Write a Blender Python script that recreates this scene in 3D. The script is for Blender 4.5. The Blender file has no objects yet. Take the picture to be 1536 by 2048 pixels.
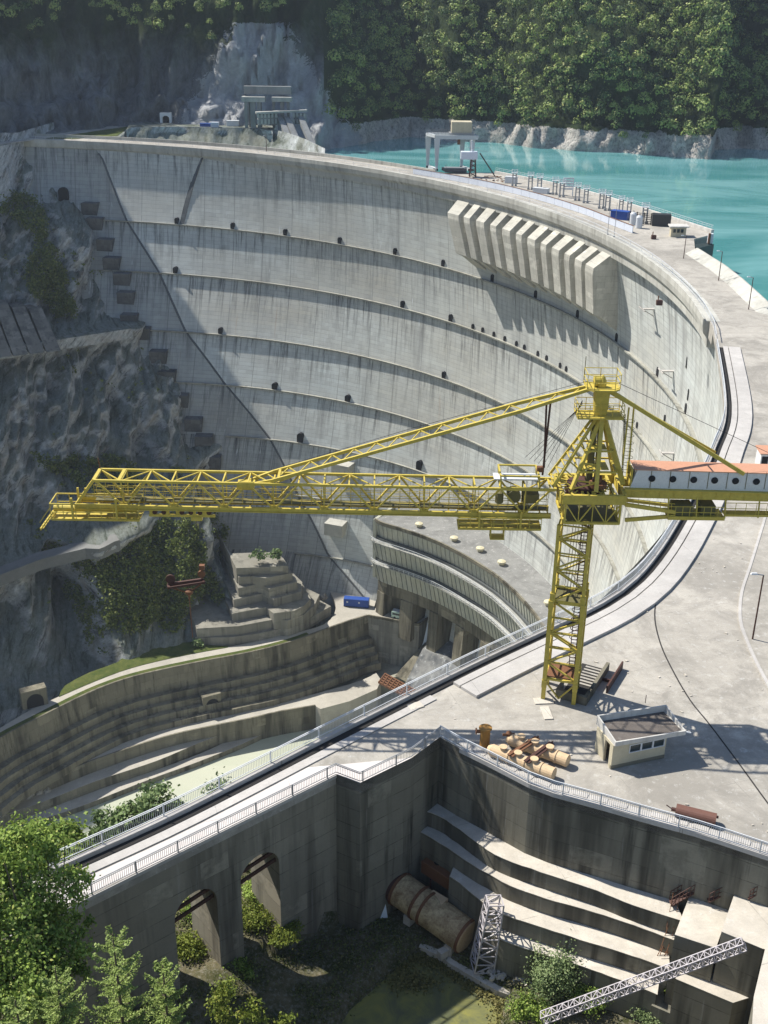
import bpy, bmesh, math, random
import numpy as np
from mathutils import Vector, Matrix, noise
random.seed(7); RNG = np.random.default_rng(7)
SC = bpy.context.scene; COL = SC.collection
# ---------------------------------------------------------------- camera model (metres; plaza level is z = 0, river flows to the left)
F = 2250.0; TILT = math.radians(24.7); ROLL = math.radians(0.8); CH = 57.0
FWD = np.array([0, math.cos(TILT), -math.sin(TILT)])
_r = np.array([1.0, 0, 0]); _u = np.cross(_r, FWD)
RT = math.cos(ROLL) * _r + math.sin(ROLL) * _u
UP = -math.sin(ROLL) * _r + math.cos(ROLL) * _u
def ray(px, py): return FWD + RT * ((px - 768) / F) - UP * ((py - 1024) / F)
def at(px, py, z):                       # surveyed point at height z
    d = ray(px, py); return np.array([0, 0, CH]) + d * ((z - CH) / d[2])
def aty(px, py, Y):                      # surveyed point at distance Y
    d = ray(px, py); return np.array([0, 0, CH]) + d * (Y / d[1])
def P2(pts, z): return [at(x, y, z)[:2] for x, y in pts]
SUN = Vector((-0.71, 0.37, 1.0)).normalized()

# depth survey of the gorge: heights below the crest are re-levelled along the sight lines (one smooth, height-only law)
WARP = False
_kz = [-128.2, -110, -93.6, -78.1, -62.4, -43.9, -27.2, 0]; _kk = [1.122, 1.109, 1.094, 1.079, 1.062, 1.044, 1.026, 1.0]
def warp(V):
    V = np.array(V, float).reshape(-1, 3); k = np.interp(V[:, 2], _kz, _kk)[:, None]; C = np.array([0, 0, CH]); return C + (V - C) * k
# ---------------------------------------------------------------- object helpers
def tag(o, label=None, cat=None, group=None, kind=None):
    if label: o['label'] = label
    if cat: o['category'] = cat
    if group: o['group'] = group
    if kind: o['kind'] = kind
    return o
def empty(name, loc, label=None, cat=None, group=None, rz=0):
    o = bpy.data.objects.new(name, None); COL.objects.link(o); o.empty_display_size = 0.5
    if WARP: loc = tuple(warp(loc)[0])
    o.location = loc; o.rotation_euler = (0, 0, rz)
    return tag(o, label, cat, group)
def link_mesh(name, me, mats, parent=None, smooth=False, world=True):
    if WARP:
        co = np.empty(len(me.vertices) * 3); me.vertices.foreach_get('co', co); me.vertices.foreach_set('co', warp(co).astype(np.float32).ravel())
    for m in (mats if isinstance(mats, (list, tuple)) else [mats]): me.materials.append(m)
    o = bpy.data.objects.new(name, me); COL.objects.link(o)
    if parent is not None:
        o.parent = parent
        if world:                         # vertices were given in world space: move them into the parent's space
            M = Matrix.Translation(parent.location) @ Matrix.Rotation(parent.rotation_euler.z, 4, 'Z')
            p = parent.parent
            while p is not None:
                M = (Matrix.Translation(p.location) @ Matrix.Rotation(p.rotation_euler.z, 4, 'Z')) @ M
                p = p.parent
            me.transform(M.inverted())
    if smooth: me.polygons.foreach_set('use_smooth', [True] * len(me.polygons))
    me.update(); return o
def np_mesh(name, V, Fc, mats, parent=None, smooth=False, uv=None, colattr=None, world=True, midx=None):
    V = np.asarray(V, np.float32).reshape(-1, 3); Fc = np.asarray(Fc, np.int32); k = Fc.shape[1]
    me = bpy.data.meshes.new(name)
    me.vertices.add(len(V)); me.vertices.foreach_set('co', V.ravel())
    me.loops.add(Fc.size); me.loops.foreach_set('vertex_index', Fc.ravel())
    me.polygons.add(len(Fc)); me.polygons.foreach_set('loop_start', np.arange(len(Fc), dtype=np.int32) * k)
    me.polygons.foreach_set('loop_total', np.full(len(Fc), k, np.int32))
    if midx is not None: me.polygons.foreach_set('material_index', np.asarray(midx, np.int32))
    me.update(calc_edges=True)
    if uv is not None:
        l = me.uv_layers.new(name='UVMap'); l.data.foreach_set('uv', np.asarray(uv, np.float32)[Fc.ravel()].ravel())
    if colattr is not None:
        a = me.color_attributes.new('tint', 'FLOAT_COLOR', 'POINT'); a.data.foreach_set('color', np.asarray(colattr, np.float32).ravel())
    return link_mesh(name, me, mats, parent, smooth, world)
class MB:
    def __init__(s): s.v = []; s.f = []
    def add(s, vs, fs):
        b = len(s.v); s.v += [tuple(map(float, v)) for v in vs]; s.f += [tuple(b + i for i in f) for f in fs]; return s
    def hexa(s, b, t):                    # b, t: 4 points each, ccw from above
        return s.add(list(b) + list(t), [(3, 2, 1, 0), (4, 5, 6, 7)] + [(i, (i + 1) % 4, 4 + (i + 1) % 4, 4 + i) for i in range(4)])
    def box(s, c, sz, rz=0, M=None):
        x, y, z = (q / 2 for q in sz); R = Matrix.Rotation(rz, 3, 'Z') if M is None else M
        P = [Vector(c) + R @ Vector((i * x, j * y, k * z)) for k in (-1, 1) for i, j in ((-1, -1), (1, -1), (1, 1), (-1, 1))]
        return s.hexa(P[:4], P[4:])
    def bar(s, a, b, w, h=None, up=(0, 0, 1)):
        a, b = Vector(a), Vector(b); d = b - a
        if d.length < 1e-5: return s
        h = h or w; d.normalize(); u = Vector(up)
        if abs(d.dot(u)) > .98: u = Vector((0, 1, 0))
        r = d.cross(u).normalized(); u = r.cross(d)
        q = [r * (i * w / 2) + u * (j * h / 2) for i, j in ((-1, -1), (1, -1), (1, 1), (-1, 1))]
        return s.add([a + k for k in q] + [b + k for k in q], [(0, 1, 2, 3), (7, 6, 5, 4)] + [(i, 4 + i, 4 + (i + 1) % 4, (i + 1) % 4) for i in range(4)])
    def poly_bar(s, pts, w, h=None, closed=False):
        for i in range(len(pts) - (0 if closed else 1)): s.bar(pts[i], pts[(i + 1) % len(pts)], w, h)
        return s
    def tube(s, a, b, r, r2=None, n=8, caps=True):
        a, b = Vector(a), Vector(b); d = (b - a).normalized(); r2 = r if r2 is None else r2
        u = Vector((0, 0, 1)) if abs(d.z) < .9 else Vector((1, 0, 0)); x = d.cross(u).normalized(); y = d.cross(x)
        c = [(x * math.cos(2 * math.pi * i / n) + y * math.sin(2 * math.pi * i / n)) for i in range(n)]
        fs = [(i, (i + 1) % n, n + (i + 1) % n, n + i) for i in range(n)]
        if caps: fs += [tuple(range(n - 1, -1, -1)), tuple(range(n, 2 * n))]
        return s.add([a + k * r for k in c] + [b + k * r2 for k in c], fs)
    def lathe(s, c, prof, n=20, axis='Z'):
        vs = []; fs = []
        for r, h in prof:
            for i in range(n):
                t = 2 * math.pi * i / n; p = (r * math.cos(t), r * math.sin(t), h)
                if axis == 'X': p = (p[2], p[0], p[1])
                vs.append((c[0] + p[0], c[1] + p[1], c[2] + p[2]))
        m = len(prof)
        for j in range(m - 1):
            for i in range(n): fs.append((j * n + i, j * n + (i + 1) % n, (j + 1) * n + (i + 1) % n, (j + 1) * n + i))
        fs += [tuple(range(n - 1, -1, -1)), tuple((m - 1) * n + i for i in range(n))]
        return s.add(vs, fs)
    def prism(s, poly, z0, z1):
        poly = [tuple(p[:2]) for p in poly]
        A = sum(poly[i][0] * poly[(i + 1) % len(poly)][1] - poly[(i + 1) % len(poly)][0] * poly[i][1] for i in range(len(poly)))
        if A < 0: poly = poly[::-1]
        n = len(poly); za = z0 if hasattr(z0, '__len__') else [z0] * n; zb = z1 if hasattr(z1, '__len__') else [z1] * n
        return s.add([(p[0], p[1], za[i]) for i, p in enumerate(poly)] + [(p[0], p[1], zb[i]) for i, p in enumerate(poly)],
                     [tuple(range(n - 1, -1, -1)), tuple(range(n, 2 * n))] + [(i, (i + 1) % n, n + (i + 1) % n, n + i) for i in range(n)])
    def sweep(s, path, prof, close_prof=True):   # prof: (offset to the right of travel, z)
        path = [Vector(p[:2]) for p in path]; n = len(path); m = len(prof); vs = []
        for i in range(n):
            a = path[max(i - 1, 0)]; b = path[min(i + 1, n - 1)]; d = (b - a).normalized(); r = Vector((d.y, -d.x))
            if 0 < i < n - 1:
                d1 = (path[i] - path[i - 1]).normalized(); r1 = Vector((d1.y, -d1.x)); c = max(.4, r.dot(r1)); r = r / c
            for o, z in prof: vs.append((path[i].x + r.x * o, path[i].y + r.y * o, z))
        fs = []; mm = m if close_prof else m - 1
        for i in range(n - 1):
            for j in range(mm): fs.append((i * m + j, i * m + (j + 1) % m, (i + 1) * m + (j + 1) % m, (i + 1) * m + j))
        if close_prof: fs += [tuple(range(m - 1, -1, -1)), tuple((n - 1) * m + j for j in range(m))]
        return s.add(vs, fs)
    def build(s, name, mat, parent=None, smooth=False, bevel=0, world=True, recalc=True):
        me = bpy.data.meshes.new(name); me.from_pydata(s.v, [], s.f)
        if recalc:
            bm = bmesh.new(); bm.from_mesh(me); bmesh.ops.recalc_face_normals(bm, faces=bm.faces)
            if bevel: bmesh.ops.bevel(bm, geom=[e for e in bm.edges if len(e.link_faces) == 2 and e.calc_face_angle(0) > .6], offset=bevel, segments=1, affect='EDGES')
            bm.to_mesh(me); bm.free()
        return link_mesh(name, me, mat, parent, smooth, world)
def smooth_path(pts, step):                # Catmull-Rom through 2D points, resampled
    pts = [np.array(p[:2], float) for p in pts]; P = [2 * pts[0] - pts[1]] + pts + [2 * pts[-1] - pts[-2]]; out = []
    for i in range(1, len(P) - 2):
        L = np.linalg.norm(P[i + 1] - P[i]); k = max(1, int(round(L / step)))
        for j in range(k):
            t = j / k; a, b, c, d = P[i - 1], P[i], P[i + 1], P[i + 2]
            out.append(.5 * (2 * b + (c - a) * t + (2 * a - 5 * b + 4 * c - d) * t * t + (3 * b - a - 3 * c + d) * t ** 3))
    out.append(pts[-1]); return out
def even(pts, step):                       # resample polyline at even spacing -> (point, direction)
    pts = [np.array(p, float) for p in pts]; out = []; carry = 0.0
    for a, b in zip(pts[:-1], pts[1:]):
        L = np.linalg.norm(b - a); d = (b - a) / max(L, 1e-9); t = carry
        while t < L: out.append((a + d * t, d)); t += step
        carry = t - L
    return out
def offset(pts, o):
    pts = [np.array(p[:2], float) for p in pts]; out = []
    for i, p in enumerate(pts):
        d = pts[min(i + 1, len(pts) - 1)] - pts[max(i - 1, 0)]; d /= np.linalg.norm(d); out.append(p + np.array([d[1], -d[0]]) * o)
    return out

# ---------------------------------------------------------------- materials
class NT:
    def __init__(s, name):
        s.m = bpy.data.materials.new(name); s.m.use_nodes = True; s.t = s.m.node_tree; s.t.nodes.clear()
        s.out = s.n('ShaderNodeOutputMaterial'); s.b = s.n('ShaderNodeBsdfPrincipled'); s.l(s.b.outputs[0], s.out.inputs[0])
    def n(s, t, **k):
        o = s.t.nodes.new(t)
        for a, v in k.items(): setattr(o, a, v)
        return o
    def l(s, a, b): s.t.links.new(a, b)
    def val(s, x, sock):
        if hasattr(x, 'is_output') or isinstance(x, bpy.types.NodeSocket): s.l(x, sock)
        else: sock.default_value = x
    def coord(s, kind='Object', scale=(1, 1, 1), rot=(0, 0, 0)):
        c = s.n('ShaderNodeTexCoord'); m = s.n('ShaderNodeMapping'); m.inputs['Scale'].default_value = scale; m.inputs['Rotation'].default_value = rot
        s.l(c.outputs[kind], m.inputs[0]); return m.outputs[0]
    def noise(s, vec, scale, detail=4, rough=.6, dist=0):
        t = s.n('ShaderNodeTexNoise'); s.l(vec, t.inputs['Vector']); t.inputs['Scale'].default_value = scale
        t.inputs['Detail'].default_value = detail; t.inputs['Roughness'].default_value = rough; t.inputs['Distortion'].default_value = dist; return t.outputs[0]
    def voronoi(s, vec, scale, feature='F1', out=0):
        t = s.n('ShaderNodeTexVoronoi'); t.feature = feature; s.l(vec, t.inputs['Vector']); t.inputs['Scale'].default_value = scale; return t.outputs[out]
    def ramp(s, x, stops, interp='LINEAR'):
        r = s.n('ShaderNodeValToRGB'); s.l(x, r.inputs[0]); e = r.color_ramp; e.interpolation = interp
        while len(e.elements) > len(stops): e.elements.remove(e.elements[-1])
        while len(e.elements) < len(stops): e.elements.new(1)
        for k, (p, c) in zip(e.elements, stops): k.position = p; k.color = (*c, 1) if hasattr(c, '__len__') else (c, c, c, 1)
        return r.outputs[0]
    def mix(s, f, a, b, mode='MIX'):
        m = s.n('ShaderNodeMix', data_type='RGBA', blend_type=mode); s.val(f, m.inputs[0])
        for v, i in ((a, 6), (b, 7)): s.val((*v, 1) if hasattr(v, '__len__') and len(v) == 3 else v, m.inputs[i])
        return m.outputs[2]
    def math(s, op, a, b=0.0, c=None):
        m = s.n('ShaderNodeMath', operation=op); s.val(a, m.inputs[0]); s.val(b, m.inputs[1])
        if c is not None: s.val(c, m.inputs[2])
        return m.outputs[0]
    def xyz(s, vec):
        x = s.n('ShaderNodeSeparateXYZ'); s.l(vec, x.inputs[0]); return x.outputs
    def bump(s, h, strength=.5, dist=.1):
        b = s.n('ShaderNodeBump'); b.inputs['Strength'].default_value = strength; b.inputs['Distance'].default_value = dist
        s.l(h, b.inputs['Height']); s.l(b.outputs[0], s.b.inputs['Normal']); return b
    def done(s, col, rough=.8, metal=0, spec=.3):
        s.val((*col, 1) if hasattr(col, '__len__') and len(col) == 3 else col, s.b.inputs['Base Color'])
        s.val(rough, s.b.inputs['Roughness']); s.val(metal, s.b.inputs['Metallic']); s.b.inputs['Specular IOR Level'].default_value = spec; return s.m
def concrete(name, base=(.36, .35, .32), dark=(.07, .068, .06), streak=.5, form=1.6, wallish=True, stain=.5, white=.25, sc=1.0, mottle=1.0):
    """cast concrete: board marks, panel joints, run-off streaks, damp patches and efflorescence"""
    t = NT(name); o = t.coord(); x, y, z = t.xyz(o)
    big = t.noise(o, .09 * sc, 5, .65); mid = t.noise(o, .6 * sc, 6, .7); fine = t.noise(o, 6 * sc, 5, .75)
    c = t.mix(t.ramp(big, [(.3, 0), (.7, 1)]), tuple(b * .80 for b in base), tuple(min(1, b * 1.12) for b in base))
    c = t.mix(t.math('MULTIPLY', t.ramp(mid, [(.42, 0), (.72, 1)]), .35 * mottle), c, tuple(b * .6 for b in base))
    c = t.mix(t.math('MULTIPLY', t.ramp(fine, [(.35, 1), (.6, 0)]), .28 * mottle), c, tuple(b * .62 for b in base))
    h = fine
    if wallish:
        s1 = t.noise(t.coord(scale=(1.1, 1.1, .045)), 1.0 * sc, 5, .7); s2 = t.noise(t.coord(scale=(.28, .28, .02)), 1.0 * sc, 4, .7)
        gate = t.ramp(t.noise(t.coord(scale=(.1, .1, .12)), 1.0, 3, .6), [(.38, 0), (.62, 1)])
        c = t.mix(t.math('MULTIPLY', t.ramp(s1, [(.5, 0), (.66, 1)]), t.math('MULTIPLY', gate, streak)), c, dark)
        c = t.mix(t.math('MULTIPLY', t.ramp(s2, [(.48, 0), (.62, 1)]), stain * .85), c, tuple(d * 1.6 for d in dark))
        c = t.mix(t.math('MULTIPLY', t.ramp(t.noise(t.coord(scale=(1.7, 1.7, .08)), .8 * sc, 4, .8), [(.62, 0), (.72, 1)]), white), c, (.62, .62, .6))
        if form:
            fz = t.math('PINGPONG', z, form / 2)                      # horizontal lift joints
            ln = t.math('LESS_THAN', t.math('ADD', fz, t.math('MULTIPLY', fine, .05)), .06)
            brk = t.math('MULTIPLY', ln, t.ramp(mid, [(.4, .1), (.6, .75)]))
            c = t.mix(brk, c, dark)
            lift = t.n('ShaderNodeTexWhiteNoise', noise_dimensions='1D'); t.l(t.math('FLOOR', t.math('DIVIDE', z, form)), lift.inputs['W'])
            c = t.mix(t.math('MULTIPLY', lift.outputs[0], .22), c, tuple(b * .66 for b in base))
            bw = form * 1.5; cbn = t.n('ShaderNodeCombineXYZ'); lift_i = t.math('FLOOR', t.math('DIVIDE', z, form))
            t.l(t.math('FLOOR', t.math('DIVIDE', t.math('ADD', x, t.math('MULTIPLY', y, .45)), bw)), cbn.inputs[0]); t.l(t.math('FLOOR', t.math('DIVIDE', y, bw * 2.5)), cbn.inputs[1]); t.l(lift_i, cbn.inputs[2])
            bn = t.n('ShaderNodeTexWhiteNoise', noise_dimensions='3D'); t.l(cbn.outputs[0], bn.inputs['Vector'])
            c = t.mix(t.math('MULTIPLY', bn.outputs[0], .42), c, tuple(b * .5 for b in base))
            c = t.mix(t.math('MULTIPLY', t.math('GREATER_THAN', bn.outputs[0], .9), t.math('MULTIPLY', t.ramp(mid, [(.4, 0), (.55, 1)]), .3)), c, tuple(min(1, b * 1.7) for b in base))
            h = t.math('SUBTRACT', fine, t.math('MULTIPLY', ln, 1.5))
    else:
        c = t.mix(t.math('MULTIPLY', t.ramp(t.noise(o, .22 * sc, 6, .72, .6), [(.48, 0), (.66, 1)]), stain), c, tuple(b * .58 for b in base))
        jx = t.math('LESS_THAN', t.math('PINGPONG', t.math('ADD', x, t.math('MULTIPLY', y, .35)), 4.5), .03)
        jy = t.math('LESS_THAN', t.math('PINGPONG', t.math('SUBTRACT', y, t.math('MULTIPLY', x, .35)), 4.5), .03)
        c = t.mix(t.math('MULTIPLY', t.math('MAXIMUM', jx, jy), t.math('MULTIPLY', t.ramp(mid, [(.4, 0), (.6, 1)]), .45)), c, dark)
        oil = t.noise(o, .045 * sc, 7, .75, 1.2); c = t.mix(t.math('MULTIPLY', t.ramp(oil, [(.49, 0), (.6, 1)]), stain * .8), c, tuple(b * .55 for b in base))
        c = t.mix(t.math('MULTIPLY', t.ramp(t.noise(o, 2.6 * sc, 8, .85, .3), [(.53, 0), (.6, 1)]), stain * .45), c, tuple(b * .5 for b in base))
        wn_ = t.noise(t.coord(scale=(.25, 1.1, 1), rot=(0, 0, .35)), .8 * sc, 7, .78, .8)
        c = t.mix(t.math('MULTIPLY', t.ramp(wn_, [(.5, 0), (.62, 1)]), stain * .6), c, tuple(b * .7 for b in base))
        c = t.mix(t.math('MULTIPLY', t.ramp(t.noise(o, 1.3 * sc, 8, .8), [(.55, 0), (.7, 1)]), white), c, (.66, .65, .62))
    t.bump(h, .35, .04)
    return t.done(c, .88, 0, .2)
def paint(name, col, rust=.25, rough=.5, metal=0, rustcol=(.16, .065, .03), sc=1.0, dirt=.3):
    t = NT(name); o = t.coord(); n1 = t.noise(o, 2.2 * sc, 7, .75); n2 = t.noise(o, 14 * sc, 4, .7)
    c = t.mix(t.math('MULTIPLY', t.ramp(n1, [(.3, 1), (.6, 0)]), dirt), col, tuple(k * .62 for k in col))
    c = t.mix(t.math('MULTIPLY', t.ramp(n2, [(.58, 0), (.7, 1)]), rust), c, rustcol)
    t.bump(n2, .15, .01); return t.done(c, rough, metal, .4)
def foliage(name, a, b, c2=None, rough=.6):
    t = NT(name); at_ = t.n('ShaderNodeAttribute', attribute_name='tint'); x = t.xyz(at_.outputs[0])
    c = t.mix(x[0], a, b); c = t.mix(x[1], c, c2 or tuple(k * 1.3 for k in b))
    m = t.done(c, rough, 0, .25)
    tr = t.n('ShaderNodeBsdfTranslucent'); t.l(c, tr.inputs[0]); mx = t.n('ShaderNodeMixShader'); mx.inputs[0].default_value = .25
    t.l(t.b.outputs[0], mx.inputs[1]); t.l(tr.outputs[0], mx.inputs[2]); t.l(mx.outputs[0], t.out.inputs[0]); return m
def rock(name, base=(.26, .265, .265), moss=.5, dark=(.05, .052, .055), sc=1.0, mossc=(.045, .07, .022), zband=None, strata=(.5, -.35, .2)):
    t = NT(name); o = t.coord(); n1 = t.noise(o, .05 * sc, 6, .7); n2 = t.noise(o, .35 * sc, 8, .8, .0); n3 = t.noise(o, 2.2 * sc, 6, .8)
    X_, Y_, Z_ = t.xyz(o); s_ = t.math('ADD', t.math('MULTIPLY', X_, .876), t.math('MULTIPLY', Y_, .482)); q_ = t.math('SUBTRACT', t.math('MULTIPLY', s_, .8), t.math('MULTIPLY', Z_, .6)); r_ = t.math('ADD', t.math('MULTIPLY', s_, .6), t.math('MULTIPLY', Z_, .8))
    cb = t.n('ShaderNodeCombineXYZ'); t.l(t.math('MULTIPLY', q_, .75), cb.inputs[0]); t.l(t.math('MULTIPLY', r_, .12), cb.inputs[1]); t.l(t.math('MULTIPLY', Y_, .1), cb.inputs[2])
    st = t.noise(cb.outputs[0], .8, 8, .8, .12)
    c = t.mix(t.ramp(n2, [(.32, 0), (.68, 1)]), tuple(b * .55 for b in base), tuple(b * 1.35 for b in base))
    c = t.mix(t.math('MULTIPLY', t.ramp(st, [(.40, 1), (.50, 0)]), .8), c, dark)
    c = t.mix(t.math('MULTIPLY', t.ramp(st, [(.55, 0), (.66, 1)]), .5), c, tuple(min(1, b * 1.9) for b in base))
    c = t.mix(t.math('MULTIPLY', t.ramp(n3, [(.3, 1), (.5, 0)]), .4), c, dark)
    c = t.mix(t.math('MULTIPLY', t.ramp(n1, [(.5, 0), (.62, 1)]), .35), c, (base[0] * .95, base[1] * .8, base[2] * .66))
    g = t.n('ShaderNodeNewGeometry'); nz = t.xyz(g.outputs['Normal'])[2]
    ms = t.math('ADD', t.math('MULTIPLY', nz, .55), t.math('MULTIPLY', t.math('ADD', n1, n2), .62))
    c = t.mix(t.math('MULTIPLY', t.ramp(ms, [(.80 - .12 * moss, 0), (.98 - .12 * moss, 1)]), min(1, moss * 1.3)), c, t.mix(t.ramp(n3, [(.35, 0), (.65, 1)]), tuple(k * .6 for k in mossc), mossc))
    t.bump(t.math('ADD', n3, t.math('MULTIPLY', st, 2.0)), .9, .6 / sc)
    return t.done(c, .92, 0, .15)

M = {}
M['plaza'] = concrete('plaza_concrete', (.43, .40, .35), wallish=False, stain=.95, white=.55)
M['walk'] = concrete('walkway_concrete', (.50, .475, .445), wallish=False, stain=.25, white=.35)
M['terrace'] = concrete('terrace_concrete', (.60, .55, .47), wallish=False, stain=.6, white=.6)
M['nearwall'] = concrete('near_wall_concrete', (.25, .235, .185), (.018, .017, .014), streak=1.0, form=1.7, stain=.95, white=.3)
M['archwall'] = concrete('arch_wall_concrete', (.33, .30, .235), (.03, .027, .022), streak=.9, form=1.7, stain=.7, white=.15)
M['farwall'] = concrete('retaining_wall_concrete', (.235, .215, .16), (.02, .018, .014), streak=1.0, form=3.0, stain=.95, white=.1, sc=.6)
M['fartop'] = concrete('far_slab_concrete', (.46, .43, .37), wallish=False, stain=.35, white=.3, sc=.5)
M['white'] = paint('galvanised_white_paint', (.60, .62, .64), rust=.2, rough=.45)
M['yellow'] = paint('crane_yellow_paint', (.55, .43, .075), rust=.5, rough=.55, dirt=.7)
M['yellowdark'] = paint('crane_dark_steel', (.13, .12, .05), rust=.6, rough=.6)
M['rust'] = paint('rusty_steel', (.17, .075, .035), rust=.6, rough=.75, rustcol=(.26, .13, .07))
M['darkrust'] = paint('dark_brown_steel', (.07, .03, .022), rust=.4, rough=.7)
M['deck'] = concrete('white_deck_concrete', (.66, .61, .58), wallish=False, stain=.25, white=.5)
M['black'] = paint('black_opening', (.012, .012, .014), rust=.1, rough=.8)
M['steel'] = paint('grey_steel', (.3, .31, .32), rust=.3, rough=.5, metal=.3)
WARP = True
# ================================================================= ARCH DAM
LEV = [(4, -188, 244, 252.5), (0, -184.1, 244.4, 248.8), (-27.2, -155.2, 244.9, 223.1), (-43.9, -132.8, 246, 199.9), (-62.4, -103.9, 262, 167),
       (-78.1, -87.7, 261, 149.5), (-93.6, -74, 262, 130), (-110, -64, 262, 116), (-128.2, -50, 268, 104), (-150, -44, 266, 94), (-172, -42, 264, 90)]
_lz = np.array([l[0] for l in LEV])[::-1]
_pf = [np.polyfit(_lz, np.array([l[k] for l in LEV])[::-1], 3) for k in (1, 2, 3)]      # smooth vertical curvature of the shell
def lev(z): return tuple(float(np.polyval(q, max(z, -172))) for q in _pf)
def dam_pt(th, z, out=0.0):                # out > 0: towards the camera side (downstream, inside of the arc)
    cx, cy, R = lev(z); return np.array([cx + (R - out) * math.cos(th), cy + (R - out) * math.sin(th), z])
def dam_th(px, py, z):
    p = at(px, py, z); cx, cy, R = lev(z); return math.atan2(p[1] - cy, p[0] - cx)
JPX = [(200, 320, -6), (257, 440, -27.2), (318, 545, -43.9), (385, 652, -62.4), (455, 765, -78.1), (540, 878, -93.6), (600, 985, -110), (672, 1095, -128.2), (755, 1185, -141)]
_jz = [j[2] for j in JPX][::-1]; _jt = [dam_th(*j) for j in JPX][::-1]
def th_joint(z): return float(np.interp(z, _jz, _jt))
def th_right(z): return math.radians(-42) if z > -60 else math.radians(-42 - (z + 60) * .2)

def m_dam(name, base, dark, streak, white, damp):
    t = NT(name); uvn = t.n('ShaderNodeUVMap'); uvn.uv_map = 'UVMap'; uv = uvn.outputs[0]; u, v, w = t.xyz(uv)
    def mp(sx, sy):
        m = t.n('ShaderNodeMapping'); m.inputs['Scale'].default_value = (sx, sy, 1); t.l(uv, m.inputs[0]); return m.outputs[0]
    big = t.noise(mp(.012, .03), 1, 5, .6); mid = t.noise(mp(.12, .35), 1, 6, .7); fine = t.noise(mp(1.0, 2.4), 1, 5, .75)
    c = t.mix(t.ramp(big, [(.32, 0), (.68, 1)]), (base[0] * .82, base[1] * .77, base[2] * .68), (base[0] * 1.04, base[1] * 1.1, base[2] * 1.12))
    c = t.mix(t.math('MULTIPLY', t.ramp(mid, [(.4, 0), (.7, 1)]), .45), c, tuple(b * .7 for b in base))
    # cast lifts: thin dark lift lines and slightly different tone per lift / per block
    cell = t.n('ShaderNodeTexBrick'); t.l(uv, cell.inputs[0]); cell.offset = .0; cell.inputs['Scale'].default_value = 1
    cell.inputs['Brick Width'].default_value = 14.5; cell.inputs['Row Height'].default_value = 1.5; cell.inputs['Mortar Size'].default_value = .085
    cell.inputs['Mortar Smooth'].default_value = .3; cell.inputs['Color1'].default_value = (0, 0, 0, 1); cell.inputs['Color2'].default_value = (1, 1, 1, 1); cell.inputs['Bias'].default_value = 0
    cell.inputs['Mortar'].default_value = (.5, .5, .5, 1)
    c = t.mix(t.math('MULTIPLY', t.xyz(cell.outputs[0])[0], .32), c, tuple(b * .72 for b in base))
    c = t.mix(t.math('MULTIPLY', cell.outputs[1], t.ramp(mid, [(.3, .18), (.65, .6)])), c, tuple(b * .42 for b in base))
    jl = t.math('LESS_THAN', t.math('PINGPONG', u, 7.25), .16)
    c = t.mix(t.math('MULTIPLY', jl, .55), c, tuple(b * .35 for b in base))
    b2 = t.n('ShaderNodeTexBrick'); t.l(mp(1, 1), b2.inputs[0]); b2.inputs['Scale'].default_value = 1; b2.inputs['Brick Width'].default_value = 3.6; b2.inputs['Row Height'].default_value = 1.5
    b2.inputs['Mortar Size'].default_value = .03; b2.inputs['Color1'].default_value = (0, 0, 0, 1); b2.inputs['Color2'].default_value = (1, 1, 1, 1)
    c = t.mix(t.math('MULTIPLY', t.ramp(t.xyz(b2.outputs[0])[0], [(.5, 0), (.95, 1)]), .3), c, tuple(b * .6 for b in base))
    # run-off streaks, strongest below each gallery (w = 0 just below a gallery .. 1 above the next)
    s1 = t.noise(mp(.45, .03), 1, 6, .8, .3); s2 = t.noise(mp(.10, .012), 1, 5, .7); gate = t.noise(mp(.03, .05), 1, 4, .6)
    at_ = t.n('ShaderNodeAttribute', attribute_name='tint'); below = t.xyz(at_.outputs[0])[0]
    fall = t.math('SUBTRACT', 1.0, t.math('MULTIPLY', below, 1.1)); fall = t.math('MAXIMUM', fall, 0.12)
    c = t.mix(t.math('MULTIPLY', t.ramp(s1, [(.49, 0), (.62, 1)]), t.math('MULTIPLY', fall, streak)), c, dark)
    c = t.mix(t.math('MULTIPLY', t.ramp(s2, [(.52, 0), (.66, 1)]), t.math('MULTIPLY', t.ramp(gate, [(.4, .1), (.62, 1)]), damp)), c, tuple(b * .5 for b in base))
    s3 = t.noise(mp(.5, .05), 1, 4, .8); g3 = t.noise(mp(.11, .13), 1, 3, .6)
    c = t.mix(t.math('MULTIPLY', t.ramp(s3, [(.6, 0), (.68, 1)]), t.math('MULTIPLY', t.ramp(g3, [(.5, 0), (.62, 1)]), white)), c, (.62, .64, .64))
    c = t.mix(t.math('MULTIPLY', t.ramp(t.noise(mp(.3, .02), 1, 3, .6), [(.68, 0), (.74, 1)]), .3), c, (.3, .17, .08))
    t.bump(t.math('SUBTRACT', fine, t.math('MULTIPLY', cell.outputs[1], 2.0)), .3, .12)
    return t.done(c, .9, 0, .2)
M['dam'] = m_dam('dam_concrete', (.58, .585, .56), (.085, .085, .08), .95, 1.0, .8)
M['saddle'] = m_dam('dam_saddle_wet_concrete', (.40, .405, .39), (.05, .052, .055), 1.0, 1.0, 1.0)
M['cornice'] = concrete('dam_cornice_concrete', (.50, .49, .44), (.13, .12, .1), streak=.6, form=0, stain=.3, white=.2, sc=.6)

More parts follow.
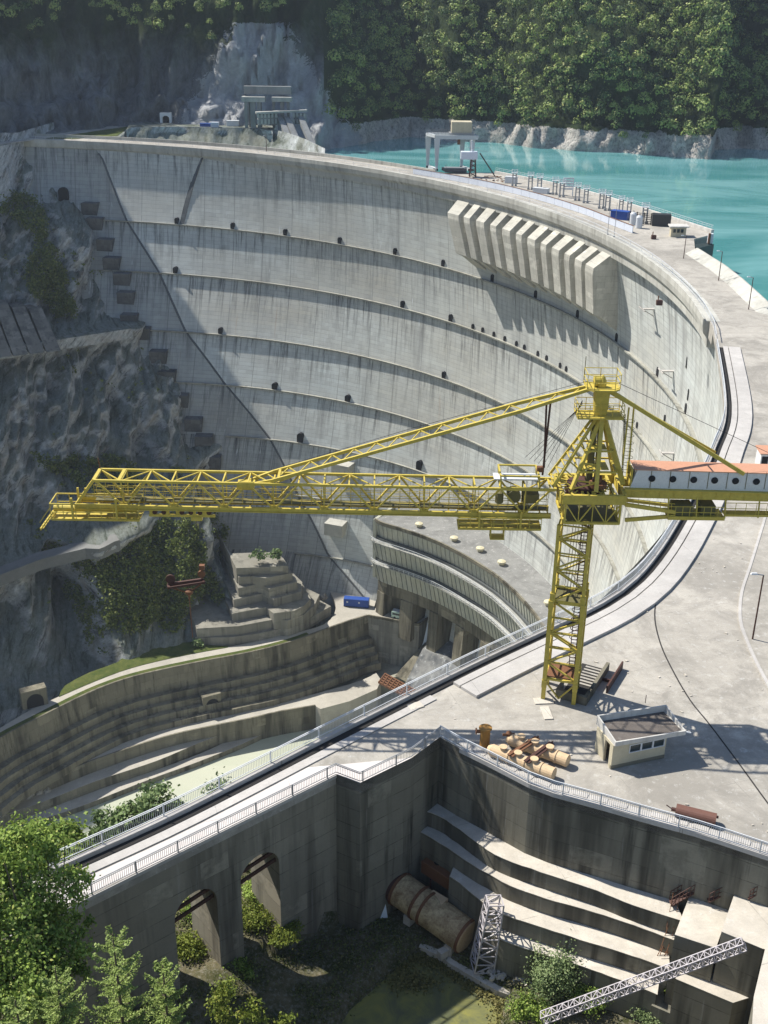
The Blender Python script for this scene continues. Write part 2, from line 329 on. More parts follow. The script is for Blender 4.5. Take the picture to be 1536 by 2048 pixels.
M['ledge'] = concrete('gallery_concrete', (.36, .355, .31), (.09, .085, .07), streak=.7, form=0, stain=.5, white=.1, sc=.5)
GAL = [-27.2, -43.9, -62.4, -78.1, -93.6, -110, -128.2]
dam = empty('arch_dam', (0, 420, -150), 'huge curved concrete arch dam with seven gallery ledges streaked by run-off', 'dam')
def dam_sheet(name, mat, tl, tr, nu, z0=-1.2, z1=-168):
    zs = sorted(set([z0 - (z0 - z1) * i / 84 for i in range(85)] + [g + e for g in GAL for e in (-.05, .05)]), reverse=True); V = []; UV = []; T = []
    for z in zs:
        a, b = tl(z), tr(z); R = lev(z)[2]; g = [k for k in [0] + GAL if k > z][-1]; nx = [k for k in GAL + [-150] if k <= z]; nx = nx[0] if nx else -172
        f = (g - z) / max(1, g - nx)
        for i in range(nu + 1):
            th = a + (b - a) * i / nu; V.append(dam_pt(th, z)); wp_ = warp(V[-1])[0]; UV.append((-math.atan2(wp_[1] - 262, wp_[0] + 120) * 215, wp_[2])); T.append((f, 0, 0, 1))
    Fc = [(r * (nu + 1) + i, r * (nu + 1) + i + 1, (r + 1) * (nu + 1) + i + 1, (r + 1) * (nu + 1) + i) for r in range(len(zs) - 1) for i in range(nu)]
    Fc = [f[::-1] for f in Fc]
    return np_mesh(name, V, Fc, mat, dam, True, UV, T)
dam_sheet('face', M['dam'], th_joint, th_right, 150)
dam_sheet('saddle', M['saddle'], lambda z: th_joint(z) + .45, th_joint, 30)
# galleries
for gi, g in enumerate(GAL):
    m = MB(); a = th_joint(g) + (.13 if gi else .2); b = th_right(g); n = 110; path = [dam_pt(a + (b - a) * i / n, g) for i in range(n + 1)]
    m.sweep(path, [(-.6, g - .45), (1.0, g - .32), (1.0, g + .12), (.85, g + .12), (.85, g + .02), (-.6, g + .02)])
    m.build('gallery_ledge', M['ledge'], dam)
# perimeter joint: recessed-looking stairway strip following the abutment
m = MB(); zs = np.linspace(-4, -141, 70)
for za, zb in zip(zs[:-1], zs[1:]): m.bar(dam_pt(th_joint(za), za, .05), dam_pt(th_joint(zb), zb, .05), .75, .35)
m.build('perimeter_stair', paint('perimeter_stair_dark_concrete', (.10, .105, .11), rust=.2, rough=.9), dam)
# dark damp drain duct near the left of the face
for thx in (dam_th(378, 305, -3),):
    m = MB(); zz = np.linspace(-3, -27, 9)
    for za, zb in zip(zz[:-1], zz[1:]): m.bar(dam_pt(dam_th(378 - za * .28, 305 - za * 5, za), za, .05), dam_pt(dam_th(378 - zb * .28, 305 - zb * 5, zb), zb, .05), 2.0, .25)
    m.build('drain_channel', concrete('drain_wet_concrete', (.15, .16, .165), (.03, .03, .03), form=1.5), dam)
def dam_door(px, py, z, w=1.6, h=2.3, kind='doorway', out=.12):
    th = dam_th(px, py, z + .1); z0 = z + .1; n = 7
    b0 = dam_pt(th, z0); tg = np.array([math.sin(th), -math.cos(th), 0]); nn_ = np.array([-math.cos(th), -math.sin(th), 0])
    def q(a, zz, o): return b0 + tg * a + nn_ * (o if o > 0 else -1.6) + np.array([0, 0, zz - z0])
    outline = [(-w / 2, 0), (w / 2, 0)] + [(w / 2 * math.cos(math.pi * i / n), h - w / 2 + w / 2 * math.sin(math.pi * i / n)) for i in range(n + 1)]
    m = MB(); vs = [q(a, z0 + b, out) for a, b in outline] + [q(a, z0 + b, -.5) for a, b in outline]; k = len(outline)
    m.add(vs, [tuple(range(k)), tuple(range(2 * k - 1, k - 1, -1))] + [(i, (i + 1) % k, k + (i + 1) % k, k + i) for i in range(k)])
    return m.build(kind, M['black'], dam)
for q in [(365, 443), (470, 456), (575, 469), (680, 487), (785, 510), (890, 532), (990, 562), (1085, 594), (1170, 634), (1245, 682), (1312, 752), (1368, 826)]: dam_door(*q, -27.2)
for q in [(360, 541), (785, 620), (898, 643)]: dam_door(*q, -43.9, 1.8, 2.4)
for q in [(942, 658), (962, 665), (993, 672), (1014, 681), (1044, 690), (1062, 697), (1089, 710), (1107, 719), (1134, 734), (1148, 741), (1212, 792), (1270, 856)]: dam_door(*q, -43.9, 1.2, 1.6)
for q in [(459, 655), (898, 753)]: dam_door(*q, -62.4)
for q in [(559, 771), (700, 800)]: dam_door(*q, -78.1, 2.2, 2.4)
for q in [(606, 879), (834, 941)]: dam_door(*q, -93.6, 2.3, 3.4)
dam_door(885, 1040, -106, 2, 3)
dam_door(68, 345, -17, 6.5, 15, 'tunnel_portal'); dam_door(150, 395, -22, 4, 6, 'tunnel_portal')
# concrete boxes on the face
for px, py, z in ((652, 1075, -118), (690, 935, -99)):
    th = dam_th(px, py, z); m = MB(); a, b = dam_pt(th, z, -1), dam_pt(th, z, 4); m.bar(a, b, 7, 4.5); m.build('concrete_box', M['saddle'], dam) if 0 else m.build('concrete_box', M['cornice'], dam)
# steel brackets sticking out of the sunlit flank
for px, py, z in ((1298, 618, -12), (1312, 742, -22), (1300, 905, -38), (1300, 1045, -40)):
    th = dam_th(px, py, z); m = MB(); a, b = dam_pt(th, z, -.5), dam_pt(th, z, 3.0); m.bar(a, b, 1.0, .25); m.bar(dam_pt(th, z - 2, -.3), b, .2)
    m.bar(dam_pt(th + .01, z, 3), dam_pt(th - .01, z, 3), .25); m.build('steel_bracket', M['walk'], dam)
for px, py, z in ((1368, 800, -24), (1240, 1078, -46), (1336, 735, -18), (1290, 850, -36)):
    dam_door(px, py, z, 1.0, 2.6, 'hatch')
# spillway bucket piers (fins) high on the face
M['fin'] = concrete('spillway_pier_concrete', (.56, .54, .47), (.15, .14, .12), streak=.5, form=1.6, stain=.3, white=.15)
NF = 12; thA, thB = math.radians(33.3), math.radians(13.2)
for i in range(NF):
    th = thA + (thB - thA) * i / (NF - 1); w = (6.2 if i == 0 else 4.6 if i % 2 == 0 else 3.4) if i < NF - 1 else 5.5
    dd = w / 2 / 240; m = MB(); pr = [(-1.5, -2.6), (6.6, -7.6), (7.0, -9.2), (7.0, -19.5), (4.6, -20.6), (-1.5, -25.5)]; A = []; B = []
    for o, z in pr: A.append(dam_pt(th + dd, z, o)); B.append(dam_pt(th - dd, z, o))
    k = len(pr); m.add(A + B, [tuple(range(k)), tuple(range(2 * k - 1, k - 1, -1))] + [(j, (j + 1) % k, k + (j + 1) % k, k + j) for j in range(k)])
    m.build('spillway_pier', M['fin'], dam)
    if i < NF - 1 and i % 2 == 1 or i in (0,):                 # floor slab tying pairs together
        t2 = thA + (thB - thA) * (i + 1) / (NF - 1); m = MB(); pr = [(-1.5, -17.5), (5.2, -16.8), (5.2, -18.6), (-1.5, -22)]; A = [dam_pt(th, z, o) for o, z in pr]; B = [dam_pt(t2, z, o) for o, z in pr]
        k = 4; m.add(A + B, [tuple(range(k)), tuple(range(2 * k - 1, k - 1, -1))] + [(j, (j + 1) % k, k + (j + 1) % k, k + j) for j in range(k)]); m.build('bucket_floor', M['fin'], dam)

WARP = False
# ---------------------------------------------------------------- crest, plaza, walkway
def cth(px, py): p = at(px, py, 0); return math.atan2(p[1] - 244.4, p[0] + 184.1)
arc = [np.array([-184.1 + 248.8 * math.cos(t), 244.4 + 248.8 * math.sin(t)]) for t in np.linspace(math.radians(98), math.radians(-8), 90)]
EDGE_PX = [(1448, 812), (1423, 905), (1390, 977), (1358, 1036), (1318, 1101), (1268, 1161), (1200, 1210), (1083, 1266), (965, 1321), (843, 1381), (640, 1483), (485, 1562), (312, 1648), (100, 1743)]
edge_far = [p[:2] for p in (at(x, y, 0) for x, y in EDGE_PX)]
DOWN = arc + smooth_path([arc[-1]] + edge_far, 3.0)[1:]            # the whole downstream line, left bank -> walkway end
wd = edge_far[-1] - edge_far[-4]; wd /= np.linalg.norm(wd)
NEAR_PX = [(100, 1831), (330, 1717.4), (510, 1628.2), (672, 1548), (720, 1566), (823, 1516), (880, 1474), (920, 1497), (979, 1526), (1060, 1568), (1108, 1586), (1208, 1613), (1284, 1635), (1389, 1664), (1440, 1680), (1536, 1712)]
NEAR = [at(x, y, 0)[:2] for x, y in NEAR_PX]
lineA, lineB = NEAR[0], NEAR[3]; wn = (lineB - lineA) / np.linalg.norm(lineB - lineA)
UPS_PX = [(830, 338), (900, 345), (991, 345), (1101, 367), (1200, 392), (1292, 421), (1427, 468), (1388, 478), (1391, 507), (1444, 541), (1478, 568), (1536, 622)]
UPS = [at(x, y, 0)[:2] for x, y in UPS_PX]
arcU = [np.array([-184.1 + 260.3 * math.cos(t), 244.4 + 260.3 * math.sin(t)]) for t in np.linspace(math.radians(98), cth(820, 352), 50)]
right_ext = [np.array(p) for p in ((99, 190), (98, 150), (94, 110), (88, 80), (74, 52))]
near_ext = NEAR[-1] + (NEAR[-1] - NEAR[-3]) / np.linalg.norm(NEAR[-1] - NEAR[-3]) * 34
# crest slab (arc part, with the cornice overhanging downstream) as parts of the dam
ksplit = 90 - 1
m = MB(); P = DOWN[:ksplit]; dn = offset(P, .9)   # right of travel = downstream side
m.sweep(P, [(1.3, -.9), (1.3, .45), (.95, .45), (.95, 0.02), (-2, 0.02), (-2, -5.4), (0.0, -5.2), (.15, -3.4), (1.0, -2.4)])
m.build('crest_cornice', M['cornice'], dam)
road = MB(); road.prism(DOWN[:ksplit + 1] + [DOWN[ksplit] + np.array([45., 3.])] + UPS[::-1][0:11] + arcU[::-1], -3.2, -.02)
tag(road.build('crest_road', M['plaza']), 'crest road', None, kind='structure')
pz = MB(); poly = DOWN[ksplit:] + [NEAR[0] - wn * 1.0 + 0 * NEAR[0]] + NEAR + [near_ext] + right_ext[::-1] + [DOWN[ksplit] + np.array([45., 3.])]
poly = [p for i, p in enumerate(poly) if i == 0 or np.linalg.norm(p - poly[i - 1]) > .2]
# the pit beside the crane mast is left open: built as a kerbed recess on top instead
iw = next(i for i, p in enumerate(poly) if p[0] < 2 and p[1] < 92)      # first walkway point
PLAZA = list(poly); deck = MB(); deck.prism(poly, -1.0, 0); tag(deck.build('plaza', M['plaza']), None, None, kind='structure')
m = MB(); wb = [lineB + (lineB - lineA) * .02, lineA]; far2 = [p for p in DOWN if p[1] < 77.2][0:]; ds_ = [offset(far2, -2.1)[k] for k in range(len(far2))]; m.prism(ds_ + [NEAR[0] + np.array([.1, .3]), NEAR[1], NEAR[2], NEAR[3], NEAR[4], NEAR[5]], .004, .02); tag(m.build('walkway_deck', M['deck']), None, None, kind='structure')
# dam upstream face (reservoir side)
m = MB(); up = arcU + UPS[0:]; m.sweep(up + right_ext[:3], [(0, -22), (0, -.5), (.8, -.5), (.8, -22)]); m.build('upstream_face', M['cornice'], dam)
# upstream parapet along the far crest
m = MB(); m.sweep(arcU, [(-.1, 0), (-.1, 1.2), (.35, 1.2), (.35, 0)]); m.build('upstream_parapet', M['cornice'], dam)
m = MB(); pts = UPS[8:] + [np.array([99., 190.])]; m.sweep(pts, [(-.6, -2.5), (-.6, 1.3), (-.2, 1.4), (2.6, .02), (2.6, -2.5)]); m.build('slanted_parapet', M['cornice'], dam)

# raised slab strip + slot along the downstream rail
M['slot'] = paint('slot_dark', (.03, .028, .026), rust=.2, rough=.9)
K = next(i for i, p in enumerate(DOWN) if p[1] < 200 and p[0] > 30)
strip = DOWN[K:]; kend = next(i for i, p in enumerate(strip) if p[0] < at(860, 1400, 0)[0] and p[1] < 100)
mk = lambda: MB()
m = mk(); m.sweep(strip, [(-.02, .02), (-.02, .42), (-.38, .42), (-.38, .02)]); kerb_th = empty('edge_kerb', (*strip[0], 0), 'low concrete kerb and raised slab strip edging the plaza along the dam side', 'kerb')
m.build('kerb', M['walk'], kerb_th)
m = mk(); m.sweep(strip, [(-.38, .006), (-.38, .012), (-1.15, .012), (-1.15, .006)]); m.build('drain_slot', M['slot'], kerb_th)
m = mk(); m.sweep(strip[:kend], [(-1.15, .01), (-1.15, .28), (-1.95, .28), (-1.95, .01)]); m.build('slab_row', M['walk'], kerb_th)
m = mk(); m.sweep(strip[:kend], [(-2.1, .01), (-2.1, .3), (-4.1, .3), (-4.1, .01)]); m.build('slab_row', M['walk'], kerb_th)
m = mk(); m.sweep(strip[kend:], [(-1.15, .004), (-1.15, .10), (-1.95, .10), (-1.95, .004)]); m.build('slab_row', M['walk'], kerb_th)

# expansion joint curve + right-hand kerb with pavement slabs
JT = [at(x, y, 0)[:2] for x, y in ((1328, 1158), (1313, 1200), (1310, 1240), (1322, 1290), (1345, 1340), (1380, 1400), (1420, 1450), (1480, 1530), (1536, 1607), (1600, 1690))]
m = MB(); m.sweep(smooth_path(JT, 1), [(-.07, .004), (-.07, .008), (.07, .008), (.07, .004)]); tag(m.build('expansion_joint', M['slot']), None, None, kind='structure')
CK = [at(x, y, 0)[:2] for x, y in ((1536, 900), (1534, 1000), (1528, 1033), (1499, 1128), (1480, 1187), (1477, 1240), (1487, 1275), (1508, 1324), (1536, 1377), (1600, 1480))]
cks = smooth_path(CK, 1.5)
m = MB(); m.sweep(cks, [(.0, .004), (.0, .2), (-.3, .2), (-.3, .004)]); tag(m.build('kerb_strip', M['walk']), None, None, kind='structure')
m = MB(); m.sweep(cks, [(-.3, .004), (-.3, .14), (-9, .14), (-9, .004)]); tag(m.build('pavement', M['plaza']), None, None, kind='structure')
WARP = True
# ================================================================= VALLEY: left rock wall, river terraces, powerhouse
DV = np.array([.876, .482]); NV = np.array([.482, -.876])          # along the gorge towards the dam / out of the left bank
def W(s, n, z): return (DV[0] * s + NV[0] * n, DV[1] * s + NV[1] * n, z)
def SN(p): return float(p[0] * DV[0] + p[1] * DV[1]), float(p[0] * NV[0] + p[1] * NV[1])
def ss(a, b, x): t = np.clip((x - a) / (b - a), 0, 1); return t * t * (3 - 2 * t)
def gauss(x, m, w): return math.exp(-((x - m) / w) ** 2)
_cz = np.array([-165, -148, -145, -128.2, -110, -93.6, -78.1, -62.4, -43.9, -27.2, -20, -3, 12]); _cn = np.array([-306, -316, -328, -348.5, -360, -374.5, -393.6, -417.8, -436.6, -456.2, -474.3, -493.6, -500])
def wall_n(s, z):
    b = float(np.interp(z, _cz, _cn))
    # benches (roads cut in the slope)
    for zb, amp, s1 in ((-60 - (118 - s) * .03, 6.0, 122), (-101 - (118 - s) * .22, 6.5, 100)):
        if s < s1 + 10:
            k = amp * (1 - ss(s1, s1 + 10, s))
            b += k * (1 - ss(zb, zb + .6, z)) * math.exp(-max(0, zb - z) / 18) - k * .5 * ss(zb, zb + .6, z) * math.exp(-max(0, z - zb) / 14)
    # rock spur beside the dam, vegetated buttress, rounded outcrop, gullies
    sc_ = float(np.interp(z, [-93.6, -78, -62.4, -43.9, -27.2, -20, -3], [131, 126, 122, 118, 114.5, 112, 101])); b -= 1.5 * max(0.0, s - sc_ + 1) * float(ss(-93, -62, z)) * (1 if z > -93 else 0)
    b += 11 * gauss(s, 117 + (z + 90) * .02, 8) * gauss(z, -88, 17)
    nt_ = float(np.interp(z, [-141, -134, -128, -119, -108, -97, -80, -60], [-310, -313.5, -316, -321, -334, -370, -460, -700])); b += (max(nt_, b) - b) * float(ss(64, 78, s)) * float(1 - ss(116, 123, s))
    b += 13 * gauss(s, 55, 9) * gauss(z, -124, 12)
    b -= 11 * gauss(s, 67, 6) * gauss(z, -128, 22)
    b += 9 * gauss(s, 100, 14) * gauss(z, -32, 14)
    return b
def facet(q, r, cq, cr, sd):               # piecewise planar random facets
    u = q / cq; v = r / cr; i = math.floor(u); j = math.floor(v); fu = u - i; fv = v - j; h = lambda a, b: noise.cell(Vector((a + .5, b + .5, sd + .5)))
    if fu + fv < 1: o = h(i, j); return o + (h(i + 1, j) - o) * fu + (h(i, j + 1) - o) * fv
    o = h(i + 1, j + 1); return o + (h(i, j + 1) - o) * (1 - fu) + (h(i + 1, j) - o) * (1 - fv)
def rockdisp(p, amp, sc=1.0):
    v = Vector(p) * sc
    a = noise.ridged_multi_fractal(v * .022, 1.0, 2.1, 5, 1.0, 2.0, noise_basis='PERLIN_ORIGINAL') - 1.1
    l = Vector((v.x * .8 + v.z * .6, v.y, v.z * .8 - v.x * .6)); l.z *= 3.0; l.x *= .5
    b = noise.fractal(l * .07, .9, 2.1, 6, noise_basis='PERLIN_ORIGINAL'); c = noise.fractal(v * .25, .8, 2.2, 4)
    j = noise.noise(v * .12) * 1.2; q = (v.x * .70 + v.y * .386) - v.z * .6; r = (v.x * .53 + v.y * .29) + v.z * .8
    e = (facet(q + j * 2, r + j * 5, 5.5, 15, 1) - .5) * 4.2 + (facet(q - j * 3, r + j * 2, 2.4, 6.5, 2) - .5) * 2.3 + (facet(q + j, r - j, 1.2, 3.0, 3) - .5) * 1.0
    return amp * (a * 1.2 + b * .5 + e - 1.2)
S0, S1, NS = -75.0, 172.0, 330; Z0, Z1, NZ = -168.0, 4.0, 290
V = []
for j in range(NZ + 1):
    z = Z0 + (Z1 - Z0) * j / NZ
    for i in range(NS + 1):
        s = S0 + (S1 - S0) * i / NS; n = wall_n(s, z); p = W(s, n, z)
        fade = float(ss(-142, -128, z)) * .8 + .2; fade *= float(1 - .8 * ss(140, 165, s)) * float(1 - .7 * ss(-8, 2, z)); d = rockdisp(p, fade * 1.5)
        q1 = s * .80 - z * .60; q1 += 3 * noise.noise(Vector((s * .03, z * .03, 4))); w1 = noise.noise(Vector((q1 * .2, s * .02, 8))); f1 = (q1 / 4.6) % 1.0; f2 = (q1 / 1.7 + w1) % 1.0
        d += fade * ((f1 - .5) * 1.6 * (.6 + w1) + (f2 - .5) * .6)
        for zb in (-60 - (118 - s) * .03, -101 - (118 - s) * .22):
            d *= 1 - .93 * gauss(z, zb, 3.0)
        V.append(W(s, n + d, z + .5 * d * .4))
Fc = [(j * (NS + 1) + i, j * (NS + 1) + i + 1, (j + 1) * (NS + 1) + i + 1, (j + 1) * (NS + 1) + i) for j in range(NZ) for i in range(NS)]
M['rock'] = rock('gorge_limestone', (.48, .49, .49), moss=.48, sc=2.0)
tag(np_mesh('gorge_slope', V, Fc, M['rock'], None, False), None, None, kind='structure')
# bench road surfaces on the slope
def bench(zf, sA, sB, w, name, mat, lip=0.7):
    m = MB(); a = []; 
    for s in np.linspace(sA, sB, 60):
        z = zf(s); n = max(float(np.interp(s, [-20, 20, 60, 90, 120], [wall_n(q, zf(q) - .7) for q in (-20, 20, 50, 84, 120)])), wall_n(s, z - .7) - 3) + 2.5; a.append((s, n, z))
    for (s, n, z), (s2, n2, z2) in zip(a[:-1], a[1:]):
        m.hexa([W(s, n + .3, z - 3.5), W(s2, n2 + .3, z2 - 3.5), W(s2, n2 - w, z2 - 3.5), W(s, n - w, z - 3.5)][::1], [W(s, n, z + .3), W(s2, n2, z2 + .3), W(s2, n2 - w, z2 + .3), W(s, n - w, z + .3)])
    return tag(m.build(name, mat), None, None, kind='structure')
M['roadfar'] = concrete('slope_road_gravel', (.22, .22, .21), wallish=False, stain=.4, white=.05, sc=.4)
bench(lambda s: -100.2 - (118 - s) * .22, -20, 84, 5.5, 'slope_road', M['roadfar'])
bench(lambda s: -59.4 - (118 - s) * .03, -20, 116, 4.0, 'slope_path', M['rock'])

# unseen spur added left of view, its shape tuned to shade gorge and dam
V = []; n1, n2 = 60, 40
for j in range(n2 + 1):
    for i in range(n1 + 1):
        a = i / n1; y = 150 + 420 * a; xr = -175 - 60 * math.sin(a * 2.5) - (a > .8) * (a - .8) * 60; t = j / n2
        up_ = float(ss(492, 503, y)); z = -160 + 400 * (t ** .85); z = z * (1 - up_) + min(z, 118 + 9 * math.sin(y * .09) + 5 * math.sin(y * .23)) * up_; x = xr * (1 - up_) + (-186) * up_ - (150 - 126 * up_) * t ** 1.25 - 10 * (1 - up_); p = (x, y, z); V.append((x + rockdisp(p, 2.2), y, z))
Fc = [(j * (n1 + 1) + i, (j + 1) * (n1 + 1) + i, (j + 1) * (n1 + 1) + i + 1, j * (n1 + 1) + i + 1) for j in range(n2) for i in range(n1)]
SPUR_V, SPUR_F = V, Fc

# ---------------------------------------------------------------- river-side roads and stepped retaining walls
def zz(pts, z, step=4.0): return smooth_path(P2(pts, z), step)
ZR, ZL, ZW = -140.0, -156.0, -165.0
UR_OUT = [(-60, 1520), (0, 1478), (72, 1440), (163, 1394), (225, 1368), (293, 1348), (400, 1325), (500, 1306), (582, 1285), (640, 1264), (702, 1242), (736, 1232)]
UR_IN = [(-60, 1490), (0, 1456), (59, 1421), (120, 1392), (190, 1362), (264, 1335), (360, 1312), (456, 1294), (560, 1272), (647, 1249), (672, 1215), (660, 1175), (700, 1170)]
uo = zz(UR_OUT, ZR); ui = zz(UR_IN, ZR)
plat = P2([(836, 1248), (872, 1225), (860, 1170), (800, 1130)], ZR)
m = MB(); m.prism(uo + plat[:] + ui[::-1], ZR - 1.5, ZR); tag(m.build('riverside_road', M['fartop']), None, None, kind='structure')
m = MB(); m.sweep(offset(uo, .6), [(0, ZR + .012), (0, ZR + .02), (-2.4, ZR + .02), (-2.4, ZR + .012)] ); m = MB()
gr = uo[:int(len(uo) * .86)]
M['grass'] = None
def grass_mat():
    t = NT('short_grass'); o = t.coord(); a = t.noise(o, .35, 6, .7); b = t.noise(o, 3, 5, .8)
    c = t.mix(t.ramp(a, [(.35, 0), (.65, 1)]), (.055, .085, .02), (.14, .15, .045)); c = t.mix(t.math('MULTIPLY', t.ramp(b, [(.35, 1), (.6, 0)]), .6), c, (.035, .05, .015)); t.bump(b, .8, .3)
    return t.done(c, .95, 0, .1)
M['grass'] = grass_mat()
m = MB(); m.sweep(gr, [(-.7, ZR + .01), (-.7, ZR + .03), (-2.6, ZR + .03), (-2.6, ZR + .01)][::-1]); tag(m.build('verge_strip', M['grass'], recalc=True), None, None, kind='structure')
# verge between the rock foot and the road
vin = zz([(118, 1394), (130, 1372), (180, 1345), (235, 1325), (268, 1300), (340, 1288), (390, 1285), (400, 1290), (456, 1293)], ZR + .0); vout = zz([(118, 1394), (190, 1363), (264, 1336), (360, 1313), (456, 1295)], ZR)
m = MB(); m.prism(vout + vin[::-1], ZR - 1, ZR + .15); tag(m.build('grass_verge', M['grass']), None, None, kind='structure')
# base soil under the cliff foot
m = MB(); pf = [W(-75, -250, 0)[:2], W(150, -322, 0)[:2], W(150, -370, 0)[:2], W(-75, -370, 0)[:2]]
foot = [p for p in uo]; 
rw = empty('river_retaining_wall', (*uo[len(uo) // 2], ZL), 'tall streaked concrete retaining wall with stepped base between the two riverside roads', 'retaining wall')
prof = [(-.6, ZR - .02), (-.6, ZR + .35), (0.0, ZR + .35), (.7, -147.6)]
m = MB(); m.sweep(uo, prof + [(-.6, -147.6)]); m.build('wall', M['farwall'], rw)
steps = [(.9, -147.4), (3.0, -149.7), (5.1, -151.9), (7.2, -154.0)]
for o, z in steps:
    pts = [p + np.array([math.sin(k * 1.7 + z) * .12, math.cos(k * 2.3 + z) * .12]) for k, p in enumerate(offset(uo, o))]
    m = MB(); m.sweep(pts, [(-2.2, z - 2.3), (-2.2, z), (2.0, z), (2.1, z - 2.6)]); m.build('step', M['farwall'], rw)
# lower road
LR_IN = [(-60, 1592), (0, 1568), (80, 1538), (156, 1512), (250, 1478), (352, 1446), (430, 1432), (500, 1421), (621, 1390), (722, 1361), (752, 1345)]
LR_OUT = [(-60, 1618), (0, 1592), (65, 1571), (195, 1519), (329, 1475), (430, 1452), (500, 1438), (560, 1424), (631, 1412)]
li = zz(LR_IN, ZL); lo = zz(LR_OUT, ZL)
jut = P2([(641, 1418), (700, 1402), (754, 1378), (762, 1360)], ZL)
basin = P2([(800, 1352), (860, 1385), (980, 1400)], ZL)
m = MB(); m.prism(lo + jut + li[::-1], ZW - 4, ZL); 
lw = empty('lower_quay', (*lo[len(lo) // 2], ZW), 'lower concrete quay along the pale river with two narrow ledges stepping down to the water', 'quay')
m.build('quay_deck', M['farwall'] if 0 else M['fartop'], lw)
m = MB(); m.sweep(lo, [(.05, ZL - .1), (.05, ZL + .25), (-.5, ZL + .25), (-.5, ZL - .1)]); m.build('quay_edge', M['farwall'], lw); m = MB(); m.sweep(lo, [(.08, ZW), (.08, ZL - .12), (-.2, ZL - .12), (-.2, ZW)]); m.build('quay_face', M['farwall'], lw)
t2b = zz([(-40, 1655), (13, 1630), (100, 1598), (195, 1561), (312, 1522), (400, 1485), (482, 1455)], -160); 
m = MB(); m.prism(t2b + lo[:int(len(lo) * .80)][::-1], ZW - 4, -160.0); m.build('ledge', M['fartop'], lw)
m = MB(); m.sweep(t2b, [(.05, ZW - 2), (.05, -160.05), (-.1, -160.05), (-.1, ZW - 2)]); m.build('ledge_face', M['farwall'], lw)
t3 = zz([(20, 1668), (78, 1641), (163, 1612), (293, 1561), (400, 1522), (488, 1486), (530, 1466)], -163.2); t3b = zz([(60, 1632), (195, 1580), (312, 1540), (417, 1500), (490, 1462)], -163.2)
m = MB(); m.prism(t3 + t3b[::-1], ZW - 4, -163.2); m.build('ledge', M['fartop'], lw); m = MB(); m.sweep(t3, [(.06, ZW - 2), (.06, -163.25), (-.1, -163.25), (-.1, ZW - 2)]); m.build('ledge_face', M['farwall'], lw)
# boulders at the quay's left end
# river bed / water / right bank
def water_mat(name, col, rough=.08, sc=.2, bump=.15, col2=None, nscale=.02):
    t = NT(name); o = t.coord(); n = t.noise(o, sc, 4, .6); big = t.noise(t.coord(scale=(.6, 1.6, 1)), nscale, 4, .55, 1.0)
    c = t.mix(t.ramp(big, [(.42, 0), (.6, 1)]), col, col2 or col); t.bump(n, bump, .2); m = t.done(c, rough, 0, .5); return m
M['river'] = water_mat('silty_river_water', (.46, .47, .37), .4, .5, .1, (.42, .44, .34))
m = MB(); m.prism([W(-140, -330, 0)[:2], W(-140, -60, 0)[:2], W(330, -60, 0)[:2], W(330, -330, 0)[:2]], ZW - .3, ZW); tag(m.build('river', M['river']), None, None, kind='structure')
m = MB(); m.prism([W(-300, -600, 0)[:2], W(-300, 0, 0)[:2], W(330, 0, 0)[:2], W(330, -600, 0)[:2]], ZW - 6, ZW - 5); tag(m.build('river_bed', M['fartop']), None, None, kind='structure')
# wet apron below the spillway, between quay and bastion
ap = P2([(752, 1345), (762, 1360), (800, 1352), (880, 1400), (1000, 1420), (1100, 1300), (960, 1230), (840, 1300), (745, 1320), (700, 1372)], -158)
m = MB(); m.prism(ap, ZW - 3, -158.0); tag(m.build('stilling_apron', concrete('apron_wet_concrete', (.33, .32, .26), (.06, .07, .03), wallish=False, stain=.8, white=.2, sc=.6)), None, None, kind='structure')
# gate beams over the channel mouth
gt = empty('channel_trash_beams', tuple(at(790, 1385, -155)), 'rusty steel beams bridging the dark channel mouth on the quay', 'steel beams')
for k in range(5):
    m = MB(); a = at(757 + k * 3, 1364 - k * 4, -154.6); b = at(860 + k * 3, 1420 - k * 4, -154.6); m.bar(a, b, .5, .8); m.build('beam', M['rust'], gt)
m = MB()
for k in range(14): a = at(757 + k * 7.3, 1364 + k * 4, -154.1); b = at(770 + k * 7.3, 1347 + k * 4, -154.1); m.bar(a, b, .25, .2)
m.build('cross_ties', M['rust'], gt)

# bastion with the bus, below the powerhouse
bas = P2([(702, 1242), (736, 1232), (838, 1250), (872, 1225), (860, 1170), (740, 1170)], ZR)
b_ = empty('river_bastion', (*bas[1], -158), 'block-shaped concrete bastion carrying the lower car park beside the spillway', 'bastion')
m = MB(); m.prism(bas, -162, ZR - .01); m.build('bastion_wall', concrete('bastion_concrete', (.30, .285, .24), (.04, .04, .035), streak=.8, form=2.4, stain=.5, white=.35, sc=.6), b_)
m = MB(); pb = bas[1:4]; m.sweep(pb, [(.15, ZR - .5), (.15, ZR + .5), (-.35, ZR + .5), (-.35, ZR - .5)]); m.build('parapet', M['farwall'], b_)

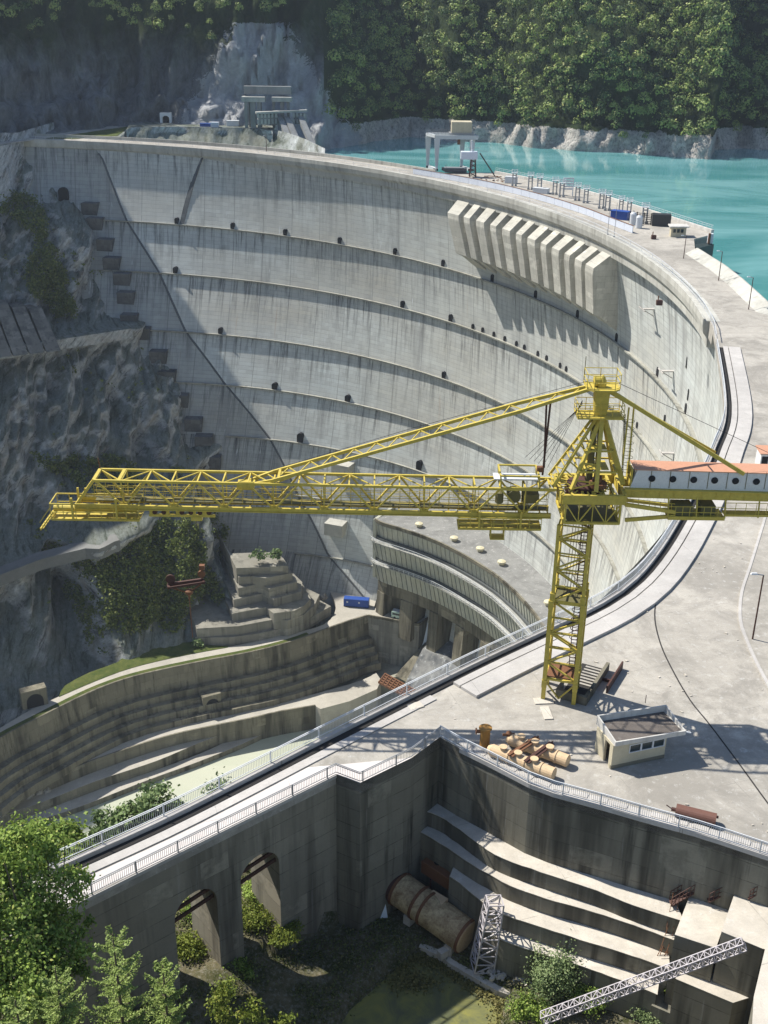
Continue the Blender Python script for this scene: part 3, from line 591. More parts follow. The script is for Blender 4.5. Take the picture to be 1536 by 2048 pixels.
# terraced concrete buttress above the road
tb = empty('terraced_buttress', (*P2([(560, 1200)], ZR)[0], ZR), 'stack of seven grey concrete terraces climbing the rock above the riverside road', 'terraces')
def z2(l): return [(x / 3.072 + 380, y / 3.072 + 1060) for x, y in l]
TB = [(z2([(30, 662), (240, 660), (400, 640), (560, 606), (700, 566), (800, 505), (866, 468), (800, 432)]), -137.2, -141),
      (z2([(40, 606), (300, 590), (500, 552), (600, 556), (700, 520), (760, 470), (796, 396), (712, 356)]), -133.8, -141),
      (z2([(258, 514), (465, 474), (512, 512), (640, 496), (700, 466), (742, 420), (690, 330)]), -130.8, -137),
      (z2([(268, 428), (445, 390), (512, 424), (684, 378), (690, 320), (640, 272)]), -127.8, -134),
      (z2([(296, 358), (430, 330), (486, 362), (658, 318), (640, 268)]), -124.8, -131),
      (z2([(298, 290), (380, 285), (465, 296), (628, 264), (600, 222)]), -121.8, -128),
      (z2([(284, 234), (450, 228), (602, 220), (575, 175), (520, 135)]), -119.0, -125)]
for pts, z, zb in TB:
    f = P2(pts, z); back = [np.array(f[-1]) - NV * 6 - DV * 14, np.array(f[0]) - NV * 26 + DV * 4]
    m = MB(); m.prism(f + back, zb, z); m.build('terrace', concrete('buttress_concrete', (.30, .285, .24), (.035, .033, .03), streak=.8, form=3.2, stain=.4, white=.15, sc=.5) if z == -137.2 else bpy.data.materials['buttress_concrete'], tb)

# ---------------------------------------------------------------- curved powerhouse
zR_ = -104.0
fac = smooth_path(P2([(750, 1039), (765, 1047), (805, 1059), (849, 1074), (885, 1089), (920, 1107), (955, 1127), (989, 1149), (1012, 1168), (1034, 1188), (1055, 1211), (1073, 1233), (1092, 1262), (1106, 1295)], zR_), 1.0)
bk = P2([(789, 1030), (885, 1044), (989, 1092), (1079, 1155), (1109, 1182), (1150, 1240)], zR_)
bk = [np.array(p) + np.array([6., 10.]) for p in bk]
ph = empty('control_building', (*fac[len(fac) // 2], -150), 'curved three-storey panelled building with two railed balconies at the foot of the dam', 'building')
M['roof'] = concrete('flat_roof_bitumen', (.27, .27, .26), (.04, .04, .04), wallish=False, stain=.9, white=.6, sc=.45)
m = MB(); m.prism(fac + bk[::-1], zR_ - 1.0, zR_); m.build('roof', M['roof'], ph)
def panelmat():
    t = NT('facade_panels'); o = t.coord(); n = t.noise(t.coord(scale=(1, 1, .12)), .7, 5, .7); f = t.noise(o, .15, 3, .6)
    c = t.mix(t.ramp(n, [(.3, 0), (.7, 1)]), (.33, .33, .27), (.47, .47, .40)); c = t.mix(t.math('MULTIPLY', t.ramp(f, [(.45, 0), (.65, 1)]), .4), c, (.27, .31, .31)); return t.done(c, .6, 0, .4)
M['panel'] = panelmat(); M['seam'] = paint('dark_panel_seam', (.10, .11, .11), rust=.2)
def storey(zt, zb, ot, ob):
    m = MB(); m.sweep(fac, [(ot, zt), (ob, zb), (ob - 1.5, zb), (ot - 1.5, zt)]); m.build('storey_wall', M['panel'], ph)
    m = MB()
    at_ = offset(fac, ot + .08); ab = offset(fac, ob + .08)
    for k in range(0, len(fac), 2): m.bar((*at_[k], zt - .05), (*ab[k], zb + .05), .12, .14)
    m.build('panel_seams', M['seam'], ph)
M['balc'] = concrete('balcony_concrete', (.40, .40, .37), (.1, .1, .09), streak=.4, form=0, stain=.4, white=.1)
storey(zR_ - .02, -110.4, 0, -1.1); storey(-111.4, -118.6, 1.0, -.6); storey(-119.6, -127.0, .6, -1.2)
m = MB(); m.sweep(fac, [(.25, zR_ - .6), (.25, zR_ + .5), (-.3, zR_ + .5), (-.3, zR_ - .6)]); m.build('roof_edge', M['farwall'], ph)
for z, o in ((-111.2, 1.9), (-119.4, 1.7)):
    m = MB(); m.sweep(fac, [(-1.5, z), (o, z), (o, z + .3), (-1.5, z + .35)]); m.build('balcony', M['balc'], ph)
    rp = offset(fac, o - .1); m = MB()
    m.poly_bar([(*p, z + 1.5) for p in rp[::2]], .14); m.poly_bar([(*p, z + .95) for p in rp[::2]], .09)
    for p in rp[::2]: m.bar((*p, z + .3), (*p, z + 1.5), .12)
    m.build('balcony_railing', M['white'], ph)
    m = MB(); m.sweep(fac, [(-.9, z + .4), (-.2, z + .4), (-.2, z + 1.2), (-.9, z + 1.2)]); m.build('recessed_band', M['seam'], ph)
m = MB(); a = fac[0]; bkk = bk[0]; m.bar((*(a + np.array([-.2, 0])), -115), (*(bkk + np.array([-6., -2.])), -115), 1.0, 22); m.build('end_wall', M['panel'], ph)
for q in ((838, 1053), (908, 1081), (1003, 1129), (1096, 1210), (960, 1102)):
    p = at(*q, zR_); m = MB(); m.lathe(p, [(.9, 0), (.9, .7), (1.4, .8), (1.3, 1.2), (.2, 1.5)], 12); m.build('roof_vent', paint('vent_cream_paint', (.6, .55, .38)) if q[0] == 838 else bpy.data.materials['vent_cream_paint'], ph)
# substructure: piers with dark gate openings
m = MB(); sub = offset(fac, -1.6); m.sweep(sub, [(-3, -127), (0, -127), (0, -131.5), (-3, -131.5)]); m.build('lintel_beam', M['farwall'], ph)
L = len(fac); gates = [(.05, .12), (.17, .235), (.28, .36), (.40, .48), (.53, .61), (.66, .74), (.79, .86), (.92, .98)]
edges = [0.0] + [e for g in gates for e in g] + [1.0]
for k in range(0, len(edges), 2):
    i0, i1 = int(edges[k] * (L - 1)), int(edges[k + 1] * (L - 1))
    if i1 <= i0: continue
    seg = sub[i0:i1 + 1]
    if len(seg) < 2: continue
    m = MB(); m.sweep(seg, [(-9, -131.4), (0.3, -131.4), (1.4, -146), (-9, -146)]); m.build('pier', M['farwall'], ph)
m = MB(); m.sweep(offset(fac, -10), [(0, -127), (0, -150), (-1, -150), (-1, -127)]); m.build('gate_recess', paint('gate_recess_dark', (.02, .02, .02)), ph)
# spillway slope under the gates
ws = NT('wet_spillway_concrete'); o = ws.coord(); a_ = ws.noise(ws.coord(scale=(.5, .5, .06)), 1, 5, .7); b_2 = ws.noise(o, .12, 4, .6)
c_ = ws.mix(ws.ramp(b_2, [(.4, 0), (.6, 1)]), (.05, .055, .06), (.20, .20, .19)); c_ = ws.mix(ws.math('MULTIPLY', ws.ramp(a_, [(.55, 0), (.65, 1)]), .5), c_, (.5, .52, .52)); M['wetslope'] = ws.done(c_, .45, 0, .4)
m = MB(); m.sweep(sub[int(L * .22):], [(-6, -144), (2.0, -146), (15, -160), (15, -163), (-6, -163)]); m.build('spillway_slope', M['wetslope'], ph)
# left end: splayed wing wall of the substructure
m = MB(); a = at(765, 1158, -127); b = at(748, 1215, -140); c = at(838, 1240, -140); d = at(835, 1170, -128)
m.add([a, b, c, d, a + np.array([3, 14, 0]), b + np.array([3, 14, 0]), c + np.array([3, 8, 0]), d + np.array([3, 8, 0])], [(0, 1, 2, 3), (4, 7, 6, 5), (0, 4, 5, 1), (1, 5, 6, 2), (2, 6, 7, 3), (3, 7, 4, 0)]); m.build('wing_wall', M['dam'] if 0 else M['farwall'], ph)
# conical chute with falling water
ck = empty('water_chute', tuple(at(830, 1360, -158)), 'thin white stream falling down a dark notch over a concrete cone', 'waterfall')
m = MB(); top = at(850, 1285, -147); L0 = at(790, 1352, -158); R0 = at(905, 1375, -158); bb = at(860, 1290, -158) + np.array([0, 8, 0])
m.add([top, L0, (L0 + R0) / 2 + np.array([-1, -5, 0]), R0, bb], [(0, 1, 2), (0, 2, 3), (0, 3, 4), (0, 4, 1), (1, 4, 3, 2)]); m.build('cone', M['farwall'], ck)
t = NT('falling_water'); t.done((.75, .8, .82), .3); M['foam'] = t.m
def stream(px, par, name='stream'):
    m = MB(); pts = [at(x, y, z) + np.array([0, -.6, 0]) for x, y, z in px]
    for (a, b), wv in zip(zip(pts[:-1], pts[1:]), [1.0, .9, 1.2, 1.6, 2.0, 2.6]): m.bar(a, b, wv, .4, up=(0, -1, .4))
    return m.build(name, M['foam'], par)
stream([(858, 1245, -141), (850, 1280, -147), (843, 1300, -150.5), (835, 1325, -154), (828, 1352, -157.4)], ck)
wl = empty('spillway_jets', tuple(at(900, 1340, -158)), 'two misty water jets spraying on the wet spillway slope below the gates', 'waterfall')
stream([(884, 1290, -149), (882, 1330, -155), (885, 1345, -157.2)], wl, 'jet'); stream([(916, 1300, -151), (925, 1330, -155.5)], wl, 'jet')

WARP = False

# dark stepped footing blocks where the shell meets the rock
WARP = True
CT = [(168, 425, -24), (185, 452, -29), (205, 495, -36), (222, 530, -42), (238, 565, -47), (250, 600, -53), (262, 640, -60), (285, 668, -64), (318, 715, -71), (338, 752, -77), (362, 800, -84), (388, 850, -91), (408, 885, -96), (425, 925, -102)]
wet = concrete('wet_footing_concrete', (.15, .15, .15), (.02, .02, .02), streak=.7, form=2.4, stain=.5, white=.1, sc=.6)
for k, q in enumerate(CT):
    th = dam_th(*q); p = dam_pt(th, q[2], -1.2); m = MB(); m.box((p[0], p[1], q[2] - 1.5), (6.0, 6.5, 8.5), th); m.build('footing_block', wet, dam)
WARP = False
# ================================================================= RESERVOIR AND FAR SLOPES
ZRES = -10.0
t = NT('turquoise_reservoir_water'); o = t.coord(); big = t.noise(t.coord(scale=(.5, 1.3, 1)), .014, 5, .6, 1.5); n = t.noise(t.coord(scale=(1, 1.6, 1)), .5, 4, .6)
c = t.mix(t.ramp(big, [(.42, 0), (.62, 1)]), (.07, .25, .255), (.19, .41, .42)); t.bump(n, .05, .2); M['lake'] = t.done(c, .07, 0, .5)
LK = [np.array(p[:2]) for p in (arcU[0] + [-60, 20],)]
m = MB(); rp_ = [(p[0], p[1], ZRES) for p in arcU + UPS + right_ext[:1]]; m.add(rp_ + [(110, -100, ZRES), (900, -100, ZRES), (900, 900, ZRES), (-185.0, 700, ZRES)], [tuple(range(len(rp_) + 4))])
tag(m.build('reservoir', M['lake']), None, None, kind='structure')
FOOT_PX = [(-500, 285, 2), (-200, 275, 2), (0, 268, 2), (100, 258, 2), (250, 246, 2), (380, 247, 2), (480, 250, 2), (590, 262, -2), (640, 300, -9), (700, 293, ZRES), (780, 280, ZRES), (820, 275, ZRES), (900, 283, ZRES), (990, 286, ZRES), (1060, 296, ZRES), (1140, 302, ZRES), (1240, 307, ZRES), (1330, 313, ZRES), (1420, 321, ZRES), (1428, 300, ZRES), (1470, 299, ZRES), (1536, 301, ZRES), (1700, 310, ZRES), (2000, 330, ZRES)]
_fp = [at(*q) for q in FOOT_PX]; _fa = [math.atan2(p[0], p[1]) for p in _fp]; _fr = [math.hypot(p[0], p[1]) for p in _fp]; _fz = [p[2] for p in _fp]
def foot(a): return float(np.interp(a, _fa, _fr)), float(np.interp(a, _fa, _fz))
# terrain in polar form round the viewpoint's plumb line: angle a, run t metres behind the foot line
def far_pt(a, t_):
    r0, z0 = foot(a); px = 768 + F * math.tan(a)       # nominal bearing
    left = float(1 - ss(-.17, -.06, a)); rockp = math.exp(-((a + .098) / .062) ** 2)
    x = (r0 + t_) * math.sin(a); gx_ = (x - 22 + 5 * math.sin(t_ * .05)) / 69 + t_ * .0115; g = gx_ % 1.0; tri = (g / .68 if g < .68 else (1 - g) / .32) * (1.0 if int(gx_ // 1) % 2 else .7)
    rr_ = r0 + t_ - 38 * tri * float(ss(-.06, .02, a)) * float(ss(4, 40, t_)); x = rr_ * math.sin(a); y = rr_ * math.cos(a)
    # spurs: gullies cut back between them
    u = x * .016 + 1.9; sp = (math.sin(u * 2.1 + t_ * .010) * .5 + math.sin(u * 4.7 + 1.3 + t_ * .02) * .28)
    slope = 1.05 * (1 - left) + 1.75 * left
    z = z0 + 6.0 * float(ss(0, 7, t_)) * (1 - left) * float(ss(-.12, -.05, a)) + slope * max(0, t_ - 4) * (1 + .25 * sp * float(ss(0, 40, t_)))
    n = noise.fractal(Vector((x * .012, y * .012, 3.1)), .9, 2.0, 5); z += n * (2.5 + t_ * .12) * float(ss(0, 12, t_))
    # spur flanks on the right: strong ridges running down to the lake
    z += 8 * (tri - .4) * float(ss(-.06, .02, a)) * float(ss(10, 60, t_))
    z += rockp * 26 * float(ss(2, 22, t_)) * (1 - .5 * float(ss(60, 120, t_)))
    if z > 75: z = 75 + (z - 75) * (.3 + .5 * (1 - left))
    return x, y, z
NA, NTT = 420, 120; V = []; A0, A1 = -.62, .52
for j in range(NTT + 1):
    t_ = 420 * (j / NTT) ** 1.7
    for i in range(NA + 1):
        a = A0 + (A1 - A0) * i / NA; x, y, z = far_pt(a, t_); r0, z0 = foot(a)
        left = float(1 - ss(-.10, -.02, a)); k = float(ss(0, 4, t_)); d = rockdisp((x, y, z * 1.0), .8 + .9 * left) * k
        ring = float(1 - ss(8, 14, z - z0)) * k
        r = math.hypot(x, y); d2 = noise.ridged_multi_fractal(Vector((x * .09, y * .09, z * .05)), .9, 2.2, 4, 1, 2) * 3.0 * ring
        V.append((x - math.sin(a) * (d + d2), y - math.cos(a) * (d + d2), z + d2 * .8 + (d * .3) - (1 - k) * 3))
Fc = [(j * (NA + 1) + i, j * (NA + 1) + i + 1, (j + 1) * (NA + 1) + i + 1, (j + 1) * (NA + 1) + i) for j in range(NTT) for i in range(NA)]
# material: bare pale rock by the water line, grey cliff on the left, dark leaf mould under the forest
t = NT('far_slope_ground'); o = t.coord(); n1 = t.noise(o, .02, 6, .7); n2 = t.noise(o, .14, 8, .78, .5); n3 = t.noise(o, .7, 6, .8); x, y, z = t.xyz(o)
st = t.noise(t.coord(scale=(.3, .3, .06), rot=(.2, .5, 0)), .5, 6, .75)
pale = t.mix(t.ramp(n2, [(.3, 0), (.65, 1)]), (.30, .28, .26), (.78, .73, .66)); pale = t.mix(t.math('MULTIPLY', t.ramp(n3, [(.38, 1), (.52, 0)]), .7), pale, (.09, .085, .08))
grey = t.mix(t.ramp(n2, [(.3, 0), (.7, 1)]), (.12, .13, .14), (.28, .29, .30)); grey = t.mix(t.math('MULTIPLY', t.ramp(st, [(.38, 1), (.52, 0)]), .55), grey, (.06, .065, .07))
green = t.mix(t.ramp(n2, [(.35, 0), (.65, 1)]), (.02, .035, .014), (.055, .075, .028))
g = t.math('ADD', t.math('MULTIPLY', z, .012), n1); gl = t.ramp(g, [(.74, 0), (1.0, 1)])
left = t.ramp(t.math('ADD', t.math('DIVIDE', x, t.math('MAXIMUM', y, 1.0)), t.math('MULTIPLY', t.math('SUBTRACT', n1, .5), .03)), [(0.0, 0), (.0001, 0), (1, 0)])
lf = t.math('LESS_THAN', t.math('DIVIDE', x, y), -.055)
land = t.mix(lf, green, t.mix(gl, grey, green))
ring = t.math('LESS_THAN', t.math('ADD', z, t.math('MULTIPLY', n2, 6)), 2.6)
c = t.mix(ring, land, pale)
# bare rock pyramid
pk = t.n('ShaderNodeVectorMath', operation='DISTANCE'); cmb = t.n('ShaderNodeCombineXYZ'); t.l(t.math('DIVIDE', x, y), cmb.inputs[0]); t.l(t.math('MULTIPLY', t.math('SUBTRACT', z, 4.0), .0019), cmb.inputs[1]); t.l(cmb.outputs[0], pk.inputs[0]); pk.inputs[1].default_value = (-.104, 0, 0)
pm = t.math('LESS_THAN', t.math('ADD', t.math('ABSOLUTE', t.math('ADD', t.math('DIVIDE', x, y), .108)), t.math('MULTIPLY', t.math('SUBTRACT', n2, .5), .07)), t.math('ADD', .016, t.math('MULTIPLY', t.math('SUBTRACT', 1.0, t.math('DIVIDE', z, 46.0)), .055)))
pm = t.math('MULTIPLY', pm, t.math('LESS_THAN', t.math('ADD', z, t.math('MULTIPLY', n2, 6)), 47.0))
c = t.mix(pm, c, t.mix(t.ramp(n2, [(.3, 0), (.7, 1)]), (.30, .31, .32), (.62, .63, .64)))
t.bump(t.math('ADD', n3, t.math('MULTIPLY', st, 2)), .9, 2.0); M['farslope'] = t.done(c, .95, 0, .1)
tag(np_mesh('far_hillside', V, Fc, M['farslope'], None, False), None, None, kind='structure')
tag(np_mesh('unseen_shade_spur', SPUR_V, SPUR_F, M['rock'], None, True), None, None, kind='structure')  # added rock mass out of view, there only for the shadow it casts
# left abutment plateau: road, lawn, bank down to the water
pl = P2([(-600, 330), (-60, 300), (10, 290), (50, 279), (240, 274), (262, 252), (262, 240), (-600, 262)], 0)
m = MB(); m.prism(pl, -30, 0); tag(m.build('abutment_ground', M['rock']), None, None, kind='structure')
lawn = P2([(75, 277), (200, 258), (262, 251), (235, 272), (150, 278)], 0); m = MB(); m.prism(lawn, 0, .15); tag(m.build('lawn', M['grass']), None, None, kind='structure')
rd = smooth_path(P2([(-300, 312), (-60, 295), (0, 287), (60, 279), (150, 266), (262, 250)], 0), 5); m = MB(); m.sweep(rd, [(-3.5, .05), (-3.5, .25), (3.5, .25), (3.5, .05)]); tag(m.build('access_road', M['plaza']), None, None, kind='structure')
bank = P2([(255, 252), (300, 250), (420, 252), (520, 254), (560, 262), (640, 300), (600, 312), (500, 330), (250, 290)], 1.5)
V = []; nb = 90; top = smooth_path(P2([(250, 262), (262, 256), (330, 254), (420, 256), (515, 257), (560, 262), (605, 276), (650, 297)], 1.5), 1.2)
for j in range(19):
    for p in top:
        q = np.array([p[0], p[1]]) + np.array([.05, -1]) * j * 1.15; z = 1.5 - j * .85; d = rockdisp((q[0], q[1], z), .55) * min(1, j / 3); V.append((q[0] + d * .3, q[1] - d, z))
k = len(top); Fc = [(j * k + i, (j + 1) * k + i, (j + 1) * k + i + 1, j * k + i + 1) for j in range(18) for i in range(k - 1)]
tag(np_mesh('rocky_bank', V, Fc, M['rock'], None, False), None, None, kind='structure')
m = MB(); bp = [p + np.array([0, 2.5]) for p in top if p[0] < top[0][0] * .52] + P2([(545, 262), (560, 240), (262, 238)], 1.5); m.prism(bp, -10, 1.5); tag(m.build('bank_terrace', M['rock']), None, None, kind='structure')
# ================================================================= NEAR STRUCTURES
def on_line(px, py, A=lineA, B=lineB):                  # pixel -> (distance along the vertical plane through A-B, height)
    d = (B - A) / np.linalg.norm(B - A); nrm = np.array([d[1], -d[0]]); r = ray(px, py); t_ = (A @ nrm) / (r[:2] @ nrm); p = np.array([0, 0, CH]) + r * t_
    return float((p[:2] - A) @ d), float(p[2])
wdir = wn; wnrm = np.array([wdir[1], -wdir[0]])          # towards the camera
def WP(s, off, z): p = lineA + wdir * s + wnrm * off; return (p[0], p[1], z)
Ltot = float(np.linalg.norm(lineB - lineA))
viad = empty('arched_viaduct', WP(Ltot / 2, -2, -14), 'dark streaked concrete wall under the walkway pierced by two tall round arches', 'viaduct')
s1l = on_line(350, 1850)[0]; s1r, z1b = on_line(441, 1911); s1a, z1a = on_line(402, 1777)
s2l = on_line(482, 1780)[0]; s2r, z2b = on_line(562, 1838); s2a, z2a = on_line(524, 1707)
TH = 4.3
def wall_with_arches(s0, s1, arches, zt, zb, th):
    m = MB(); k = 14
    def quad(a, b, za0, za1, zb0, zb1):
        m.add([WP(a, 0, zb0), WP(b, 0, zb1), WP(b, 0, za1), WP(a, 0, za0)], [(0, 1, 2, 3)]); m.add([WP(a, -th, zb0), WP(b, -th, zb1), WP(b, -th, za1), WP(a, -th, za0)], [(3, 2, 1, 0)])
    cur = s0
    for (l, r, ztop) in arches:
        quad(cur, l, zt, zt, zb, zb); R = (r - l) / 2; c = (l + r) / 2; zs = ztop - R
        pts = [(l, zb), (l, zs)] + [(c - R * math.cos(math.pi * i / k), zs + R * math.sin(math.pi * i / k)) for i in range(1, k)] + [(r, zs), (r, zb)]
        for (a, za), (b, z_b) in zip(pts[1:-1], pts[2:-1]): quad(a, b, zt, zt, za, z_b)
        for (a, za), (b, z_b) in zip(pts[:-1], pts[1:]): m.add([WP(a, 0, za), WP(b, 0, z_b), WP(b, -th, z_b), WP(a, -th, za)], [(0, 1, 2, 3)])
        cur = r
    quad(cur, s1, zt, zt, zb, zb)
    m.add([WP(s0, 0, zb), WP(s0, 0, zt), WP(s0, -th, zt), WP(s0, -th, zb)], [(0, 1, 2, 3)])
    return m
m = wall_with_arches(-3, Ltot, [(s1l, s1r, z1a), (s2l, s2r, z2a)], -.3, -19, TH)
m.build('arch_wall', M['archwall'], viad)
m = MB(); m.sweep([WP(-3, 0, 0)[:2], WP(Ltot, 0, 0)[:2]], [(.1, -.32), (.1, -.03), (-4.3, -.03), (-4.3, -.32)]); m.build('deck_edge', M['walk'], viad)
m = MB(); m.prism([WP(-3, .1, 0)[:2], WP(.1, .1, 0)[:2], WP(.1, -TH, 0)[:2], WP(-3, -TH, 0)[:2]], -.03, .0 ); m.build('deck_end', M['walk'], viad)
# steel tie beams across each arch
for (l, r, zt_) in ((s1l, s1r, z1a), (s2l, s2r, z2a)):
    for dz in (1.35, 2.3):
        for off in (-.5, -2.4):
            m = MB(); m.bar(WP(l, off, zt_ - dz), WP(r, off, zt_ - dz + .5), .16, .3); m.build('tie_beam', M['darkrust'], viad)
# wall of the projecting corner and the long curved wall
m = MB(); nw = NEAR[3:]; nwp = nw + [near_ext]
m.sweep([np.array(p) for p in nwp], [(0, -.02), (0, -19), (-1.4, -19), (-1.4, -.02)])
cw = empty('curved_retaining_wall', (*NEAR[9], -8), 'tall curved near wall of dark streaked concrete holding up the plaza', 'retaining wall')
m.build('wall', M['nearwall'], cw)
m = MB(); m.sweep([np.array(p) for p in nwp[4:]], [(.1, -.35), (.1, .06), (-.9, .06), (-.9, -.35)]); m.build('coping', M['walk'], cw)
# light coping slabs lying along the wall top
tile = MB()
for k, (p, d) in enumerate(even(offset(NEAR[7:], -.62), 1.55)):
    if random.random() < .7: tile.box((p[0], p[1], .085), (1.2, .55, .05), math.atan2(d[1], d[0]) + random.uniform(-.04, .04))
tile.build('coping_slabs', M['walk'], cw)

# terraces (px outline of each front edge, height of its tread)
z8 = lambda l: [(x / 2 + 768, y / 2 + 1536) for x, y in l]
back = [at(x, y, -7.1)[:2] for x, y in ((838, 1590), (868, 1600), (925, 1640), (1013, 1690), (1058, 1706), (1118, 1730), (1193, 1752), (1268, 1776), (1343, 1809))]
TERR = [(z8([(120, 160), (215, 190), (300, 245), (360, 290), (440, 345), (550, 390), (700, 440), (850, 490), (1000, 550), (1195, 612)]), -7.1),
        (z8([(20, 205), (150, 258), (250, 318), (350, 385), (440, 436), (500, 470), (640, 520), (800, 565), (960, 615), (1165, 690)]), -8.75),
        (z8([(262, 432), (300, 458), (350, 500), (420, 555), (490, 590), (640, 640), (780, 685), (950, 737), (1140, 802)]), -10.4),
        (z8([(400, 640), (430, 662), (480, 692), (640, 745), (760, 782), (900, 832), (1020, 876), (1090, 905)]), -12.1)]
tr = empty('stepped_terraces', (*at(1120, 1850, -12)[:2], -14), 'four long curved concrete terraces stepping down from the curved wall to the pool', 'terraces')
pb_ = [p - np.array([-.25, -1.0]) * 1.3 for p in back]
for (pts, z), kb in zip(TERR, (0, 0, 2, 3)):
    f = smooth_path([at(x, y, z)[:2] for x, y in pts], .8); f = [p + np.array([noise.noise(Vector((k * .9, z, 0))) * .07, noise.noise(Vector((k * .9, z, 5))) * .07]) for k, p in enumerate(f)]
    m = MB(); m.prism(f + pb_[kb:][::-1], -17, z); m.build('terrace_wall', M['nearwall'], tr)
    m = MB(); m.prism([p + np.array([.05, -.08]) for p in f] + pb_[kb:][::-1], z + .004, z + .06); m.build('terrace_tread', M['terrace'], tr)
# massive stepped blocks on the right
zb8 = lambda l: [(x / 3.227 + 1060, y / 3.227 + 1700) for x, y in l]
BL = [(zb8([(1040, 270), (935, 545), (1200, 632), (1290, 370)]), -6.2), (zb8([(1335, 240), (1236, 525), (1500, 635), (1560, 650), (1640, 300)]), -4.6),
      (zb8([(1005, 655), (940, 830), (1310, 985), (1445, 942), (1475, 740), (1230, 700)]), -9.6), (zb8([(1536, 560), (1445, 945), (1430, 1200), (1700, 1250), (1750, 600)]), -4.0)]
bk_ = empty('stepped_blocks', (*at(1430, 1900, -12)[:2], -16), 'massive stepped concrete blocks with pale crusted tops at the right end of the terraces', 'concrete blocks')
for pts, z in BL:
    f = [at(x, y, z)[:2] for x, y in pts]; m = MB(); m.prism(f, -17, z - .05); m.build('block', M['nearwall'], bk_)
    m = MB(); c_ = sum(f) / len(f); m.prism([p + (c_ - p) * -.004 for p in f], z - .05, z); m.build('block_top', M['terrace'], bk_)
f = [at(x, y, -13)[:2] for x, y in zb8([(840, 895), (930, 850), (905, 1042), (785, 990)])]; m = MB(); m.prism(f, -17, -13.2); m.build('block', M['nearwall'], bk_)

# pavement cover slabs on the plaza, open manhole
cs = empty('loose_cover_slabs', (*at(1088, 1418, 0)[:2], 0), 'two pale cover slabs lying on the plaza beside the crane foot', 'cover slabs')
for q, s in (((1087, 1403), (1.7, .9)), ((1093, 1427), (.8, 1.9))):
    p = at(*q, 0); m = MB(); m.box((p[0], p[1], .06), (*s, .1), .1); m.build('slab', M['terrace'], cs, bevel=.01)
mh = empty('open_manhole', tuple(at(816, 1419, 0)), 'open round manhole with its pale lid pushed aside near the railing', 'manhole')
p = at(816, 1419, 0); m = MB(); m.lathe((p[0], p[1], .006), [(.5, 0), (.5, .02)], 20); m.build('shaft_mouth', M['black'], mh)
p = at(831, 1413, 0); m = MB(); m.box((p[0], p[1], .07), (1.3, .9, .1), .5); m.build('lid', M['terrace'], mh, bevel=.02)

# ---------------------------------------------------------------- railings
def railing(path, label, name='railing', h=1.1, step=2.0, mats=None, off=0.0, z0=0.0, double=False, bal=.16, rz=.04):
    mt = mats or M['white']; pts = [np.array(p[:2], float) for p in path]; mid = pts[len(pts) // 2]
    th = empty(name, (mid[0], mid[1], z0), label, 'railing')
    P3 = [(p[0], p[1]) for p in pts]
    m = MB(); m.poly_bar([(x, y, z0 + h) for x, y in P3], .065, .05); m.build('top_rail', mt, th)
    m = MB(); m.poly_bar([(x, y, z0 + .14) for x, y in P3], .05); m.poly_bar([(x, y, z0 + h - .14) for x, y in P3], .05); m.build('lower_rails', mt, th)
    m = MB(); ev = even(pts, bal)
    for p, d in ev: m.bar((p[0], p[1], z0 + .14), (p[0], p[1], z0 + h - .14), .025)
    m.build('balusters', mt, th)['kind'] = 'stuff'
    for p, d in even(pts, max(step, sum(np.linalg.norm(b - a) for a, b in zip(pts[:-1], pts[1:])) / 95)):
        q = MB(); q.box((p[0], p[1], z0 + h / 2), (.09, .09, h), math.atan2(d[1], d[0])); q.build('post', mt, th)
    return th
railing([p for p in DOWN[K:] if True], 'long white railing curving along the dam side of the plaza and walkway', z0=.42, off=0, step=5)
railing([lineA + wdir * -.3] + [np.array(p) for p in NEAR[:7]], 'thin grey railing along the near edge of the walkway and its corner', name='railing', mats=M['steel'], h=1.0, step=3.4, z0=.05)
railing([np.array(p) for p in NEAR[6:]] + [near_ext], 'white railing above the curved wall beside the hut and rusty tanks', z0=.06, step=3)
railing([p for p in DOWN[3:K]], 'thin white railing along the far dam crest', z0=.45, step=8, bal=1.0)
# ================================================================= TOWER CRANE
CX, CY = 16.5, 85.3
crane = empty('tower_crane', (CX, CY, 0), 'big yellow lattice tower crane with long jib standing on the plaza', 'crane')
Yl, Yd, RU = M['yellow'], M['yellowdark'], M['rust']
def cp(px, py, dY=0.0): p = aty(px, py, CY + dY); return Vector(p)
def sub(nm, mb, mat, par=None, bevel=0): return mb.build(nm, mat, par or crane, bevel=bevel)
def sub_each(nm, mb, mat):                # every bar of a lattice as a member of its own
    for k in range(0, len(mb.v), 8):
        q = MB(); q.v = mb.v[k:k + 8]; q.f = [tuple(i - k for i in f) for f in mb.f if f[0] >= k and f[0] < k + 8]; q.build(nm, mat, crane)
# mast
yaw = math.radians(-15); ex = Vector((math.cos(yaw), math.sin(yaw), 0)); ey = Vector((-math.sin(yaw), math.cos(yaw), 0)); MC = Vector((16.1, 85.4, 0)); ZT = cp(1163, 1042)[2]
Z1 = 9.9
def corner(i, z): sx, sy = ((-1, -1), (1, -1), (1, 1), (-1, 1))[i]; hw = 1.28 if z > Z1 else 1.36; return MC + ex * sx * hw + ey * sy * hw + Vector((0, 0, z))
for i in range(4):
    m = MB(); m.bar(corner(i, -1.2 if i else 0), corner(i, Z1 - .01), .36, .36, up=ey); m.bar(corner(i, Z1 + .01), corner(i, ZT), .27, .27, up=ey)
    for z in (1.7, Z1 - .2, Z1 + .5): m.box(corner(i, z), (.44, .44, .75), yaw)
    sub('mast_leg', m, Yl)
lv = [2.3, 3.9, 5.4, 6.9, 8.4, Z1 + .1, 11.5, 13.1, 14.6, 16.0, ZT]
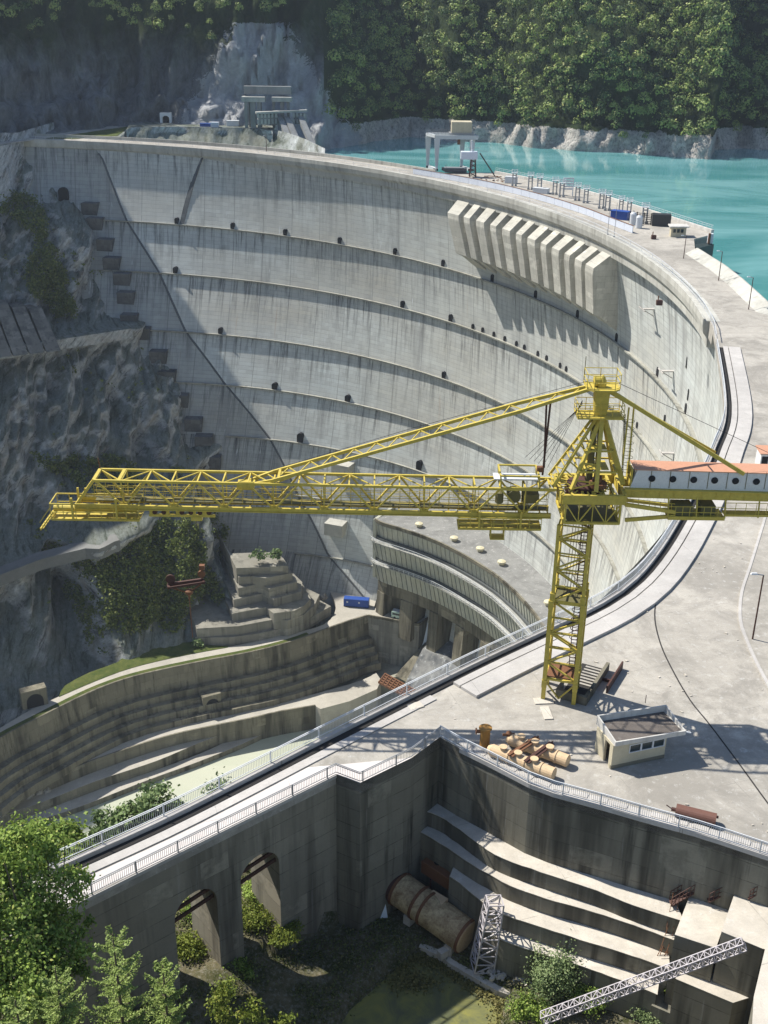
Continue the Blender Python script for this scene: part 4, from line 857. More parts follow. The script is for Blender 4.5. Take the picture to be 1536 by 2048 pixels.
for i in range(4):
    j = (i + 1) % 4; m = MB()
    m.bar(corner(i, 2.2), corner(j, 2.2), .28, .16)
    m.bar(corner(i, 2.0), (corner(i, .2) + corner(j, .2)) / 2 + Vector((0, 0, .1)), .18, .1); m.bar(corner(j, 2.0), (corner(i, .2) + corner(j, .2)) / 2 + Vector((0, 0, .1)), .18, .1)
    for k, (a, b) in enumerate(zip(lv[:-1], lv[1:])):
        m.bar(corner(i, b), corner(j, b), .13, .1)
        if k % 2 == i % 2: m.bar(corner(i, b), corner(j, a), .17, .12)
        else: m.bar(corner(i, a), corner(j, b), .17, .12)
        mid = (corner(i, a) + corner(j, b)) / 2; 
    sub('mast_bracing', m, Yl)
for z, mt in ((2.35, RU), (Z1 + .0, Yd)):
    m = MB(); m.box((MC.x, MC.y, z), (2.45, 2.45, .12), yaw); sub('mast_floor', m, mt)
m = MB(); m.box((MC + ex * .3 + ey * -1.33 + Vector((0, 0, Z1 + .05)))[:], (2.2, .05, .34), yaw); sub('mast_floor_edge', m, Yl)
m = MB(); lx = MC + ex * .75 + ey * .7
for dx in (-.25, .25): m.bar(lx + ex * dx + Vector((0, 0, 2)), lx + ex * dx + Vector((0, 0, ZT)), .07)
for k in range(48): m.bar(lx + ex * -.25 + Vector((0, 0, 2.2 + k * .31)), lx + ex * .25 + Vector((0, 0, 2.2 + k * .31)), .045)
for k in range(16):
    z = 3 + k * .92; n = 10; m.poly_bar([lx + ey * -.35 + ex * .42 * math.cos(t) + ey * .42 * math.sin(t) + Vector((0, 0, z)) for t in [2 * math.pi * q / n for q in range(n)]], .045, closed=True)
sub('mast_ladder', m, M['darkrust'])
m = MB()
for k in range(5): q = MC + ex * (-.5 + .25 * k) + ey * .1; m.bar(q + Vector((0, 0, 10)), q + ex * .3 + Vector((0, 0, ZT)), .04)
sub('mast_cables', m, M['darkrust'])
# slewing frame
zA = cp(1185, 1042, -1.8)[2]; zB = cp(1185, 1008, -2.2)[2]; zC = cp(1185, 990, -2.2)[2]
fx0, fx1 = cp(1124, 1000, -2)[0], cp(1249, 1000, -2)[0]; fy0, fy1 = CY - 2.2, CY + 2.2
m = MB(); 
for a, b in (((fx0, fy0), (fx1, fy0)), ((fx1, fy0), (fx1, fy1)), ((fx1, fy1), (fx0, fy1)), ((fx0, fy1), (fx0, fy0))): m.bar((*a, (zB + zC) / 2), (*b, (zB + zC) / 2), .3, zC - zB)
for k in range(1, 6): x = fx0 + (fx1 - fx0) * k / 6; m.bar((x, fy0, zC - .15), (x, fy1, zC - .15), .2, .25)
for k in range(24):
    a = 2 * math.pi * k / 24; m.bar((CX + 1.55 * math.cos(a), CY + 1.55 * math.sin(a), zC), (CX + 2.15 * math.cos(a), CY + 2.15 * math.sin(a), zC + .02), .12, .08)
sub('slewing_frame', m, Yl)
m = MB(); corners = [(fx0 + .3, fy0), (fx1 - .3, fy0), (fx1 - .3, fy1), (fx0 + .3, fy1)]
for i in range(4):
    a, b = corners[i], corners[(i + 1) % 4]; m.bar((*a, zA), (*b, zA), .22, .2); m.bar((*a, zA), (*a, zB), .16)
    for k in range(4):
        p = [a[q] + (b[q] - a[q]) * k / 4 for q in (0, 1)]; r = [a[q] + (b[q] - a[q]) * (k + 1) / 4 for q in (0, 1)]; m.bar((*p, zB), (*r, zA) if k % 2 else (*r, zA), .09) if k % 2 == 0 else m.bar((*p, zA), (*r, zB), .09); m.bar((*p, zA), (*p, zB), .07)
sub('lower_frame', m, Yl)
m = MB(); m.box(((fx0 + fx1) / 2, CY, zA + .02), (fx1 - fx0 - .8, 3.9, .06)); sub('lower_deck', m, Yd)
m = MB(); m.lathe((CX, CY, zB), [(1.5, -.4), (1.5, .2), (1.62, .25), (1.62, .55), (1.45, .6), (1.45, .95), (.6, 1.0)], 28); sub('turntable', m, M['darkrust'])
m = MB(); m.lathe((CX + .9, CY - .9, zC + .2), [(.75, 0), (.75, .35), (.3, .4), (.3, .9), (.1, .95)], 16); sub('slewing_motor', m, RU)
# tower (A-frame)
zP2 = cp(1200, 828)[2]; zP1 = cp(1205, 775)[2]; AX = cp(1202, 800)[0]
m = MB(); m.hexa([(AX - .42, CY - .4, zP2 - .8), (AX + .42, CY - .4, zP2 - .8), (AX + .42, CY + .4, zP2 - .8), (AX - .42, CY + .4, zP2 - .8)], [(AX - .62, CY - .5, zP1), (AX + .62, CY - .5, zP1), (AX + .62, CY + .5, zP1), (AX - .62, CY + .5, zP1)])
sub('tower_head', m, Yl, bevel=.04)
LG = [((-.35, -.35), (1108, 972, -1.2), .2), ((-.35, .35), (1098, 950, .9), .2), ((0, -.45), (1143, 978, -1.7), .26), ((.15, -.4), (1192, 984, -1.9), .34), ((.4, -.2), (1246, 968, -.9), .36), ((.4, .35), (1228, 950, 1.5), .3), ((0, .4), (1165, 948, 1.5), .24)]
for (ox, oy), (px, py, dy), w in LG:
    t_ = Vector((AX + ox, CY + oy, zP2 - .3)); b = cp(px, py, dy); b.z = max(b.z, zC); m = MB(); m.bar(t_, b, w, w); sub('tower_leg', m, Yl)
m = MB()
A0, A1 = Vector((AX - .35, CY - .35, zP2 - .3)), cp(1108, 972, -1.2); B0, B1 = Vector((AX - .35, CY + .35, zP2 - .3)), cp(1098, 950, .9); C0, C1 = Vector((AX, CY - .45, zP2 - .3)), cp(1143, 978, -1.7)
for k in range(1, 8):
    t1, t2 = k / 8, (k + .8) / 8
    m.bar(A0.lerp(A1, t1), B0.lerp(B1, t2), .08); m.bar(A0.lerp(A1, t2), B0.lerp(B1, t2), .08); m.bar(A0.lerp(A1, t1), C0.lerp(C1, t2), .08)
D0, D1 = Vector((AX + .15, CY - .4, zP2 - .3)), cp(1192, 984, -1.9); E0, E1 = Vector((AX + .4, CY - .2, zP2 - .3)), cp(1246, 968, -.9)
for k in (3, 5, 7): m.bar(D0.lerp(D1, k / 8), C0.lerp(C1, (k + 1) / 8), .1); m.bar(D0.lerp(D1, k / 8), C0.lerp(C1, k / 8), .1)
sub('tower_bracing', m, Yl)
for k in (.45, .72):
    m = MB(); q = Vector((AX, CY, 0)); zf = zP2 + (zC - zP2) * k; r = .45 + 1.5 * k; m.poly_bar([(q.x + r * sx, q.y + r * sy, zf) for sx, sy in ((-1, -1), (1, -1), (1, 1), (-1, 1))], .14, closed=True); m.box((q.x, q.y, zf), (r * 1.3, r * 1.3, .05)); sub('tower_landing', m, Yl)
m = MB(); m.tube((AX - .35, CY + .1, zC), (AX - .3, CY + .1, zP2 - .5), .28); m.tube((AX + .3, CY + .3, zC), (AX + .2, CY + .3, zP2 - .8), .2); sub('inner_column', m, Yd)
def platform(nm, x0, x1, y0, y1, z, hr=1.05, cut=0, gaps=()):
    pl_ = [(x0 + cut, y0), (x1 - cut, y0), (x1, y0 + cut), (x1, y1), (x0, y1), (x0, y0 + cut)] if cut else [(x0, y0), (x1, y0), (x1, y1), (x0, y1)]
    m = MB(); m.prism(pl_, z - .14, z); o = sub(nm, m, Yl); m = MB()
    for h in (hr, hr / 2, .12): m.poly_bar([(x, y, z + h) for x, y in pl_], .05, closed=True)
    for i in range(len(pl_)):
        a, b = np.array(pl_[i]), np.array(pl_[(i + 1) % len(pl_)]); n = max(1, int(np.linalg.norm(b - a) / .9))
        for k in range(n): p = a + (b - a) * k / n; m.bar((*p, z), (*p, z + hr), .05)
    sub('railing', m, Yl, o); return o
platform('top_platform', cp(1172, 770)[0], cp(1238, 770)[0], CY - 1.1, CY + 1.2, zP1 + .1, 1.15, .5)
m = MB(); m.lathe((AX - .05, CY - .1, zP1 + .1), [(.34, 0), (.34, .45), (.2, .8), (.08, .95)], 12); m.tube((AX - .7, CY, zP1 + .55), (AX - .25, CY, zP1 + .55), .42, n=14); sub('top_sheave', m, Yl)
m = MB(); m.bar((AX - 1.3, CY + 1.1, zP1), (AX - 1.3, CY + 1.1, zP1 + 2.2), .05); sub('aerial', m, Yd)
platform('upper_platform', cp(1152, 826)[0], cp(1243, 826)[0], CY - 1.0, CY + 1.0, zP2, 1.05)
# climbing ladder with hoops on the right
m = MB(); lp = Vector((cp(1252, 900)[0], CY + .3, 0)); za, zb = zC + .5, zP2
for dy in (-.22, .22): m.bar(lp + Vector((0, dy, za)), lp + Vector((-.35, dy, zb)), .05)
for k in range(30): f = k / 30; m.bar(lp + Vector((-.35 * f, -.22, za + (zb - za) * f)), lp + Vector((-.35 * f, .22, za + (zb - za) * f)), .035)
for k in range(9):
    f = k / 9; c_ = lp + Vector((-.35 * f, -.1, za + (zb - za) * f)); m.poly_bar([c_ + Vector((.4 + .4 * math.cos(t), .4 * math.sin(t), 0)) for t in [2 * math.pi * q / 10 for q in range(10)]], .03, closed=True)
sub('tower_ladder', m, Yd)
# pendants
m = MB()
for px, py, a in ((1093, 808, (1088, 935)), (1101, 806, (1085, 950))): m.tube(cp(px, py), cp(*a), .09, n=6)
sub('pendant_rods', m, M['darkrust'])
m = MB()
for px, py, a in ((1258, 815, (1245, 930)), (1268, 812, (1256, 945))): m.bar(cp(px, py), cp(*a), .12)
sub('rear_props', m, Yl)
m = MB()
for k in range(6): m.tube(cp(1165, 800 + k * 2, -.3 + .1 * k), cp(1095 - k * 9, 935 - k * 4, -.4 + .15 * k), .018, n=4, caps=False)
m.tube(cp(1176, 762), cp(830, 855, .2), .02, n=4); m.tube(cp(830, 855, .2), cp(560, 935, .3), .02, n=4); m.tube(cp(1235, 765), cp(1536, 905), .02, n=4)
sub('ropes', m, M['black'])
# jib: four chords
JW, JB, JH = 1.18, .78, 2.45
def jx(px): return cp(px, 970)[0]
def jz(px): a = aty(182, 961, CY - JW)[2]; b = aty(1107, 980, CY - JW)[2]; return a + (b - a) * (px - 182) / 925
xL, xR = 188, 1112
def TF(px, s=-1): return Vector((aty(px, 970, CY - JW)[0], CY + s * JW, jz(px)))
def BF(px, s=-1): return Vector((aty(px, 970, CY - JW)[0], CY + s * JB, jz(px) - JH))
for s in (-1, 1):
    m = MB(); m.bar(TF(xL, s), TF(xR, s), .2, .2); sub('jib_top_chord', m, Yl)
    m = MB(); m.bar(BF(142, s), BF(xR - 4, s), .26, .30); m.bar(BF(142, s) + Vector((0, 0, -.2)), BF(xR - 4, s) + Vector((0, 0, -.2)), .42, .07); sub('jib_bottom_chord', m, Yl)
bot = [242 + 101.3 * k for k in range(9)]; 
m = MB()
for s in (-1, 1):
    for k, b in enumerate(bot):
        if b > xR: continue
        for t_ in (b - 50.6, b + 50.6):
            if xL - 6 <= t_ <= xR + 6: m.bar(TF(t_, s), BF(b, s), .16, .14)
        m.bar(TF(b, s), BF(b, s), .1, .1); m.box((TF(b, s) * 0 + BF(b, s) + Vector((0, 0, .2)))[:], (.7, .06, .4))
sub_each('jib_bracing', m, Yl)
m = MB()
ps = [xL] + [x for b in bot for x in (b, b + 50.6) if x < xR - 6] + [xR]
for a, b in zip(ps[:-1], ps[1:]):
    m.bar(TF(a, -1), TF(a, 1), .12, .1)
    i = ps.index(a); m.bar(TF(a, -1 if i % 2 else 1), TF(b, 1 if i % 2 else -1), .09)
    m.bar(BF(a, -1), BF(a, 1), .1, .1)
m.bar(TF(xR, -1), TF(xR, 1), .2)
sub_each('jib_cross_bracing', m, Yl)
m = MB()
for s in (-1, 1): m.bar(TF(xL, s), BF(144, s), .2, .18); m.bar(BF(144, s) + Vector((.3, 0, 0)), BF(144, s) + Vector((.5, 0, .9)), .16)
m.bar(TF(xL, -1), TF(xL, 1), .28, .2); m.bar(TF(238, -1), TF(238, 1), .28, .2); m.bar(BF(144, -1), BF(144, 1), .2)
sub_each('jib_nose', m, Yl)
m = MB(); m.bar(TF(xL, 1), TF(xL, 1) + Vector((-.1, 0, 1.0)), .06); sub('nose_aerial', m, RU)
# inner walkway of the jib, with rails
m = MB(); a, b = BF(180, 0) * 1, BF(xR - 10, 0) * 1
m.bar(a + Vector((0, .25, .25)), b + Vector((0, .25, .25)), .06, .55, up=(0, 1, 0)) if 0 else m.bar(a + Vector((0, .2, .2)), b + Vector((0, .2, .2)), .6, .05)
o = sub('jib_walkway', m, Yd); m = MB()
for s in (-.15, .55):
    for h in (.65, 1.15, 1.6): m.bar(a + Vector((0, s, h)), b + Vector((0, s, h)), .035)
    n = 46
    for k in range(n + 1): p = a.lerp(b, k / n) + Vector((0, s, .2)); m.bar(p, p + Vector((0, 0, 1.4)), .035)
sub('walkway_rails', m, Yl, o)
m = MB(); m.tube(a + Vector((0, 0, .55)), b + Vector((0, 0, .55)), .05, n=5); sub('trolley_rope', m, M['steel'])
# tie bar to the jib (two chords laced flat)
T0, T1 = cp(500, 965), cp(1176, 776)
m = MB(); d0 = .98
def tl(f, s): w = d0 if f < .8 else d0 - (f - .8) / .2 * .6; w = w if f > .07 else .5 + f * 6.9; return T0.lerp(T1, f) + Vector((0, s * w, 0))
for s in (-1, 1):
    q = MB(); q.poly_bar([tl(f, s) for f in (0, .07, .8, 1)], .22, .26); sub('tie_chord', q, Yl)
n = 28
for k in range(n): f0, f1 = .05 + .93 * k / n, .05 + .93 * (k + 1) / n; m.bar(tl(f0, -1 if k % 2 else 1), tl(f1, 1 if k % 2 else -1), .08)
m.bar(tl(.09, -1), tl(.09, 1), .2, .22); sub('tie_lacing', m, Yl)
m = MB(); m.box((T0 + Vector((-.3, -.2, -.1)))[:], (1.4, 1.2, .4)); m.box((TF(492, -1) + Vector((0, 0, -.1)))[:], (1.3, .12, .5)); sub('tie_anchor', m, Yl)
# rear tie
m = MB(); a, b = cp(1218, 780, -.3), cp(1488, 948, -1.2); m.bar(a, b, .24, .3); a2, b2 = cp(1216, 782, .7), cp(1430, 905, .9); m.bar(a2, b2, .2, .26)
for k in (0, 7): m.bar(a.lerp(b, .3 + k * .05), a2.lerp(b2, .35 + k * .06), .09)
sub('rear_tie', m, Yl)
# winch frame at the jib root
m = MB(); c0 = [TF(1003, -1), TF(1080, -1), TF(1080, 1), TF(1003, 1)]
for p in c0: m.bar(p, p + Vector((-.1, 0, 1.15)), .12)
m.poly_bar([p + Vector((-.1, 0, 1.15)) for p in c0], .13, closed=True); m.poly_bar([p + Vector((0, 0, .12)) for p in c0], .12, closed=True)
sub('winch_frame', m, Yl)
m = MB(); p = TF(1020, 0); m.box((p.x + .6, CY + .6, p.z + .35), (3.6, 1.3, .12)); sub('winch_cover', m, M['white'])
m = MB(); m.tube((p.x + .5, CY - .5, p.z - 1.0), (p.x + .5, CY + .6, p.z - 1.0), .55, n=16); m.box((p.x + 1.9, CY, p.z - 1.2), (1.3, 1.0, .8)); m.lathe((p.x - .7, CY - .2, p.z - 1.6), [(.35, 0), (.35, .9), (.1, 1.0)], 12); sub('winch', m, Yd)
m = MB(); m.box(cp(1080, 938)[:], (.5, .5, .4)); sub('junction_box', m, RU)
# hanging service platform + basket near the jib root
def cradle(nm, pxa, pxb, ztop, h, yw, extra=True):
    xa, xb = aty(pxa, 1040, CY - 1)[0], aty(pxb, 1040, CY - 1)[0]; m = MB(); z0 = ztop - h; c = CY - .2
    m.box(((xa + xb) / 2, c, z0), (xb - xa, yw, .12)); 
    for y in (c - yw / 2, c + yw / 2):
        for z in (ztop, ztop - h / 2, z0 + .1): m.bar((xa, y, z), (xb, y, z), .07 if z < ztop else .1)
        for k in range(8): x = xa + (xb - xa) * k / 7; m.bar((x, y, z0), (x, y, ztop), .05)
    for x in (xa, xb):
        for z in (ztop, z0 + .1): m.bar((x, c - yw / 2, z), (x, c + yw / 2, z), .08)
    for f in (.25, .75):
        x = xa + (xb - xa) * f
        for y in (c - yw / 2, c + yw / 2): m.bar((x, y, z0), (x, y, ztop + .55), .16)
    return sub(nm, m, Yl)
zq = jz(1000) - JH
cradle('service_cradle', 917, 1083, zq - .25, 1.05, 1.7)
xa = aty(982, 1060, CY - 1)[0]; m = MB(); zb_ = zq - 2.2
m.box((xa + .55, CY - .6, zb_), (1.2, .9, .1))
for sx in (0, 1.1):
    for sy in (-1.0, -.2): m.bar((xa + sx, CY + sy, zb_), (xa + sx, CY + sy, zq - .6), .07)
for z in (zb_ + .5, zb_ + .95): m.poly_bar([(xa, CY - 1, z), (xa + 1.1, CY - 1, z), (xa + 1.1, CY - .2, z), (xa, CY - .2, z)], .05, closed=True)
sub('access_basket', m, Yl)
cradle('nose_cradle', 105, 280, jz(200) - JH + .35, 1.45, 2.1)
m = MB(); xa, xb = aty(112, 1030, CY)[0], aty(278, 1030, CY)[0]; m.tube((xa, CY - .3, jz(200) - JH - .45), (xb, CY - .3, jz(200) - JH - .45), .26, n=12); sub('nose_drum', m, Yl)
m = MB(); a = cp(108, 1012, -.6); b = cp(84, 1056, -.6)
for dy in (-.4, .4): m.bar(a + Vector((0, dy, -.4)), b + Vector((0, dy, 0)), .1); m.bar(a + Vector((0, dy, .3)), b + Vector((0, dy, .7)), .05)
for k in range(6): p = (a + Vector((0, 0, -.4))).lerp(b, (k + .5) / 6); m.box(p[:], (.3, .8, .06))
sub('nose_steps', m, Yl)
# trolley
m = MB(); xa, xb = aty(302, 1028, CY)[0], aty(433, 1028, CY)[0]; zt_ = jz(360) - JH
for y in (-.7, .7): m.bar((xa, CY + y, zt_ - .75), (xb, CY + y, zt_ - .75), .14, .22)
for k in range(5): x = xa + (xb - xa) * (k + .3) / 5; m.box((x, CY - .72, zt_ - .45), (.55, .1, .35)); m.bar((x, CY - .7, zt_ - .75), (x, CY + .7, zt_ - .75), .12)
m.box(((xa + xb) / 2 + 1.2, CY - .6, zt_ - 1.0), (.9, .5, .35))
tro = sub('trolley', m, Yl)
for k in range(7):
    x = xa + .5 + (xb - xa - 1) * k / 6
    if k == 2: continue
    m = MB(); m.tube((x, CY - .8, zt_ - .45), (x, CY - .6, zt_ - .45), .2, n=12); sub('wheel', m, M['darkrust'], tro)
# counter-jib girders, house, walkways
zg1, zg0 = aty(1258, 978, CY - 1.25)[2], aty(1258, 995, CY - 1.25)[2]; XE = 40.0
dzr = (aty(1536, 986, CY - 1.25)[2] - zg1) * 1.0; xg0 = cp(1257, 980)[0]; xg1 = aty(1536, 986, CY - 1.25)[0]
def gz(x): return zg1 + dzr * (x - xg0) / (xg1 - xg0)
for s in (-1, 1):
    m = MB(); m.bar((xg0 - .6, CY + s * 1.15, gz(xg0) - .37), (XE, CY + s * 1.15, gz(XE) - .37), .3, .74); m.bar((xg0 - .6, CY + s * 1.15, gz(xg0)), (XE, CY + s * 1.15, gz(XE)), .5, .06)
    for k in range(18): x = xg0 + k * 1.15; m.box((x, CY + s * 1.15 - .17, gz(x) - .37), (.06, .05, .7))
    sub('counter_jib_girder', m, Yl)
hz1 = aty(1273, 939, CY - 1.05)[2]; hx0 = aty(1262, 960, CY - 1.05)[0]
house = empty('machinery_house', (hx0 + 8, CY, gz(hx0))); house.parent = crane; house.location = (hx0 + 8 - CX, 0, gz(hx0)); house.rotation_euler = (0, 0, 0)
def hsub(nm, mb, mat): 
    me_par = house; o = mb.build(nm, mat, None); off = Vector((CX + house.location.x, CY, house.location.z)); o.data.transform(Matrix.Translation(-off)); o.parent = house; return o
M['housewhite'] = paint('house_white_sheet', (.66, .66, .64), rust=.5, rough=.55); M['orange'] = paint('house_orange_roof', (.52, .27, .17), rust=.25, rough=.6, dirt=.35)
hw = 1.05; hH = hz1 - gz(hx0) - .04; hx1 = XE - 1
m = MB(); m.hexa([(hx0, CY - hw, gz(hx0) + .04), (hx1, CY - hw, gz(hx1) + .04), (hx1, CY + hw, gz(hx1) + .04), (hx0, CY + hw, gz(hx0) + .04)], [(hx0 + .45, CY - hw, gz(hx0) + hH), (hx1, CY - hw, gz(hx1) + hH), (hx1, CY + hw, gz(hx1) + hH), (hx0 + .45, CY + hw, gz(hx0) + hH)]); hsub('wall', m, M['housewhite'])
m = MB(); k = .05
m.hexa([(hx0 + .2, CY - hw - k, gz(hx0) + hH), (hx1 + k, CY - hw - k, gz(hx1) + hH), (hx1 + k, CY + hw + k, gz(hx1) + hH), (hx0 + .2, CY + hw + k, gz(hx0) + hH)], [(hx0 + .2, CY - hw - k, gz(hx0) + hH + .07), (hx1 + k, CY - hw - k, gz(hx1) + hH + .07), (hx1 + k, CY + hw * .3, gz(hx1) + hH + .2), (hx0 + .2, CY + hw * .3, gz(hx0) + hH + .2)]); hsub('roof', m, M['orange'])
m = MB(); x = hx0 + .25
for q in range(16): m.box((hx0 + 1.6 + q * 1.55, CY - hw - .012, gz(hx0) + hH / 2), (.05, .03, hH - .1))
hsub('wall_seams', m, M['yellowdark'])
for q in range(14):
    x = aty(1304 + q * 42, 955, CY - hw)[0]
    if x > hx1 - .5: break
    m = MB(); m.lathe((0, 0, 0), [(.28, -.03), (.28, .03), (.2, .04)], 14)
    m.v = [(v[0] + x, v[2] * -1 + CY - hw - .03, v[1] + gz(x) + hH * .56) for v in m.v]; hsub('porthole', m, M['black'])
m = MB(); m.box((hx0 + .06, CY, gz(hx0) + hH * .5), (.12, 1.9, hH)); hsub('end_frame', m, Yl)
# lower service walkways under the counter-jib
m = MB(); y = CY - 1.5
m.bar(cp(1250, 1009, -1.6), cp(1350, 1024, -1.6), .22, .3); m.bar(cp(1250, 1040, -1.6), cp(1350, 1032, -1.6), .2, .3); m.bar(cp(1250, 1000, 1.3), cp(1350, 1012, 1.3), .18, .25)
for k in range(9):
    a, b = cp(1255 + k * 11, 1012 + k * 1.4, -1.6), cp(1255 + k * 11, 996 + k * 1.3, -1.6); m.bar(a, b, .05)
m.bar(cp(1252, 997, -1.6), cp(1350, 1008, -1.6), .05); sub_each('lower_struts', m, Yl)
c0 = cp(1335, 1031, -1.6); c1 = cp(1448, 1037, -1.6); zd = c0.z - .15
m = MB(); m.box(((c0.x + c1.x) / 2, CY - .8, zd), (c1.x - c0.x, 1.9, .12)); m.bar((c0.x, CY - 1.75, zd), (c1.x, CY - 1.75, zd), .12, .3)
for x in (c0.x, (c0.x + c1.x) / 2, c1.x): m.bar((x, CY - 1.7, zd), (x, CY - 1.3, gz(x) - .6), .12)
for h in (.5, 1.0): m.bar((c0.x, CY - 1.7, zd + h), (c1.x, CY - 1.7, zd + h), .045)
for k in range(9): x = c0.x + (c1.x - c0.x) * k / 8; m.bar((x, CY - 1.7, zd), (x, CY - 1.7, zd + 1), .04)
sub('counterweight_deck', m, Yl)
m = MB(); m.box((c0.x + 1.2, CY - .9, zd + .55), (1.6, 1.3, .9)); m.box((c1.x - 1.3, CY - .6, zd + .5), (1.2, 1.4, .8)); sub('ballast_boxes', m, Yd)
m = MB(); m.box(((c1.x + XE) / 2, CY - 1.1, zd + .25), (XE - c1.x, .8, .1)); m.bar((c1.x, CY - 1.5, zd + .2), (XE, CY - 1.5, zd + .2), .1, .2)
for h in (.6, 1.1): m.bar((c1.x, CY - 1.5, zd + .2 + h), (XE, CY - 1.5, zd + .2 + h), .045)
for k in range(12): x = c1.x + k * .85; m.bar((x, CY - 1.5, zd + .2), (x, CY - 1.5, zd + 1.3), .04)
for x in (c1.x + 2.8, XE - 2): m.bar((x, CY - 1.5, zd), (x, CY - 1.2, gz(x) - .5), .1)
sub('rear_walkway', m, Yl)
m = MB(); m.box((XE - 1.5, CY, gz(XE) - 2.4), (2.6, 2.0, 3.4)); sub('counterweight', m, M['walk'])
# hook block, hanging from the trolley on four falls
hk = empty('hook_block', tuple(cp(370, 1165)), 'rusty hook block hanging below the jib in front of the mossy cliff', 'hook block')
h0 = cp(370, 1165); m = MB(); m.bar(cp(336, 1170), cp(407, 1160), .22, .35); m.bar(cp(338, 1176, -.5), cp(408, 1165, -.5), .1, .2); m.bar(cp(338, 1176, -.5), cp(336, 1170), .2); m.bar(cp(408, 1165, -.5), cp(407, 1160), .2); m.build('spreader_beam', M['darkrust'], hk)
for a, b in (((346, 1176), (377, 1186)), ((402, 1168), (377, 1186))): m = MB(); m.bar(cp(*a, -.2), cp(*b, -.2), .1); m.build('hanger_strut', M['rust'], hk)
m = MB(); p = cp(378, 1183, -.2); m.lathe((p.x, p.y, p.z), [(.08, -.75), (.1, -.4), (.34, -.15), (.36, .1), (.2, .2)], 14); m.build('swivel', M['rust'], hk)
m = MB(); m.tube(p + Vector((0, 0, -.7)), p + Vector((.05, 0, -4.6)), .035, n=5); m.build('hook_chain', M['rust'], hk)
for q, r in (((341, 1158), .42),):
    p = cp(*q); m = MB(); m.tube(p + Vector((0, -.08, 0)), p + Vector((0, .08, 0)), r, n=18); m.bar(p, p + Vector((.05, 0, -.7)), .2); m.build('sheave', M['darkrust'], hk)
p = cp(404, 1134); m = MB(); m.box(p[:], (.45, .4, .4)); m.bar(p, cp(405, 1160), .1); m.tube(cp(403, 1148) + Vector((0, -.1, 0)), cp(403, 1148) + Vector((0, .1, 0)), .33, n=14); m.build('sheave_box', M['rust'], hk)
# concrete-kerbed pit at the crane foot
pit = empty('crane_foot_pit', tuple(at(1170, 1380, 0)), 'kerbed stair pit with grating at the foot of the yellow crane mast', 'pit')
A = at(1110, 1394, 0)[:2] ; B = at(1172, 1412, 0)[:2]; u_ = (B - A) / np.linalg.norm(B - A); v_ = np.array([-u_[1], u_[0]]); Lw, Lr = float(np.linalg.norm(B - A)), 6.6
def pp(a, b): q = A + u_ * a + v_ * b; return (q[0], q[1])
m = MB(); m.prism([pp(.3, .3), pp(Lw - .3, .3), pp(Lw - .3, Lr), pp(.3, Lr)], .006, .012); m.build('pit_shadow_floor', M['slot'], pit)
m = MB(); m.prism([pp(0, 0), pp(Lw, 0), pp(Lw, .3), pp(0, .3)], 0, .85); m.build('front_kerb', M['farwall'], pit)
m = MB(); m.prism([pp(Lw - .3, .3), pp(Lw, .3), pp(Lw, Lr), pp(Lw - .3, Lr)], 0, .85); m.build('side_wall', M['farwall'], pit)
m = MB(); m.prism([pp(0, .3), pp(.3, .3), pp(.3, 1.4), pp(0, 1.4)], 0, .85); m.build('side_wall', M['farwall'], pit)
m = MB(); m.prism([pp(Lw + .9, 2.8), pp(Lw + 1.05, 2.8), pp(Lw + 1.05, Lr + .9), pp(Lw + .9, Lr + .9)], 0, .8); m.prism([pp(Lw, 4.6), pp(Lw + .9, 4.6), pp(Lw + .9, 4.75), pp(Lw, 4.75)], 0, .3); m.build('steel_side_plate', M['darkrust'], pit)
m = MB()
for k in range(7): m.prism([pp(.8, 3.0 + k * .5), pp(Lw - .32, 3.0 + k * .5), pp(Lw - .32, 3.24 + k * .5), pp(.8, 3.24 + k * .5)], .02, .10)
m.build('stair_treads', M['plaza'], pit)
# ================================================================= GROUND, POOL, VEGETATION
POOL = [at(x, y, -16.6)[:2] for x, y in ((640, 2090), (700, 2020), (745, 1982), (790, 1935), (832, 1904), (868, 1915), (905, 1938), (960, 1972), (1010, 2002), (1000, 2060), (960, 2120), (640, 2130))]
def sdf(p, poly):
    d = 1e9; inside = False; n = len(poly)
    for i in range(n):
        a, b = poly[i], poly[(i + 1) % n]; e = b - a; w_ = p - a; t_ = max(0, min(1, (w_ @ e) / (e @ e))); d = min(d, math.hypot(*(w_ - e * t_)))
        if (a[1] > p[1]) != (b[1] > p[1]) and p[0] < (b[0] - a[0]) * (p[1] - a[1]) / (b[1] - a[1]) + a[0]: inside = not inside
    return -d if inside else d
def ground_z(x, y):
    p = np.array([x, y]); s = float((p - lineA) @ wdir); o = float((p - lineA) @ wnrm)       # o > 0: camera side of the arched wall
    z = -15.6 + noise.fractal(Vector((x * .25, y * .25, 0)), 1, 2, 4) * .35
    z += 2.2 * math.exp(-(max(0, o) / 4.5) ** 2) * float(1 - ss(12, 22, s)) if o > 0 else 2.2
    sd = sdf(p, POOL); z -= 2.2 * float(1 - ss(-1.2, .9, sd)) if o > -1 else 0
    z += max(0, 54 - y) * .75 * float(1 - ss(-4, 8, x)) + max(0, 50 - y) * .6
    z += max(0, -14 - x) * .25 * float(ss(50, 58, y)) * (1 if o > 0 else .2)
    if o < -TH: z -= max(0, -o - TH - 9.0) * 1.9 + .0
    return z
GX, GY = np.arange(-70, 62, .6), np.arange(30, 150, .6); V = []
for y in GY:
    for x in GX:
        z = ground_z(x, y)
        if y > 78 and x > -6: z = min(z, -18 - (y - 78) * 1.2)
        V.append((x, y, max(z, -165)))
